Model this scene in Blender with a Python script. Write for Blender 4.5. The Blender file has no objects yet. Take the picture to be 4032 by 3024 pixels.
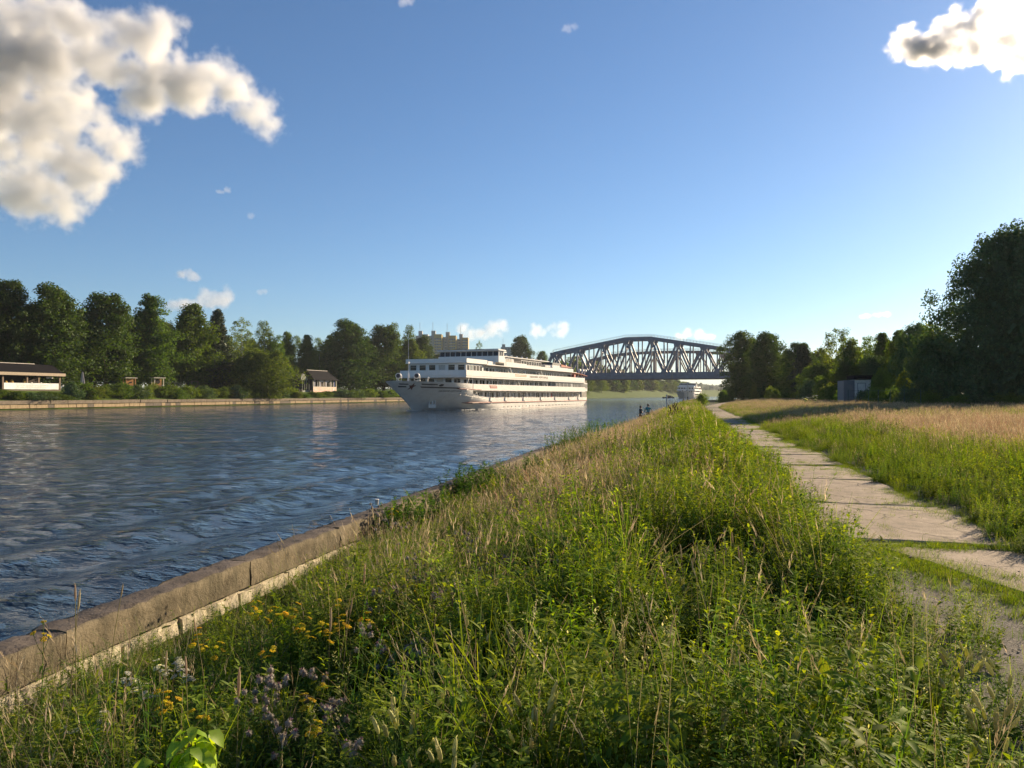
import bpy, bmesh, math, random
import numpy as np
from mathutils import Vector, Matrix

R = math.radians
SC = bpy.context.scene
COL = SC.collection
random.seed(7)
rng = np.random.default_rng(7)

# ------------------------------------------------------------------ camera, sky, sun, exposure
EYE = 1.6            # eye height over the path (path level is z = 0)
WATER = -1.4
FPX = 3028.0         # focal length in photograph pixels
HOR = 1554.0         # horizon row of the photograph
cam_d = bpy.data.cameras.new('camera')
cam_d.sensor_width = 36.0
cam_d.lens = 36.0 * FPX / 4032.0
cam_d.shift_y = (HOR - 1512.0) / 4032.0
cam_d.clip_start = 0.05
cam_d.clip_end = 30000
cam = bpy.data.objects.new('camera', cam_d)
COL.objects.link(cam)
cam.location = (0, 0, EYE)
cam.rotation_euler = (R(90), 0, 0)
SC.camera = cam

SUN_AZ, SUN_EL = 46.5, 18.5
world = bpy.data.worlds.new('World')
SC.world = world
world.use_nodes = True
nt = world.node_tree
nt.nodes.clear()
sky = nt.nodes.new('ShaderNodeTexSky')
sky.sky_type = 'NISHITA'
sky.sun_disc = False
sky.sun_elevation = R(SUN_EL)
sky.sun_rotation = R(SUN_AZ)
sky.altitude = 150
sky.air_density = 1.0
sky.dust_density = 0.26
sky.ozone_density = 5.0
bg = nt.nodes.new('ShaderNodeBackground')
bg.inputs['Strength'].default_value = 0.062
wo = nt.nodes.new('ShaderNodeOutputWorld')
nt.links.new(sky.outputs[0], bg.inputs[0])
nt.links.new(bg.outputs[0], wo.inputs[0])

sun_d = bpy.data.lights.new('sun', 'SUN')
sun_d.energy = 5.0
sun_d.angle = R(0.53)
sun_d.color = (1.0, 0.79, 0.53)
sun = bpy.data.objects.new('sun', sun_d)
COL.objects.link(sun)
sdir = Vector((math.sin(R(SUN_AZ)) * math.cos(R(SUN_EL)), math.cos(R(SUN_AZ)) * math.cos(R(SUN_EL)), math.sin(R(SUN_EL))))
sun.rotation_euler = sdir.to_track_quat('Z', 'Y').to_euler()
sun.location = sdir * 200

SC.view_settings.view_transform = 'Standard'
SC.view_settings.look = 'None'
SC.view_settings.exposure = 1.12
SC.view_settings.gamma = 1.0
SC.view_settings.use_curve_mapping = False
SC.render.engine = 'CYCLES'
SC.cycles.use_denoising = True
SC.cycles.max_bounces = 7
SC.cycles.diffuse_bounces = 2
SC.cycles.glossy_bounces = 3
SC.cycles.transmission_bounces = 5
SC.cycles.transparent_max_bounces = 12
SC.cycles.volume_bounces = 4
SC.cycles.sample_clamp_indirect = 6
SC.cycles.use_adaptive_sampling = True
SC.cycles.adaptive_threshold = 0.012

# ------------------------------------------------------------------ helpers
def px(x, y, Y):
    """photograph pixel + forward distance -> world point"""
    return Vector(((x - 2016.0) / FPX * Y, Y, EYE + (HOR - y) / FPX * Y))

def tag(o, label=None, cat=None, group=None, kind=None):
    if label: o['label'] = label
    if cat: o['category'] = cat
    if group: o['group'] = group
    if kind: o['kind'] = kind
    return o

def empty(name, loc=(0, 0, 0), rz=0.0, parent=None):
    o = bpy.data.objects.new(name, None)
    o.empty_display_size = 0.2
    COL.objects.link(o)
    o.location = loc
    o.rotation_euler = (0, 0, rz)
    if parent: o.parent = parent
    return o

def inst(name, me, parent=None, loc=(0, 0, 0), rot=(0, 0, 0), scale=(1, 1, 1)):
    o = bpy.data.objects.new(name, me)
    COL.objects.link(o)
    o.location = loc
    o.rotation_euler = rot
    o.scale = scale if hasattr(scale, '__len__') else (scale,) * 3
    if parent: o.parent = parent
    return o

def copy_tree(o, parent=None, skip=()):
    c = o.copy()
    COL.objects.link(c)
    c.parent = parent
    for ch in list(o.children):
        if ch.name.split('.')[0] in skip: continue
        copy_tree(ch, c, skip)
    return c

class MB:
    """collects simple solids into one mesh"""
    def __init__(s):
        s.v = []; s.f = []; s.m = []
    def add(s, verts, faces, mi=0):
        b = len(s.v)
        s.v += [tuple(p) for p in verts]
        s.f += [tuple(i + b for i in f) for f in faces]
        s.m += [mi] * len(faces)
        return s
    def box(s, a, b, mi=0):
        x0, y0, z0 = a; x1, y1, z1 = b
        s.add([(x0,y0,z0),(x1,y0,z0),(x1,y1,z0),(x0,y1,z0),(x0,y0,z1),(x1,y0,z1),(x1,y1,z1),(x0,y1,z1)],
              [(0,3,2,1),(4,5,6,7),(0,1,5,4),(1,2,6,5),(2,3,7,6),(3,0,4,7)], mi)
        return s
    def bar(s, p, q, w, h=None, mi=0, up=(0, 0, 1)):
        """rectangular bar p->q, w across, h in the up direction"""
        h = w if h is None else h
        p = Vector(p); q = Vector(q); d = (q - p).normalized(); up = Vector(up)
        if abs(d.dot(up)) > 0.98: up = Vector((0, 1, 0))
        a = d.cross(up).normalized() * (w / 2); b = a.cross(d).normalized() * (h / 2)
        s.add([p-a-b, p+a-b, p+a+b, p-a+b, q-a-b, q+a-b, q+a+b, q-a+b],
              [(0,1,2,3),(7,6,5,4),(0,4,5,1),(1,5,6,2),(2,6,7,3),(3,7,4,0)], mi)
        return s
    def tube(s, pts, rad, n=6, mi=0, cap=True):
        pts = [Vector(p) for p in pts]
        rad = rad if hasattr(rad, '__len__') else [rad] * len(pts)
        b = len(s.v); a = None
        for i, p in enumerate(pts):
            d = (pts[min(i+1, len(pts)-1)] - pts[max(i-1, 0)]).normalized()
            if a is None:
                a = d.orthogonal().normalized()
            else:
                a = (a - d * a.dot(d)).normalized()
            c = d.cross(a)
            for k in range(n):
                t = 2 * math.pi * k / n
                s.v.append(tuple(p + (a * math.cos(t) + c * math.sin(t)) * rad[i]))
        for i in range(len(pts) - 1):
            for k in range(n):
                k2 = (k + 1) % n
                s.f.append((b+i*n+k, b+i*n+k2, b+(i+1)*n+k2, b+(i+1)*n+k)); s.m.append(mi)
        if cap:
            s.f.append(tuple(b + k for k in reversed(range(n)))); s.m.append(mi)
            e = b + (len(pts) - 1) * n
            s.f.append(tuple(e + k for k in range(n))); s.m.append(mi)
        return s
    def lathe(s, prof, n=12, mi=0, loc=(0, 0, 0), ax=None):
        """profile of (radius, height)"""
        b = len(s.v); M = Matrix.Identity(3)
        if ax is not None: M = Vector((0, 0, 1)).rotation_difference(Vector(ax)).to_matrix()
        for r, z in prof:
            for k in range(n):
                t = 2 * math.pi * k / n
                s.v.append(tuple(M @ Vector((r * math.cos(t), r * math.sin(t), z)) + Vector(loc)))
        for i in range(len(prof) - 1):
            for k in range(n):
                k2 = (k + 1) % n
                s.f.append((b+i*n+k, b+i*n+k2, b+(i+1)*n+k2, b+(i+1)*n+k)); s.m.append(mi)
        s.f.append(tuple(b + k for k in reversed(range(n)))); s.m.append(mi)
        e = b + (len(prof) - 1) * n
        s.f.append(tuple(e + k for k in range(n))); s.m.append(mi)
        return s
    def prism(s, poly, a, b, axis=1, mi=0):
        """2-D polygon extruded along an axis from a to b"""
        n = len(poly)
        def P(u, v, w):
            return [(w, u, v), (u, w, v), (u, v, w)][axis]
        vs = [P(u, v, a) for u, v in poly] + [P(u, v, b) for u, v in poly]
        fs = [tuple(range(n)), tuple(range(2*n-1, n-1, -1))]
        for i in range(n):
            j = (i + 1) % n
            fs.append((i, i + n, j + n, j))
        s.add(vs, fs, mi)
        return s
    def mesh(s, name, mats, smooth=False):
        me = bpy.data.meshes.new(name)
        me.from_pydata(s.v, [], s.f)
        for m in (mats if isinstance(mats, (list, tuple)) else [mats]): me.materials.append(m)
        me.polygons.foreach_set('material_index', s.m)
        if smooth: me.polygons.foreach_set('use_smooth', [True] * len(s.f))
        me.update()
        return me
    def build(s, name, mats, parent=None, smooth=False, fixn=True, loc=(0, 0, 0)):
        me = s.mesh(name, mats, smooth)
        if fixn:
            bm = bmesh.new(); bm.from_mesh(me)
            bmesh.ops.recalc_face_normals(bm, faces=bm.faces)
            bm.to_mesh(me); bm.free()
        return inst(name, me, parent, loc)

def np_mesh(name, V, F, mats, smooth=False, cols=None, midx=None):
    """mesh from numpy arrays, faces all triangles or all quads"""
    me = bpy.data.meshes.new(name)
    V = np.asarray(V, np.float32); F = np.asarray(F, np.int32)
    n, k = F.shape
    me.vertices.add(len(V)); me.vertices.foreach_set('co', V.ravel())
    me.loops.add(n * k); me.loops.foreach_set('vertex_index', F.ravel())
    me.polygons.add(n); me.polygons.foreach_set('loop_start', np.arange(n, dtype=np.int32) * k)
    me.polygons.foreach_set('loop_total', np.full(n, k, np.int32))
    if smooth: me.polygons.foreach_set('use_smooth', np.ones(n, bool))
    for m in (mats if isinstance(mats, (list, tuple)) else [mats]): me.materials.append(m)
    if midx is not None: me.polygons.foreach_set('material_index', np.asarray(midx, np.int32))
    if cols is not None:
        at = me.color_attributes.new('col', 'FLOAT_COLOR', 'POINT')
        c = np.ones((len(V), 4), np.float32); c[:, :3] = cols
        at.data.foreach_set('color', c.ravel())
    me.update(calc_edges=True)
    me.validate()
    return me

# ------------------------------------------------------------------ materials
MATS = {}
def new_mat(name):
    m = bpy.data.materials.new(name); m.use_nodes = True
    n = m.node_tree; n.nodes.clear()
    out = n.nodes.new('ShaderNodeOutputMaterial')
    MATS[name] = m
    return m, n, out

def N(n, t, **kw):
    x = n.nodes.new(t)
    for k, v in kw.items():
        if k in x.inputs.keys(): x.inputs[k].default_value = v
        else: setattr(x, k, v)
    return x

def solid(name, col, rough=0.6, var=0.18, scale=3.0, metal=0.0, bump=0.0, bscale=40.0, dirt=None, spec=0.5, dscale=0.8, damt=0.6, runs=False):
    """paint / stone / wood: base colour with noise variation, optional dirt stains and fine relief"""
    m, n, out = new_mat(name)
    bs = N(n, 'ShaderNodeBsdfPrincipled', Roughness=rough, Metallic=metal)
    bs.inputs['Specular IOR Level'].default_value = spec
    tc = N(n, 'ShaderNodeTexCoord')
    nz = N(n, 'ShaderNodeTexNoise', Scale=scale, Detail=6.0, Roughness=0.62)
    n.links.new(tc.outputs['Object'], nz.inputs['Vector'])
    rp = N(n, 'ShaderNodeMapRange')
    rp.inputs[1].default_value = 0.3; rp.inputs[2].default_value = 0.7
    rp.inputs[3].default_value = 1.0 - var; rp.inputs[4].default_value = 1.0 + var * 0.6
    n.links.new(nz.outputs[0], rp.inputs[0])
    mx = N(n, 'ShaderNodeMix', data_type='RGBA', blend_type='MULTIPLY')
    mx.inputs[0].default_value = 1.0
    mx.inputs[6].default_value = (*col, 1)
    n.links.new(rp.outputs[0], mx.inputs[7])
    last = mx.outputs[2]
    if dirt is not None:
        nd = N(n, 'ShaderNodeTexNoise', Scale=dscale, Detail=8.0, Roughness=0.7)
        if runs:
            mp = N(n, 'ShaderNodeMapping'); mp.inputs['Scale'].default_value = (2.2, 2.2, 0.35)
            n.links.new(tc.outputs['Object'], mp.inputs['Vector']); n.links.new(mp.outputs[0], nd.inputs['Vector'])
        else: n.links.new(tc.outputs['Object'], nd.inputs['Vector'])
        rd = N(n, 'ShaderNodeMapRange')
        rd.inputs[1].default_value = 0.48; rd.inputs[2].default_value = 0.68
        rd.inputs[3].default_value = 0.0; rd.inputs[4].default_value = damt
        n.links.new(nd.outputs[0], rd.inputs[0])
        m2 = N(n, 'ShaderNodeMix', data_type='RGBA')
        n.links.new(rd.outputs[0], m2.inputs[0])
        n.links.new(last, m2.inputs[6])
        m2.inputs[7].default_value = (*dirt, 1)
        last = m2.outputs[2]
    n.links.new(last, bs.inputs['Base Color'])
    if bump > 0:
        nb = N(n, 'ShaderNodeTexNoise', Scale=bscale, Detail=5.0, Roughness=0.65)
        n.links.new(tc.outputs['Object'], nb.inputs['Vector'])
        bp = N(n, 'ShaderNodeBump', Strength=bump, Distance=0.02)
        n.links.new(nb.outputs[0], bp.inputs['Height'])
        n.links.new(bp.outputs[0], bs.inputs['Normal'])
    n.links.new(bs.outputs[0], out.inputs[0])
    return m

def foliage(name, col, trans=0.45, var=0.35, tcol=None, rough=0.5, gloss=0.06, hue=0.03):
    """leaf: diffuse + translucent + a little gloss, varied per leaf ('col' attribute) and per plant"""
    m, n, out = new_mat(name)
    at = N(n, 'ShaderNodeAttribute', attribute_name='col')
    oi = N(n, 'ShaderNodeObjectInfo')
    hs = N(n, 'ShaderNodeHueSaturation')
    mr = N(n, 'ShaderNodeMapRange')
    mr.inputs[3].default_value = 1 - var; mr.inputs[4].default_value = 1 + var
    n.links.new(oi.outputs['Random'], mr.inputs[0])
    mh = N(n, 'ShaderNodeMapRange')
    mh.inputs[3].default_value = 0.5 - hue; mh.inputs[4].default_value = 0.5 + hue
    rn = N(n, 'ShaderNodeMath', operation='FRACT')
    rm = N(n, 'ShaderNodeMath', operation='MULTIPLY'); rm.inputs[1].default_value = 7.31
    n.links.new(oi.outputs['Random'], rm.inputs[0]); n.links.new(rm.outputs[0], rn.inputs[0])
    n.links.new(rn.outputs[0], mh.inputs[0])
    n.links.new(mr.outputs[0], hs.inputs['Value']); n.links.new(mh.outputs[0], hs.inputs['Hue'])
    mx = N(n, 'ShaderNodeMix', data_type='RGBA', blend_type='MULTIPLY')
    mx.inputs[0].default_value = 1.0; mx.inputs[6].default_value = (*col, 1)
    n.links.new(at.outputs['Color'], mx.inputs[7])
    n.links.new(mx.outputs[2], hs.inputs['Color'])
    df = N(n, 'ShaderNodeBsdfDiffuse')
    tr = N(n, 'ShaderNodeBsdfTranslucent')
    gl = N(n, 'ShaderNodeBsdfGlossy', Roughness=rough)
    gl.inputs[0].default_value = (1, 1, 1, 1)
    n.links.new(hs.outputs[0], df.inputs[0])
    t2 = N(n, 'ShaderNodeMix', data_type='RGBA', blend_type='MULTIPLY')
    t2.inputs[0].default_value = 1.0
    n.links.new(hs.outputs[0], t2.inputs[6])
    # living green passes yellow-green light, straw passes its own colour
    sp = N(n, 'ShaderNodeSeparateColor'); n.links.new(hs.outputs[0], sp.inputs[0])
    gr = N(n, 'ShaderNodeMath', operation='SUBTRACT'); n.links.new(sp.outputs[1], gr.inputs[0]); n.links.new(sp.outputs[0], gr.inputs[1])
    gm = N(n, 'ShaderNodeMath', operation='MULTIPLY', use_clamp=True); gm.inputs[1].default_value = 30.0; n.links.new(gr.outputs[0], gm.inputs[0])
    tm = N(n, 'ShaderNodeMix', data_type='RGBA'); n.links.new(gm.outputs[0], tm.inputs[0])
    tm.inputs[6].default_value = (1.0, 0.97, 0.9, 1); tm.inputs[7].default_value = (*(tcol or (1.75, 1.55, 0.40)), 1)
    n.links.new(tm.outputs[2], t2.inputs[7])
    n.links.new(t2.outputs[2], tr.inputs[0])
    a = N(n, 'ShaderNodeMixShader'); a.inputs[0].default_value = trans
    n.links.new(df.outputs[0], a.inputs[1]); n.links.new(tr.outputs[0], a.inputs[2])
    b = N(n, 'ShaderNodeMixShader'); b.inputs[0].default_value = gloss
    n.links.new(a.outputs[0], b.inputs[1]); n.links.new(gl.outputs[0], b.inputs[2])
    n.links.new(b.outputs[0], out.inputs[0])
    return m
# ------------------------------------------------------------------ canal layout
NE_Y = np.array([-60, 0, 110, 235, 384, 640, 1100, 3000, 9000.0])
NE_X = np.array([-19.8, -5.93, 19.5, 53.6, 118, 225, 440, 1500, 4800.0])
FE_Y = np.array([-300, 0, 149, 197, 324, 605, 1009, 3000, 9000.0])
FE_X = np.array([-240, -143, -99, -85.7, -46.7, 61.8, 227, 1250, 4400.0])
def near_edge(y): return np.interp(y, NE_Y, NE_X)
def far_edge(y): return np.interp(y, FE_Y, FE_X)
CA = math.cos(R(13.0))
def t_near(x, y): return (x - near_edge(y)) * CA        # metres inland of the near quay edge
def x_near(t, y): return near_edge(y) + t / CA
def sstep(a, b, x):
    q = np.clip((x - a) / (b - a), 0, 1); return q * q * (3 - 2 * q)
def lump(x, y):
    return (np.sin(x * .9 + 1.3 * np.sin(y * .53)) * np.sin(y * .7 + .8 * np.sin(x * .41)) * .5
            + np.sin(x * 2.3 + y * 1.1) * np.sin(y * 1.9 - x * .7) * .25)
def wall_top(y): return np.interp(y, [30, 70], [-0.5, -1.0])
def z_near(x, y):
    x = np.asarray(x, float); y = np.asarray(y, float)
    t = t_near(x, y)
    zb = np.interp(y, [30, 70, 110, 200], [-1.02, -1.25, -1.35, -1.3])
    z = zb + (0 - zb) * sstep(0.6, 6.4, t)
    z = np.where(t < 0.3, zb - np.maximum(0, 0.3 - t) * 1.2, z)
    off = sstep(0.8, 2.0, t) * (1 - sstep(6.0, 6.9, t)) * .10 + sstep(9.8, 13, t) * .10
    z = z + off * lump(x, y) + sstep(9.6, 12, t) * .05
    return z
def z_far(x, y):
    tf = (far_edge(y) - x) * 0.95
    g = np.interp(y, [0, 380, 520], [0.4, 0.4, -1.5])
    top = np.interp(y, [0, 380, 600, 1200], [2.6, 2.7, 4.5, 9.0])
    g2 = np.where(tf < 0.35, -3.0, g)
    return g2 + (top - g2) * sstep(0.5, np.interp(y, [380, 700], [10, 30]), tf) + sstep(60, 400, tf) * 2.0

def soil_mat():
    m, n, out = new_mat('meadow_soil')
    bs = N(n, 'ShaderNodeBsdfPrincipled', Roughness=0.95)
    bs.inputs['Specular IOR Level'].default_value = 0.1
    ge = N(n, 'ShaderNodeNewGeometry')
    n1 = N(n, 'ShaderNodeTexNoise', Scale=0.16, Detail=8.0, Roughness=0.65)
    n2 = N(n, 'ShaderNodeTexNoise', Scale=5.0, Detail=6.0, Roughness=0.7)
    for q in (n1, n2): n.links.new(ge.outputs['Position'], q.inputs['Vector'])
    r1 = N(n, 'ShaderNodeValToRGB')
    e = r1.color_ramp.elements
    e[0].position = 0.36; e[0].color = (0.030, 0.045, 0.010, 1)
    e[1].position = 0.62; e[1].color = (0.085, 0.080, 0.028, 1)
    n.links.new(n1.outputs[0], r1.inputs[0])
    mx = N(n, 'ShaderNodeMix', data_type='RGBA', blend_type='MULTIPLY'); mx.inputs[0].default_value = 0.8
    r2 = N(n, 'ShaderNodeMapRange'); r2.inputs[1].default_value = .3; r2.inputs[2].default_value = .7; r2.inputs[3].default_value = .35; r2.inputs[4].default_value = 1.3
    n.links.new(n2.outputs[0], r2.inputs[0])
    n.links.new(r1.outputs[0], mx.inputs[6]); n.links.new(r2.outputs[0], mx.inputs[7])
    n.links.new(mx.outputs[2], bs.inputs['Base Color'])
    bp = N(n, 'ShaderNodeBump', Strength=0.8, Distance=0.024)
    n.links.new(n2.outputs[0], bp.inputs['Height']); n.links.new(bp.outputs[0], bs.inputs['Normal'])
    n.links.new(bs.outputs[0], out.inputs[0])
    return m
SOIL = soil_mat()

def grid_mesh(name, X, Y, Z, mat, smooth=True):
    r, c = X.shape
    V = np.stack([X, Y, Z], -1).reshape(-1, 3)
    i = np.arange(r * c).reshape(r, c)
    F = np.stack([i[:-1, :-1], i[:-1, 1:], i[1:, 1:], i[1:, :-1]], -1).reshape(-1, 4)
    return np_mesh(name, V, F, mat, smooth)

# near bank: one sheet from the quay edge out to the horizon
ys = np.concatenate([np.linspace(-60, -4, 20), np.linspace(-3.6, 30, 170), np.geomspace(30.6, 130, 90), np.geomspace(135, 4800, 60)])
ts = np.concatenate([[-6, -3, -1, 0.0, 0.28], np.linspace(0.34, 16, 80), np.geomspace(16.6, 120, 50), np.geomspace(130, 4500, 30)])
T, Yg = np.meshgrid(ts, ys)
Xg = near_edge(Yg) + T / CA
ground = inst('ground', grid_mesh('ground', Xg, Yg, z_near(Xg, Yg), SOIL))
tag(ground, 'rough meadow bank sloping from the concrete path down to the quay', kind='structure')

ys = np.concatenate([np.linspace(-300, 140, 45), np.linspace(150, 700, 110), np.geomspace(720, 4800, 50)])
ts = np.concatenate([[-6, -2, 0.0, 0.4], np.linspace(0.8, 40, 40), np.geomspace(45, 4500, 40)])
T, Yg = np.meshgrid(ts, ys)
Xg = far_edge(Yg) - T / 0.95
LAWN = solid('lawn_grass', (0.075, 0.115, 0.022), rough=0.95, var=0.45, scale=0.35, spec=0.1, bump=0.6, bscale=3.0)
fb = inst('far_bank', grid_mesh('far_bank', Xg[:, ::-1], Yg, z_far(Xg, Yg)[:, ::-1], LAWN))
tag(fb, 'mown green lawn of the opposite bank rising behind its quay wall', kind='structure')

# ------------------------------------------------------------------ water
def water_mat():
    m, n, out = new_mat('canal_water')
    bs = N(n, 'ShaderNodeBsdfPrincipled', Roughness=0.05, IOR=1.33)
    bs.inputs['Base Color'].default_value = (0.026, 0.044, 0.066, 1)
    bs.inputs['Specular IOR Level'].default_value = 0.5
    ge = N(n, 'ShaderNodeNewGeometry')
    mp = N(n, 'ShaderNodeMapping'); mp.inputs['Rotation'].default_value = (0, 0, R(12)); mp.inputs['Scale'].default_value = (0.85, 1.3, 1)
    n.links.new(ge.outputs['Position'], mp.inputs['Vector'])
    # steep little wavelets scattered over a nearly flat surface, plus a fine ripple
    n1 = N(n, 'ShaderNodeTexNoise', Scale=1.55, Detail=4.0, Roughness=0.60)
    n2 = N(n, 'ShaderNodeTexNoise', Scale=5.5, Detail=4.0, Roughness=0.55)
    n3 = N(n, 'ShaderNodeTexNoise', Scale=0.045, Detail=3.0)
    for q in (n1, n2, n3): n.links.new(mp.outputs[0], q.inputs['Vector'])
    r1 = N(n, 'ShaderNodeMapRange', interpolation_type='SMOOTHSTEP'); r1.inputs[1].default_value = 0.44; r1.inputs[2].default_value = 0.74
    n.links.new(n1.outputs[0], r1.inputs[0])
    r3 = N(n, 'ShaderNodeMapRange'); r3.inputs[1].default_value = 0.35; r3.inputs[2].default_value = 0.65; r3.inputs[3].default_value = 0.55; r3.inputs[4].default_value = 1.15
    n.links.new(n3.outputs[0], r3.inputs[0])
    mm = N(n, 'ShaderNodeMath', operation='MULTIPLY'); n.links.new(r1.outputs[0], mm.inputs[0]); n.links.new(r3.outputs[0], mm.inputs[1])
    b1 = N(n, 'ShaderNodeBump', Strength=1.0, Distance=0.105)
    n.links.new(mm.outputs[0], b1.inputs['Height'])
    b2 = N(n, 'ShaderNodeBump', Strength=1.0, Distance=0.018)
    n.links.new(n2.outputs[0], b2.inputs['Height']); n.links.new(b1.outputs[0], b2.inputs['Normal'])
    n.links.new(b2.outputs[0], bs.inputs['Normal'])
    n.links.new(bs.outputs[0], out.inputs[0])
    return m
WATER_M = water_mat()
ur = np.concatenate([[-2.2, -1.6], np.linspace(-1.2, 0.42, 620), [0.6, 0.9, 1.4]])
yr = np.concatenate([[-400, -100, -30, -10, -2], np.geomspace(2.5, 1500, 640), [2200, 4000, 4800]])
U, Yg = np.meshgrid(ur, yr)
Xg = U * np.maximum(Yg, 12.0)
Xg[:5] = U[:5] * 300
spacing = np.maximum(np.gradient(yr)[:, None] * np.ones_like(U), np.maximum(Yg, 12) * 0.0026)
Zg = np.zeros_like(Xg)
wr = np.random.default_rng(11)
for i in range(60):
    lam = 0.5 * (3.6 / 0.5) ** wr.random() if i > 7 else wr.uniform(4.5, 8.0)
    ang = R(258) + wr.normal() * 0.55
    amp = 0.0020 * lam ** 0.8 if i > 7 else 0.006
    k = 2 * math.pi / lam
    ph = wr.random() * 6.28
    fade = np.clip((lam / spacing - 2.2) / 3.0, 0, 1)
    q = k * (Xg * math.cos(ang) + Yg * math.sin(ang)) + ph
    Zg += amp * fade * (np.sin(q) + 0.30 * np.sin(2 * q + 1.57))
# wash of the passing ship running along the near quay
tt = t_near(Xg, Yg)
env = np.exp(-((tt + 4.5) / 4.5) ** 2) * sstep(5, 10, Yg) * (1 - sstep(22, 60, Yg)) * 0.085
Zg += env * np.sin(2.0 * tt - 0.25 * Yg + 1.5 * np.sin(Yg * 0.3))
Zg = Zg * (1 - sstep(900, 1400, Yg))
Zg[:5] = 0
water = inst('water', grid_mesh('water', Xg, Yg, Zg + WATER, WATER_M))
tag(water, 'choppy blue canal water between the two quay walls', kind='structure')

# ------------------------------------------------------------------ near quay wall: coping stones over rough blocks
CONC = solid('weathered_concrete', (0.165, 0.138, 0.092), rough=0.92, var=0.45, scale=3.2, bump=0.9, bscale=22, dirt=(0.06, 0.055, 0.036), dscale=2.2, damt=0.85, spec=0.15, runs=True)
CONC_TOP = solid('worn_concrete_top', (0.15, 0.125, 0.105), rough=0.95, var=0.5, scale=5.0, bump=0.9, bscale=18, dirt=(0.05, 0.045, 0.04), dscale=2.5, damt=0.85, spec=0.15)
BLOCK = solid('pale_wall_block', (0.52, 0.46, 0.34), rough=0.9, var=0.35, scale=4.0, bump=0.7, bscale=14, dirt=(0.20, 0.15, 0.09), dscale=2.0, damt=0.8, spec=0.2)

def rough_block(L, W, H, seed, jit=0.007, chip=0.035, nx=26):
    """a weathered block along +X: top and edges uneven, arrises rounded"""
    r = np.random.default_rng(seed)
    prof = [(0, 0), (0, H * .5), (0, H - .02), (.02, H), (W * .35, H), (W * .7, H), (W - .022, H), (W, H - .022), (W, H * .66), (W, H * .33), (W, 0)]
    xs = np.linspace(0, L, nx)
    V = []
    for i, x in enumerate(xs):
        for j, (a, b) in enumerate(prof):
            da, db = r.normal(0, jit, 2)
            if 3 <= j <= 6: db = abs(db) * -1.2 + (-chip * r.random() if r.random() < .12 else 0)
            if j in (2, 3, 6, 7) and r.random() < .3: db -= chip * r.random(); da += (chip if j < 5 else -chip) * r.random()
            if j in (0, 10): db = 0
            V.append((x + (0 if i in (0, nx - 1) else r.normal(0, jit)), a + da, b + db))
    p = len(prof); F = []; MI = []
    for i in range(nx - 1):
        for j in range(p - 1):
            F.append((i*p+j, i*p+j+1, (i+1)*p+j+1, (i+1)*p+j)); MI.append(1 if 3 <= j <= 5 else 0)
    b = len(V); V += V[:p]; F.append(tuple(range(b, b + p))); MI.append(0)       # ends keep their own corners
    b = len(V); V += V[(nx-1)*p:nx*p]; F.append(tuple(reversed(range(b, b + p)))); MI.append(0)
    return V, F, MI

wall = empty('quay_wall', (near_edge(0.0), 0, -1.0))
tag(wall, 'low concrete quay wall with worn coping beside the flowering meadow bank', 'wall')
y = -3.0; i = 0
wr = random.Random(4)
while y < 78:
    L = wr.uniform(2.3, 3.1)
    y2 = y + L * CA
    a = Vector((near_edge(y), y, 0)); b = Vector((near_edge(y2), y2, 0))
    zt = float(wall_top((y + y2) / 2))
    V, F, MI = rough_block((b - a).length - wr.uniform(.012, .035), 0.37, 0.32, 100 + i)
    m = MB(); m.v = V; m.f = F; m.m = MI
    o = m.build('coping_stone', [CONC, CONC_TOP], wall, smooth=True)
    ang = math.atan2(b.y - a.y, b.x - a.x)
    o.location = Vector((a.x, a.y, zt - 0.32 + wr.uniform(-.006, .006))) - wall.location
    # local +Y of the block must point inland (to the right of the run direction)
    o.rotation_euler = (0, wr.uniform(-.003, .003), ang)
    o.scale = (1, -1, 1)
    y = y2; i += 1
y = -3.0; i = 0
while y < 40:
    L = wr.uniform(0.7, 1.25)
    y2 = y + L * CA
    a = Vector((near_edge(y), y, 0)); b = Vector((near_edge(y2), y2, 0))
    zt = float(wall_top((y + y2) / 2))
    V, F, MI = rough_block((b - a).length - wr.uniform(.015, .05), 0.33, 0.98, 300 + i % 14, jit=0.010, nx=8)
    m = MB(); m.v = V; m.f = F; m.m = [0] * len(F)
    o = m.build('wall_block', BLOCK, wall)
    o.location = Vector((a.x, a.y, zt - 1.32)) - wall.location + Vector((.03, 0, 0))
    o.rotation_euler = (0, 0, math.atan2(b.y - a.y, b.x - a.x))
    o.scale = (1, -1, 1)
    y = y2; i += 1

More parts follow.
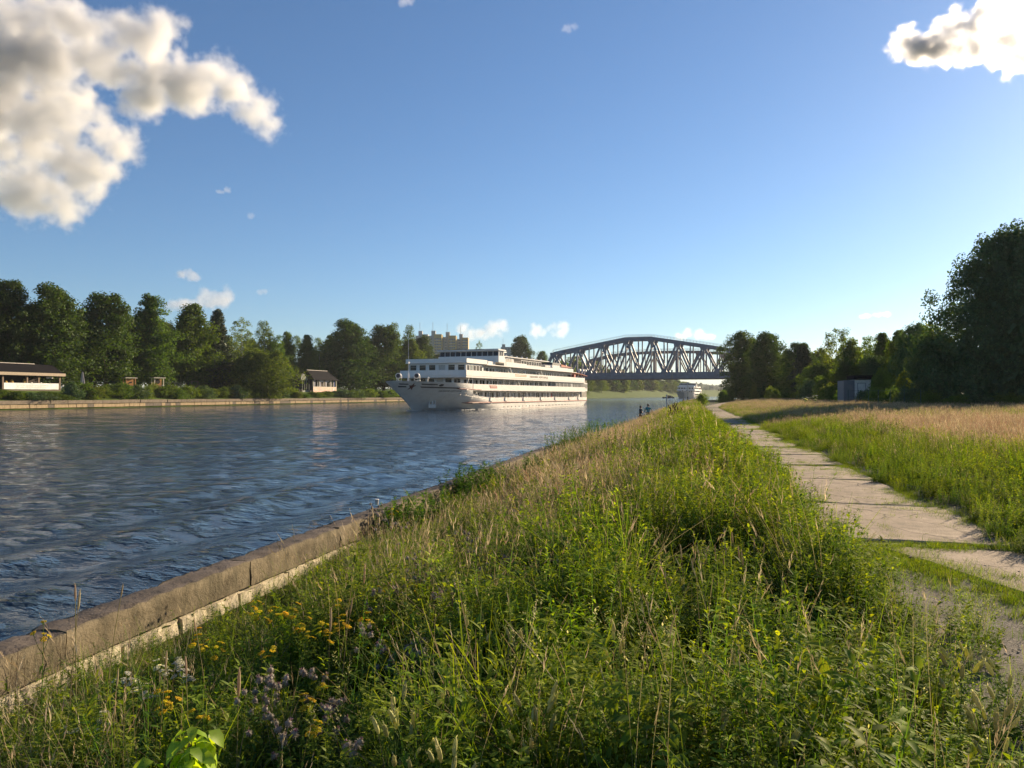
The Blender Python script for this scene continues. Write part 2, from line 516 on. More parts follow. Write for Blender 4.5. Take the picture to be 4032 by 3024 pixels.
# ------------------------------------------------------------------ path of concrete slabs
GRAVEL = solid('trodden_gravel', (0.20, 0.18, 0.155), rough=0.95, var=0.5, scale=14, bump=1.0, bscale=60, dirt=(0.06, 0.075, 0.02), dscale=1.1, damt=0.8, spec=0.15)
def slab_mat():
    m = solid('slab_concrete', (0.36, 0.285, 0.21), rough=0.92, var=0.38, scale=2.6, bump=0.7, bscale=35, dirt=(0.12, 0.10, 0.07), dscale=1.5, damt=0.8, spec=0.2)
    n = m.node_tree
    bs = next(q for q in n.nodes if q.type == 'BSDF_PRINCIPLED')
    lk = bs.inputs['Base Color'].links[0].from_socket
    ge = N(n, 'ShaderNodeNewGeometry')
    nz = N(n, 'ShaderNodeTexNoise', Scale=1.4, Detail=5.0)
    n.links.new(ge.outputs['Position'], nz.inputs['Vector'])
    ad = N(n, 'ShaderNodeMix', data_type='RGBA'); ad.inputs[0].default_value = 0.35
    n.links.new(ge.outputs['Position'], ad.inputs[6]); n.links.new(nz.outputs['Color'], ad.inputs[7])
    vo = N(n, 'ShaderNodeTexVoronoi', feature='DISTANCE_TO_EDGE', Scale=1.1)
    n.links.new(ad.outputs[2], vo.inputs['Vector'])
    mr = N(n, 'ShaderNodeMapRange'); mr.inputs[1].default_value = 0.0; mr.inputs[2].default_value = 0.014; mr.inputs[3].default_value = 0.3; mr.inputs[4].default_value = 1.0
    n.links.new(vo.outputs['Distance'], mr.inputs[0])
    mx = N(n, 'ShaderNodeMix', data_type='RGBA', blend_type='MULTIPLY'); mx.inputs[0].default_value = 1
    n.links.new(lk, mx.inputs[6]); n.links.new(mr.outputs[0], mx.inputs[7])
    n.links.new(mx.outputs[2], bs.inputs['Base Color'])
    return m
SLAB = slab_mat()
ys = np.concatenate([np.linspace(-6, 12, 60), np.linspace(12.5, 160, 110)])
tp = np.linspace(6.75, 9.75, 12)
T, Yg = np.meshgrid(tp, ys)
T = T + 0.12 * np.sin(Yg * 1.3)
PB = np.interp(Yg, [0, 90, 160], [0, 0, 4.0])
Xg = near_edge(Yg) + (T + PB) / CA
path = inst('path', grid_mesh('path', Xg, Yg, z_near(Xg, Yg) + 0.006 + 0.008 * lump(Xg * 5, Yg * 5), GRAVEL))
tag(path, 'straight footpath of cracked concrete slabs through the meadow', kind='structure')
pr_ = random.Random(9)
y = 4.9; i = 0
SLABS = []
while y < 150:
    L = 2.95 + pr_.uniform(-.12, .12)
    gap = pr_.uniform(.05, .13) if pr_.random() < .8 else pr_.uniform(.18, .32)
    if i == 0: t0, t1, gap = 8.25, 9.5, 0.34
    else: t0, t1 = 7.35 + pr_.uniform(-.12, .1), 9.2 + pr_.uniform(-.14, .1)
    pb = float(np.interp(y, [0, 90, 160], [0, 0, 4.0]))
    yc = y + L / 2
    ang = math.atan2(float(near_edge(y + L) - near_edge(y)), L)
    # outline in slab coordinates (u across, v along), chipped
    out_ = []
    def edge(p, q, n):
        for k in range(n):
            f = k / n
            j = 0.028 if 0 < k else 0.05
            out_.append((p[0] + (q[0]-p[0]) * f + pr_.uniform(-j, j), p[1] + (q[1]-p[1]) * f + pr_.uniform(-j, j)))
    w = t1 - t0
    sk = 0.55 if i == 0 else 0.0
    edge((-w/2 + sk, -L/2), (w/2, -L/2), 8); edge((w/2, -L/2), (w/2, L/2), 8)
    edge((w/2, L/2), (-w/2 - sk, L/2), 8); edge((-w/2 - sk, L/2), (-w/2 + sk, -L/2), 8)
    m = MB(); n_ = len(out_)
    inn = [(a * 0.985, b * 0.988) for a, b in out_]
    vs = [(a, b, -0.10) for a, b in out_] + [(a, b, 0.02) for a, b in out_] + [(a, b, 0.032) for a, b in inn]
    fs = [(k, (k+1) % n_, (k+1) % n_ + n_, k + n_) for k in range(n_)] + [(k+n_, (k+1) % n_ + n_, (k+1) % n_ + 2*n_, k + 2*n_) for k in range(n_)] + [tuple(range(2*n_, 3*n_))]
    m.add(vs, fs)
    o = m.build('slab', SLAB, path)
    xc = float(near_edge(yc)) + ((t0 + t1) / 2 + pb) / CA
    o.location = (xc, yc, float(z_near(xc, yc)) - 0.010 + pr_.uniform(-.006, .012))
    o.rotation_euler = (pr_.uniform(-.012, .012), pr_.uniform(-.014, .014), -ang + pr_.uniform(-.012, .012))
    y += L + gap; i += 1
# ------------------------------------------------------------------ plants
PLANT = foliage('meadow_plant', (1, 1, 1), trans=0.5, var=0.25, rough=0.6, gloss=0.018, hue=0.018)
LEAFY = foliage('broad_leaf', (1, 1, 1), trans=0.55, var=0.15, rough=0.5, gloss=0.03, hue=0.01)

class PM:
    """triangle plant mesh with a colour per vertex"""
    def __init__(s, seed=0):
        s.V = []; s.F = []; s.C = []; s.n = 0
        s.r = np.random.default_rng(seed)
    def push(s, V, F, C):
        s.V.append(np.asarray(V, float)); s.F.append(np.asarray(F, int) + s.n)
        C = np.asarray(C, float)
        if C.ndim == 1: C = np.tile(C, (len(V), 1))
        s.C.append(C); s.n += len(V)
    def ribbon(s, P, W, C, side=None):
        P = np.asarray(P, float); k = len(P)
        W = np.asarray(W, float); C = np.asarray(C, float)
        if C.ndim == 1: C = np.tile(C, (k, 1))
        if side is None:
            a = s.r.random() * 6.283; side = np.array([math.cos(a), math.sin(a), 0.0])
        L = P - side * W[:, None] / 2; Rr = P + side * W[:, None] / 2
        V = np.empty((2 * k, 3)); V[0::2] = L; V[1::2] = Rr
        F = []
        for i in range(k - 1):
            b = 2 * i
            F += [(b, b+1, b+3), (b, b+3, b+2)]
        s.push(V, F, np.repeat(C, 2, 0))
    def blade(s, base, h, w, lean, az, c0, c1, k=4, droop=1.6):
        f = np.linspace(0, 1, k + 1)
        d = np.array([math.cos(az), math.sin(az), 0])
        P = np.asarray(base, float) + d * (lean * h * f ** droop)[:, None] + np.array([0, 0, 1]) * (h * f * (1 - 0.25 * lean * f))[:, None]
        W = w * np.clip(1.15 - f, 0.06, 1) ** 0.7
        C = np.asarray(c0) * (1 - f[:, None]) + np.asarray(c1) * f[:, None]
        a2 = az + 1.57 + s.r.normal() * 0.5
        s.ribbon(P, W, C, np.array([math.cos(a2), math.sin(a2), 0]))
        return P
    def leaf(s, base, d, up, L, w, col, fold=0.25, curl=0.2):
        d = np.asarray(d, float); d /= np.linalg.norm(d) + 1e-9
        side = np.cross(d, up); nn = np.linalg.norm(side)
        side = side / nn if nn > 1e-6 else np.array([1.0, 0, 0])
        nrm = np.cross(side, d)
        base = np.asarray(base, float)
        m1 = base + d * L * .35; m2 = base + d * L * .7 - nrm * curl * L * .3
        tip = base + d * L * .97 - nrm * curl * L * .8
        V = [base, m1 + side * w * .5 + nrm * fold * w * .5, m1 - side * w * .5 + nrm * fold * w * .5, m1,
             m2 + side * w * .38 + nrm * fold * w * .4, m2 - side * w * .38 + nrm * fold * w * .4, m2, tip]
        F = [(0, 3, 1), (0, 2, 3), (1, 3, 6), (1, 6, 4), (3, 2, 5), (3, 5, 6), (4, 6, 7), (6, 5, 7)]
        s.push(V, F, np.asarray(col) * s.r.uniform(.8, 1.2))
    def dleaf(s, base, d, up, L, w, col):
        """cheap two-triangle leaf"""
        d = np.asarray(d, float); d /= np.linalg.norm(d) + 1e-9
        side = np.cross(d, up); side /= np.linalg.norm(side) + 1e-9
        base = np.asarray(base, float); mid = base + d * L * .45
        s.push([base, mid + side * w / 2, base + d * L, mid - side * w / 2], [(0, 1, 2), (0, 2, 3)], np.asarray(col) * s.r.uniform(.75, 1.25))
    def tube(s, P, rad, col, n=3):
        P = np.asarray(P, float); k = len(P)
        rad = np.asarray(rad) if hasattr(rad, '__len__') else np.full(k, rad)
        V = []; F = []
        for i in range(k):
            for j in range(n):
                a = 6.283 * j / n
                V.append(P[i] + rad[i] * np.array([math.cos(a), math.sin(a), 0]))
        for i in range(k - 1):
            for j in range(n):
                j2 = (j + 1) % n
                F += [(i*n+j, i*n+j2, (i+1)*n+j2), (i*n+j, (i+1)*n+j2, (i+1)*n+j)]
        s.push(V, F, col)
    def ball(s, c, r, col, col2=None, squash=1.0):
        t = (1 + 5 ** .5) / 2
        V = np.array([(-1,t,0),(1,t,0),(-1,-t,0),(1,-t,0),(0,-1,t),(0,1,t),(0,-1,-t),(0,1,-t),(t,0,-1),(t,0,1),(-t,0,-1),(-t,0,1)], float)
        V /= np.linalg.norm(V[0]); F = [(0,11,5),(0,5,1),(0,1,7),(0,7,10),(0,10,11),(1,5,9),(5,11,4),(11,10,2),(10,7,6),(7,1,8),(3,9,4),(3,4,2),(3,2,6),(3,6,8),(3,8,9),(4,9,5),(2,4,11),(6,2,10),(8,6,7),(9,8,1)]
        C = np.tile(np.asarray(col, float), (12, 1))
        if col2 is not None: C[V[:, 2] > 0.3] = col2
        V = V * s.r.uniform(.85, 1.15, (12, 1)); V[:, 2] *= squash
        s.push(V * r + np.asarray(c), F, C)
    def mesh(s, name, mat=None):
        return np_mesh(name, np.concatenate(s.V), np.concatenate(s.F), mat or PLANT, False, np.concatenate(s.C))

G_DARK = np.array((.032, .075, .009)); G_MID = np.array((.078, .150, .014)); G_LITE = np.array((.22, .29, .022)); G_YEL = np.array((.20, .20, .03))
TAN = np.array((.34, .265, .15)); TAN_L = np.array((.48, .39, .25)); RUST = np.array((.36, .235, .15)); BROWN = np.array((.085, .05, .028))

def g_grass(seed, n=26, h=(.3, .75), w=(.004, .008), rad=.16, tip=0.25, k=4):
    p = PM(seed); r = p.r
    for i in range(n):
        a, q = r.random() * 6.283, rad * math.sqrt(r.random())
        base = (q * math.cos(a), q * math.sin(a), -.03)
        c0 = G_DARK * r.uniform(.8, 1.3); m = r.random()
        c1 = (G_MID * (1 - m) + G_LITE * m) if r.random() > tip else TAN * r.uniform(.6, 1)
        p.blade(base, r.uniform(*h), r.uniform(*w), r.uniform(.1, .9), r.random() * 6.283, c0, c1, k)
    return p

def g_dry(seed, n=14, h=(.65, 1.1), rad=.15, thick=1.0, col=TAN, headlen=(.10, .2), green=8):
    p = PM(seed); r = p.r
    for i in range(n):
        a, q = r.random() * 6.283, rad * math.sqrt(r.random())
        hh = r.uniform(*h); az = 3.6 + r.normal() * 1.1; ln = r.uniform(.05, .4)
        c = col * r.uniform(.75, 1.25)
        P = p.blade((q * math.cos(a), q * math.sin(a), -.03), hh, .0032 * thick, ln, az, G_MID * .6 + c * .4, c, 5, 2.0)
        # feathery head
        L = r.uniform(*headlen); d = P[-1] - P[-2]; d /= np.linalg.norm(d)
        hc = (TAN_L if r.random() < .5 else col) * r.uniform(.7, 1.15)
        for j in range(9):
            f = j / 9
            b = P[-1] + d * L * (f - .35)
            aa = r.random() * 6.283
            dd = d + .22 * np.array([math.cos(aa), math.sin(aa), .1])
            p.dleaf(b, dd, (0, 0.3, 1), L * .30 * (1.1 - f), .0048 * thick * (1.25 - f), hc)
    for i in range(green):
        a, q = r.random() * 6.283, rad * math.sqrt(r.random())
        p.blade((q * math.cos(a), q * math.sin(a), -.03), r.uniform(.25, .55), .006 * thick, r.uniform(.2, .9), r.random() * 6.283, G_DARK, G_MID if r.random() < .6 else TAN * .6, 3)
    return p

def g_herb(seed, stems=4, h=(.4, .75), L=(.045, .09), rad=.11, dens=26, col=G_MID, col2=G_LITE, wide=.32, thick=1.0, top=None):
    p = PM(seed); r = p.r
    for i in range(stems):
        a, q = r.random() * 6.283, rad * math.sqrt(r.random())
        hh = r.uniform(*h); az = r.random() * 6.283
        P = p.blade((q * math.cos(a), q * math.sin(a), -.03), hh, .006 * thick, r.uniform(.02, .35), az, G_DARK, G_MID, 4, 1.8)
        for j in range(dens):
            f = r.uniform(.12, 1.0); i0 = min(int(f * 4), 3); b = P[i0] + (P[i0+1] - P[i0]) * (f * 4 - i0)
            aa = j * 2.4 + r.normal() * .3
            up = r.uniform(-.1, .8) + .7 * max(0, f - .75)
            d = np.array([math.cos(aa), math.sin(aa), up])
            l = r.uniform(*L) * (1.15 - .55 * f)
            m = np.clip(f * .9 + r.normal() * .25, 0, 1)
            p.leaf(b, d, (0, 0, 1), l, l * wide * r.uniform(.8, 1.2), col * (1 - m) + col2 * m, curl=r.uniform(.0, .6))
        if top is not None:
            for j in range(14):
                b = P[-1] + np.array([r.normal() * .008, r.normal() * .008, (j - 7) * .007])
                p.dleaf(b, np.array([r.normal(), r.normal(), .6]), (0, 0, 1), .016, .008, top)
    return p

def g_low(seed, n=26, rad=.2, L=(.04, .10), hmax=.16, col=G_MID, col2=G_LITE, wide=.5):
    p = PM(seed); r = p.r
    for i in range(n):
        a, q = r.random() * 6.283, rad * math.sqrt(r.random())
        b = np.array([q * math.cos(a), q * math.sin(a), r.uniform(0, hmax)])
        d = np.array([r.normal(), r.normal(), r.uniform(.0, .9)])
        m = r.random(); l = r.uniform(*L)
        p.leaf(b, d, (0, 0, 1), l, l * wide, col * (1 - m) + col2 * m, curl=r.uniform(0, .5))
        if i % 2: p.ribbon([(b[0], b[1], -.02), b], [.003, .002], G_DARK)
    return p

def g_vetch(seed, n=7):
    """sprawling stems with rows of paired leaflets"""
    p = PM(seed); r = p.r
    for i in range(n):
        az = r.random() * 6.283
        P = p.blade((r.normal() * .06, r.normal() * .06, -.02), r.uniform(.2, .45), .004, r.uniform(.5, 1.3), az, G_DARK, G_MID, 4, 1.3)
        for j in range(9):
            f = .25 + .75 * j / 9; i0 = min(int(f * 4), 3); b = P[i0] + (P[i0+1] - P[i0]) * (f * 4 - i0)
            for sgn in (-1, 1):
                aa = az + sgn * 1.2 + r.normal() * .2
                m = r.random()
                p.dleaf(b, (math.cos(aa), math.sin(aa), .35), (0, 0, 1), .035, .013, G_MID * (1-m) + G_LITE * m)
    return p

PEBBLE = solid('path_pebble', (0.27, 0.24, 0.20), rough=0.9, var=0.4, scale=0.9, spec=0.2)
PROTO = bpy.data.collections.new('plant_forms')
PIDX = {}
_pl = []
def proto(kind, pm):
    _pl.append((kind, pm))
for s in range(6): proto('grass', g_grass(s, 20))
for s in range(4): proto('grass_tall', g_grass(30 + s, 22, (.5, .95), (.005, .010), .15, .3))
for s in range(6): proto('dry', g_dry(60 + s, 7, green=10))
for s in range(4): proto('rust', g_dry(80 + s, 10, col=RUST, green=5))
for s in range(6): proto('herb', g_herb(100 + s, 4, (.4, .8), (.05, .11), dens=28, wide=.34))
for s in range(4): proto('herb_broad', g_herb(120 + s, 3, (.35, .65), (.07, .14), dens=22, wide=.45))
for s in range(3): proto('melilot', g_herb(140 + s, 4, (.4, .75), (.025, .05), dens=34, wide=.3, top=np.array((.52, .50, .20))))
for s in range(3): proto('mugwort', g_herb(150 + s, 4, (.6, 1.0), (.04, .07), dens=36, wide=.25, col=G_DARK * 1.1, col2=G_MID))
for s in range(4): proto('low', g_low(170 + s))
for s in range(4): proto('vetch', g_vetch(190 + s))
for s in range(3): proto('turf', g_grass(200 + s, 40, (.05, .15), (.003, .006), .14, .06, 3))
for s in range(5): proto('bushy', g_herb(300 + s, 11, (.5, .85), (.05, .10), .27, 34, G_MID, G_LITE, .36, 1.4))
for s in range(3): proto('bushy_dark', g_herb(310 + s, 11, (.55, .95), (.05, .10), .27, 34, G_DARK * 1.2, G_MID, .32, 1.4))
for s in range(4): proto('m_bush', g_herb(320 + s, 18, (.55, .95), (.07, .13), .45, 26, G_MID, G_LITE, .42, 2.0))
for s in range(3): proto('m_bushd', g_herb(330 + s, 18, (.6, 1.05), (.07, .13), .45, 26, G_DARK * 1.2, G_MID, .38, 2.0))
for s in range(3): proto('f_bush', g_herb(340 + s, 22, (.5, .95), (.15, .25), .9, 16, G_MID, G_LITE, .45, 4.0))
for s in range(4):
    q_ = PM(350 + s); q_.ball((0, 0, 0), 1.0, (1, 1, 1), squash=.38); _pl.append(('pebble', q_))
# coarser forms for the middle distance and the far meadow
for s in range(4): proto('m_grass', g_grass(210 + s, 42, (.35, .8), (.010, .017), .32, .3, 3))
for s in range(4): proto('m_dry', g_dry(220 + s, 15, (.65, 1.0), .32, 2.2, TAN, (.10, .2), 20))
for s in range(4): proto('m_rust', g_dry(230 + s, 24, (.6, .95), .32, 2.2, RUST * 1.15, (.10, .22), 8))
for s in range(4): proto('m_herb', g_herb(240 + s, 9, (.4, .75), (.07, .12), .32, 20, thick=2))
for s in range(3): proto('f_grass', g_grass(260 + s, 60, (.4, .8), (.03, .05), .8, .35, 2))
for s in range(3): proto('f_dry', g_dry(270 + s, 34, (.6, .95), .8, 5.0, TAN * 1.05, (.12, .25), 20))
for s in range(3): proto('f_herb', g_herb(280 + s, 14, (.4, .8), (.13, .2), .8, 14, thick=4))
for i, (kind, pm) in enumerate(_pl):
    o = bpy.data.objects.new('form_%03d' % i, pm.mesh('form_%03d' % i, PEBBLE if kind == 'pebble' else None))
    PROTO.objects.link(o)
    PIDX.setdefault(kind, []).append(i)

def scatter_group():
    ng = bpy.data.node_groups.new('scatter_plants', 'GeometryNodeTree')
    ng.interface.new_socket('Geometry', in_out='INPUT', socket_type='NodeSocketGeometry')
    ng.interface.new_socket('Geometry', in_out='OUTPUT', socket_type='NodeSocketGeometry')
    gi = N(ng, 'NodeGroupInput'); go = N(ng, 'NodeGroupOutput')
    ci = N(ng, 'GeometryNodeCollectionInfo')
    ci.inputs['Collection'].default_value = PROTO
    ci.inputs['Separate Children'].default_value = True
    ci.inputs['Reset Children'].default_value = True
    ip = N(ng, 'GeometryNodeInstanceOnPoints')
    ip.inputs['Pick Instance'].default_value = True
    def attr(nm, dt):
        a = N(ng, 'GeometryNodeInputNamedAttribute', data_type=dt); a.inputs[0].default_value = nm
        return a.outputs[0]
    ng.links.new(gi.outputs[0], ip.inputs['Points']); ng.links.new(ci.outputs[0], ip.inputs['Instance'])
    ng.links.new(attr('idx', 'INT'), ip.inputs['Instance Index'])
    ng.links.new(attr('rot', 'FLOAT_VECTOR'), ip.inputs['Rotation'])
    ng.links.new(attr('scl', 'FLOAT_VECTOR'), ip.inputs['Scale'])
    ng.links.new(ip.outputs[0], go.inputs[0])
    return ng
SCATTER = scatter_group()

def scatter(name, label, P, idx, scl, tilt=0.12, seed=1, lean=None):
    r = np.random.default_rng(seed)
    n = len(P)
    me = bpy.data.meshes.new(name)
    me.vertices.add(n); me.vertices.foreach_set('co', np.asarray(P, np.float32).ravel())
    me.materials.append(PLANT)
    a = me.attributes.new('idx', 'INT', 'POINT'); a.data.foreach_set('value', np.asarray(idx, np.int32))
    rot = np.stack([r.normal(0, tilt, n), r.normal(0, tilt, n), r.random(n) * 6.283], -1).astype(np.float32)
    a = me.attributes.new('rot', 'FLOAT_VECTOR', 'POINT'); a.data.foreach_set('vector', rot.ravel())
    s3 = np.repeat(np.asarray(scl, np.float32)[:, None], 3, 1)
    s3[:, 2] *= r.uniform(.85, 1.15, n)
    a = me.attributes.new('scl', 'FLOAT_VECTOR', 'POINT'); a.data.foreach_set('vector', s3.ravel())
    o = inst(name, me)
    md = o.modifiers.new('scatter', 'NODES'); md.node_group = SCATTER
    tag(o, label, kind='stuff')
    return o

def pnoise(x, y, s):
    """smooth 0..1 patchiness"""
    q = np.zeros_like(x)
    for i, (f, a) in enumerate([(1, .5), (2.1, .3), (4.3, .2)]):
        q += a * (np.sin(x * f * s + 3.1 * i + 1.7 * np.sin(y * f * s * .8 + i)) * np.sin(y * f * s * 1.1 - 2.0 * i + 1.3 * np.sin(x * f * s * .7)))
    return np.clip(.5 + .8 * q, 0, 1)

def choose(kinds, w, n, r):
    """kinds: list of names, w: (n,k) weights -> form index per point"""
    w = np.maximum(w, 0) + 1e-9; w = w / w.sum(1, keepdims=True)
    c = np.cumsum(w, 1); k = (r.random(n)[:, None] > c).sum(1).clip(0, len(kinds) - 1)
    out = np.zeros(n, int)
    for i, nm in enumerate(kinds):
        m = k == i
        out[m] = np.array(PIDX[nm])[r.integers(0, len(PIDX[nm]), m.sum())]
    return out, k

def in_view(x, y, m=0.07, back=2.0):
    return (np.abs(x) < (0.666 + m) * (y + back) + 0.8)

def bank(y0, y1, dens, kinds, wf, scl, seed, t0=.42, t1=7.95, **kw):
    r = np.random.default_rng(seed)
    n = int((y1 - y0) * (t1 - t0) * dens)
    y = r.uniform(y0, y1, n); t = r.uniform(t0, t1, n); x = x_near(t, y)
    k = in_view(x, y); x, y, t = x[k], y[k], t[k]
    w = wf(t, x, y)
    keep = r.random(len(x)) < np.clip(w.sum(1), 0, 1); x, y, t, w = x[keep], y[keep], t[keep], w[keep]
    idx, kk = choose(kinds, w, len(x), r)
    s = r.uniform(*scl, len(x))
    return np.stack([x, y, z_near(x, y)], -1), idx, s, kk

def bump_(t, c, w): return np.exp(-((t - c) / w) ** 2)

def w_near(t, x, y):
    pn = pnoise(x, y, .9) ** 1.5; p2 = pnoise(x + 31, y - 7, 1.7)
    rimwall = bump_(t, .9, .8)
    side = bump_(t, 6.6, .9)
    W = np.stack([
        .16 + .14 * p2,                                # grass
        .14 + .25 * rimwall,                           # grass_tall
        .09 + .60 * bump_(t, 3.7, 1.5) * p2 * sstep(4, 7, y) + .08 * rimwall,             # dry
        .16 * sstep(4.5, 7, y) * bump_(t, 4.4, 1.1) * 3 * pn,          # rust
        .22 + .80 * pn + .8 * side * p2 + .35 * bump_(t, 5.2, 1.4),                   # herb
        .22 * pn + .30 * side,                                      # herb_broad
        .16 * (1 - pn) + .12 * side,                                          # melilot
        .10 * rimwall + .06 * pn,                      # mugwort
        .22 * (1 - p2),                                # low
        .20 * p2,                                      # vetch
        .22 * sstep(.45, .7, pnoise(x - 9, y + 2, 1.1)) * sstep(3.2, 5, y) + .30 * side * sstep(5, 7, y) + .16 * bump_(t, 5.4, 1.0),   # bushy
        .10 * sstep(.5, .75, pnoise(x + 19, y + 12, 1.2)) + .12 * rimwall], -1)
    edge = np.clip((7.25 + .32 * (1 - sstep(5.8, 7.2, y)) + .2 * np.sin(y * 1.9) + .15 * np.sin(y * 4.1) - t) * 4, 0, 1)
    gap = .12 + .88 * sstep(.25, .5, pnoise(x + 3, y - 4, 1.9))
    return W * edge[:, None] * 1.25 * gap[:, None]
KN = ['grass', 'grass_tall', 'dry', 'rust', 'herb', 'herb_broad', 'melilot', 'mugwort', 'low', 'vetch', 'bushy', 'bushy_dark']
P1, I1, S1, _ = bank(1.2, 12.5, 92, KN, w_near, (.62, 1.1), 21)
# plants shrink towards the path edge and the quay
def shrink(P, S):
    t = t_near(P[:, 0], P[:, 1])
    low = np.interp(t, [.4, .9, 2.2, 5.8, 6.6, 7.3], [.45, .55, .85, 1.0, .95, .55])
    hi = np.interp(t, [.4, .9, 2, 5.8, 6.6, 7.3], [.42, .55, .92, 1.0, .8, .4])
    f = sstep(9, 24, P[:, 1]); return S * (low * (1 - f) + hi * f)
S1 = shrink(P1, S1)
SAP = np.array([-1.21, 2.92])
pat = pnoise(P1[:, 0] + 3, P1[:, 1] - 4, 1.9)
S1 = S1 * (0.55 + 0.75 * pat)
dS = np.hypot(P1[:, 0] - SAP[0], P1[:, 1] - SAP[1])
S1 = S1 * np.interp(dS, [.12, .55], [.28, 1.0])
S1 = S1 * np.interp(P1[:, 1], [1.6, 2.6], [.6, 1.0])
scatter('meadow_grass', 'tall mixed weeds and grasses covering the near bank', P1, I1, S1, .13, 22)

def w_mid(t, x, y):
    pn = pnoise(x, y, .45); p2 = pnoise(x + 11, y, .9)
    gold = bump_(t, 3.6 + .6 * np.sin(y * .21), 1.5) * sstep(8, 14, y)
    side = bump_(t, 6.2, 1.3)
    W = np.stack([.30 + .2 * p2 - .15 * gold, .06 + .75 * gold * (.3 + pn), .30 * gold * p2 + .04, .35 * (1 - gold) * pn + .5 * side * (.3 + p2),
        .25 * (1 - .7 * gold) * sstep(.4, .65, pnoise(x - 9, y + 2, .6)) + .85 * bump_(t, 5.9, 1.4) * (.35 + p2), .20 * sstep(.5, .7, pnoise(x + 4, y, .5)) * (1 - gold) + .5 * bump_(t, .9, .7) * sstep(14, 20, y)], -1)
    edge = np.clip((7.3 + .22 * np.sin(y * 1.9) - t) * 4, 0, 1)
    return W * edge[:, None] * 1.5
KM = ['m_grass', 'm_dry', 'm_rust', 'm_herb', 'm_bush', 'm_bushd']
P2, I2, S2, _ = bank(11.5, 42, 25, KM, w_mid, (.65, 1.1), 31)
S2 = shrink(P2, S2) * (0.7 + 0.5 * pnoise(P2[:, 0], P2[:, 1], 1.1))
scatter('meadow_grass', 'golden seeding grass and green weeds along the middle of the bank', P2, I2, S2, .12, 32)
def w_farb(t, x, y):
    gold = bump_(t, 3.5, 2.5) * .8 + .2; pn = pnoise(x, y, .25)
    side = bump_(t, 6.0, 1.5)
    W = np.stack([.6 + .3 * (1 - gold), .8 * gold * (.3 + .8 * pn), .3 + .8 * side * pn, .25 * pn + .8 * bump_(t, 5.8, 1.6)], -1)
    return W
P3, I3, S3, _ = bank(41, 170, 8, ['f_grass', 'f_dry', 'f_herb', 'f_bush'], w_farb, (.6, 1.0), 41, t1=6.8)
S3 = shrink(P3, S3)
scatter('meadow_grass', 'distant rough grass on the bank running on to the trees', P3, I3, S3, .1, 42)

# the field to the right of the path
def w_field(t, x, y):
    pn = pnoise(x, y, .30); p2 = pnoise(x + 5, y + 9, .8)
    rim = 1 - sstep(9.6, 13.5, t)
    pink = sstep(15, 26, y) * sstep(11.5, 14.5, t) * (1 - sstep(55, 75, y))
    W = np.stack([.45 + .25 * p2 - .3 * pink, (.08 + .25 * pn) * sstep(10, 20, y) + .1 * pink, 1.5 * pink * (.35 + pn), .30 * pn + .6 * rim * (.3 + p2) + .3 * (1 - sstep(11, 19, y)), 1.1 * (1 - sstep(10.2, 12.8, t)) * (.3 + p2) + .7 * (1 - sstep(11, 17, y)) * sstep(.3, .6, pn), .25 * (1 - sstep(10.5, 13.5, t)) * pn], -1)
    edge = np.clip((t - 9.12 - .2 * np.sin(y * 1.3) - .15 * np.sin(y * 3.7)) * 4, 0, 1)
    return W * edge[:, None] * 1.5
Pf, If, Sf, _ = bank(5.5, 36, 20, KM, w_field, (.6, 1.0), 51, t0=8.9, t1=36)
tt = t_near(Pf[:, 0], Pf[:, 1])
Sf = Sf * np.interp(tt, [9.0, 9.8, 12.5], [.32, .5, .9])
scatter('meadow_grass', 'rust-tinted tall grass and weeds in the field right of the path', Pf, If, Sf, .1, 52)
def w_field2(t, x, y):
    pn = pnoise(x, y, .12)
    W = np.stack([.5 + .3 * (1 - pn), .75 * (.2 + pn), .22 + .5 * (1 - sstep(9.5, 12, t))], -1)
    edge = np.clip((t - 9.15) * 3, 0, 1)
    return W * edge[:, None]
Pg, Ig, Sg, _ = bank(35, 175, 3.6, ['f_grass', 'f_dry', 'f_herb'], w_field2, (.6, 1.0), 61, t0=9.2, t1=95)
tt = t_near(Pg[:, 0], Pg[:, 1]) - np.interp(Pg[:, 1], [0, 90, 160], [0, 0, 4.0])
Sg = Sg * np.interp(tt, [9.0, 11, 15], [.4, .6, .95])
kp = tt > 9.15; Pg, Ig, Sg = Pg[kp], Ig[kp], Sg[kp]
scatter('meadow_grass', 'pale dry grass of the far field below the trees', Pg, Ig, Sg, .1, 62)

# turf creeping over the near path and into the slab joints
r = np.random.default_rng(71)
pts = []
for k in range(8200):
    y = r.uniform(2.2, 9.0); t = r.uniform(6.7, 9.9)
    strip = math.exp(-((t - (8.68 - .373 * (y - 4.9))) / .36) ** 2) * (y < 8.0) * 1.3 + math.exp(-((y - 7.98) / .16) ** 2) * (.35 + .65 * (t < 8.6)) + math.exp(-((t - 6.95) / .22) ** 2) + math.exp(-((t - 9.7) / .22) ** 2)
    if r.random() < strip * (.35 + .65 * pnoise(np.array(t * 2.0), np.array(y * 2.0), 1.0)): pts.append((x_near(t, y), y))
for k in range(2600):
    j = r.integers(0, 34); y = 7.98 + j * 3.03 + r.normal() * .1; t = r.uniform(7.0, 9.4)
    if r.random() < .35 + .4 * math.sin(j * 2.1 + t): pts.append((x_near(t, y), y))
for k in range(4200):
    y = r.uniform(7, 50); sgn = r.random() < .5
    t = (7.25 + abs(r.normal()) * .2 * (1 + .8 * math.sin(y * 1.7))) if sgn else (9.28 - abs(r.normal()) * .2 * (1 + .8 * math.sin(y * 1.3)))
    pts.append((x_near(t, y), y))
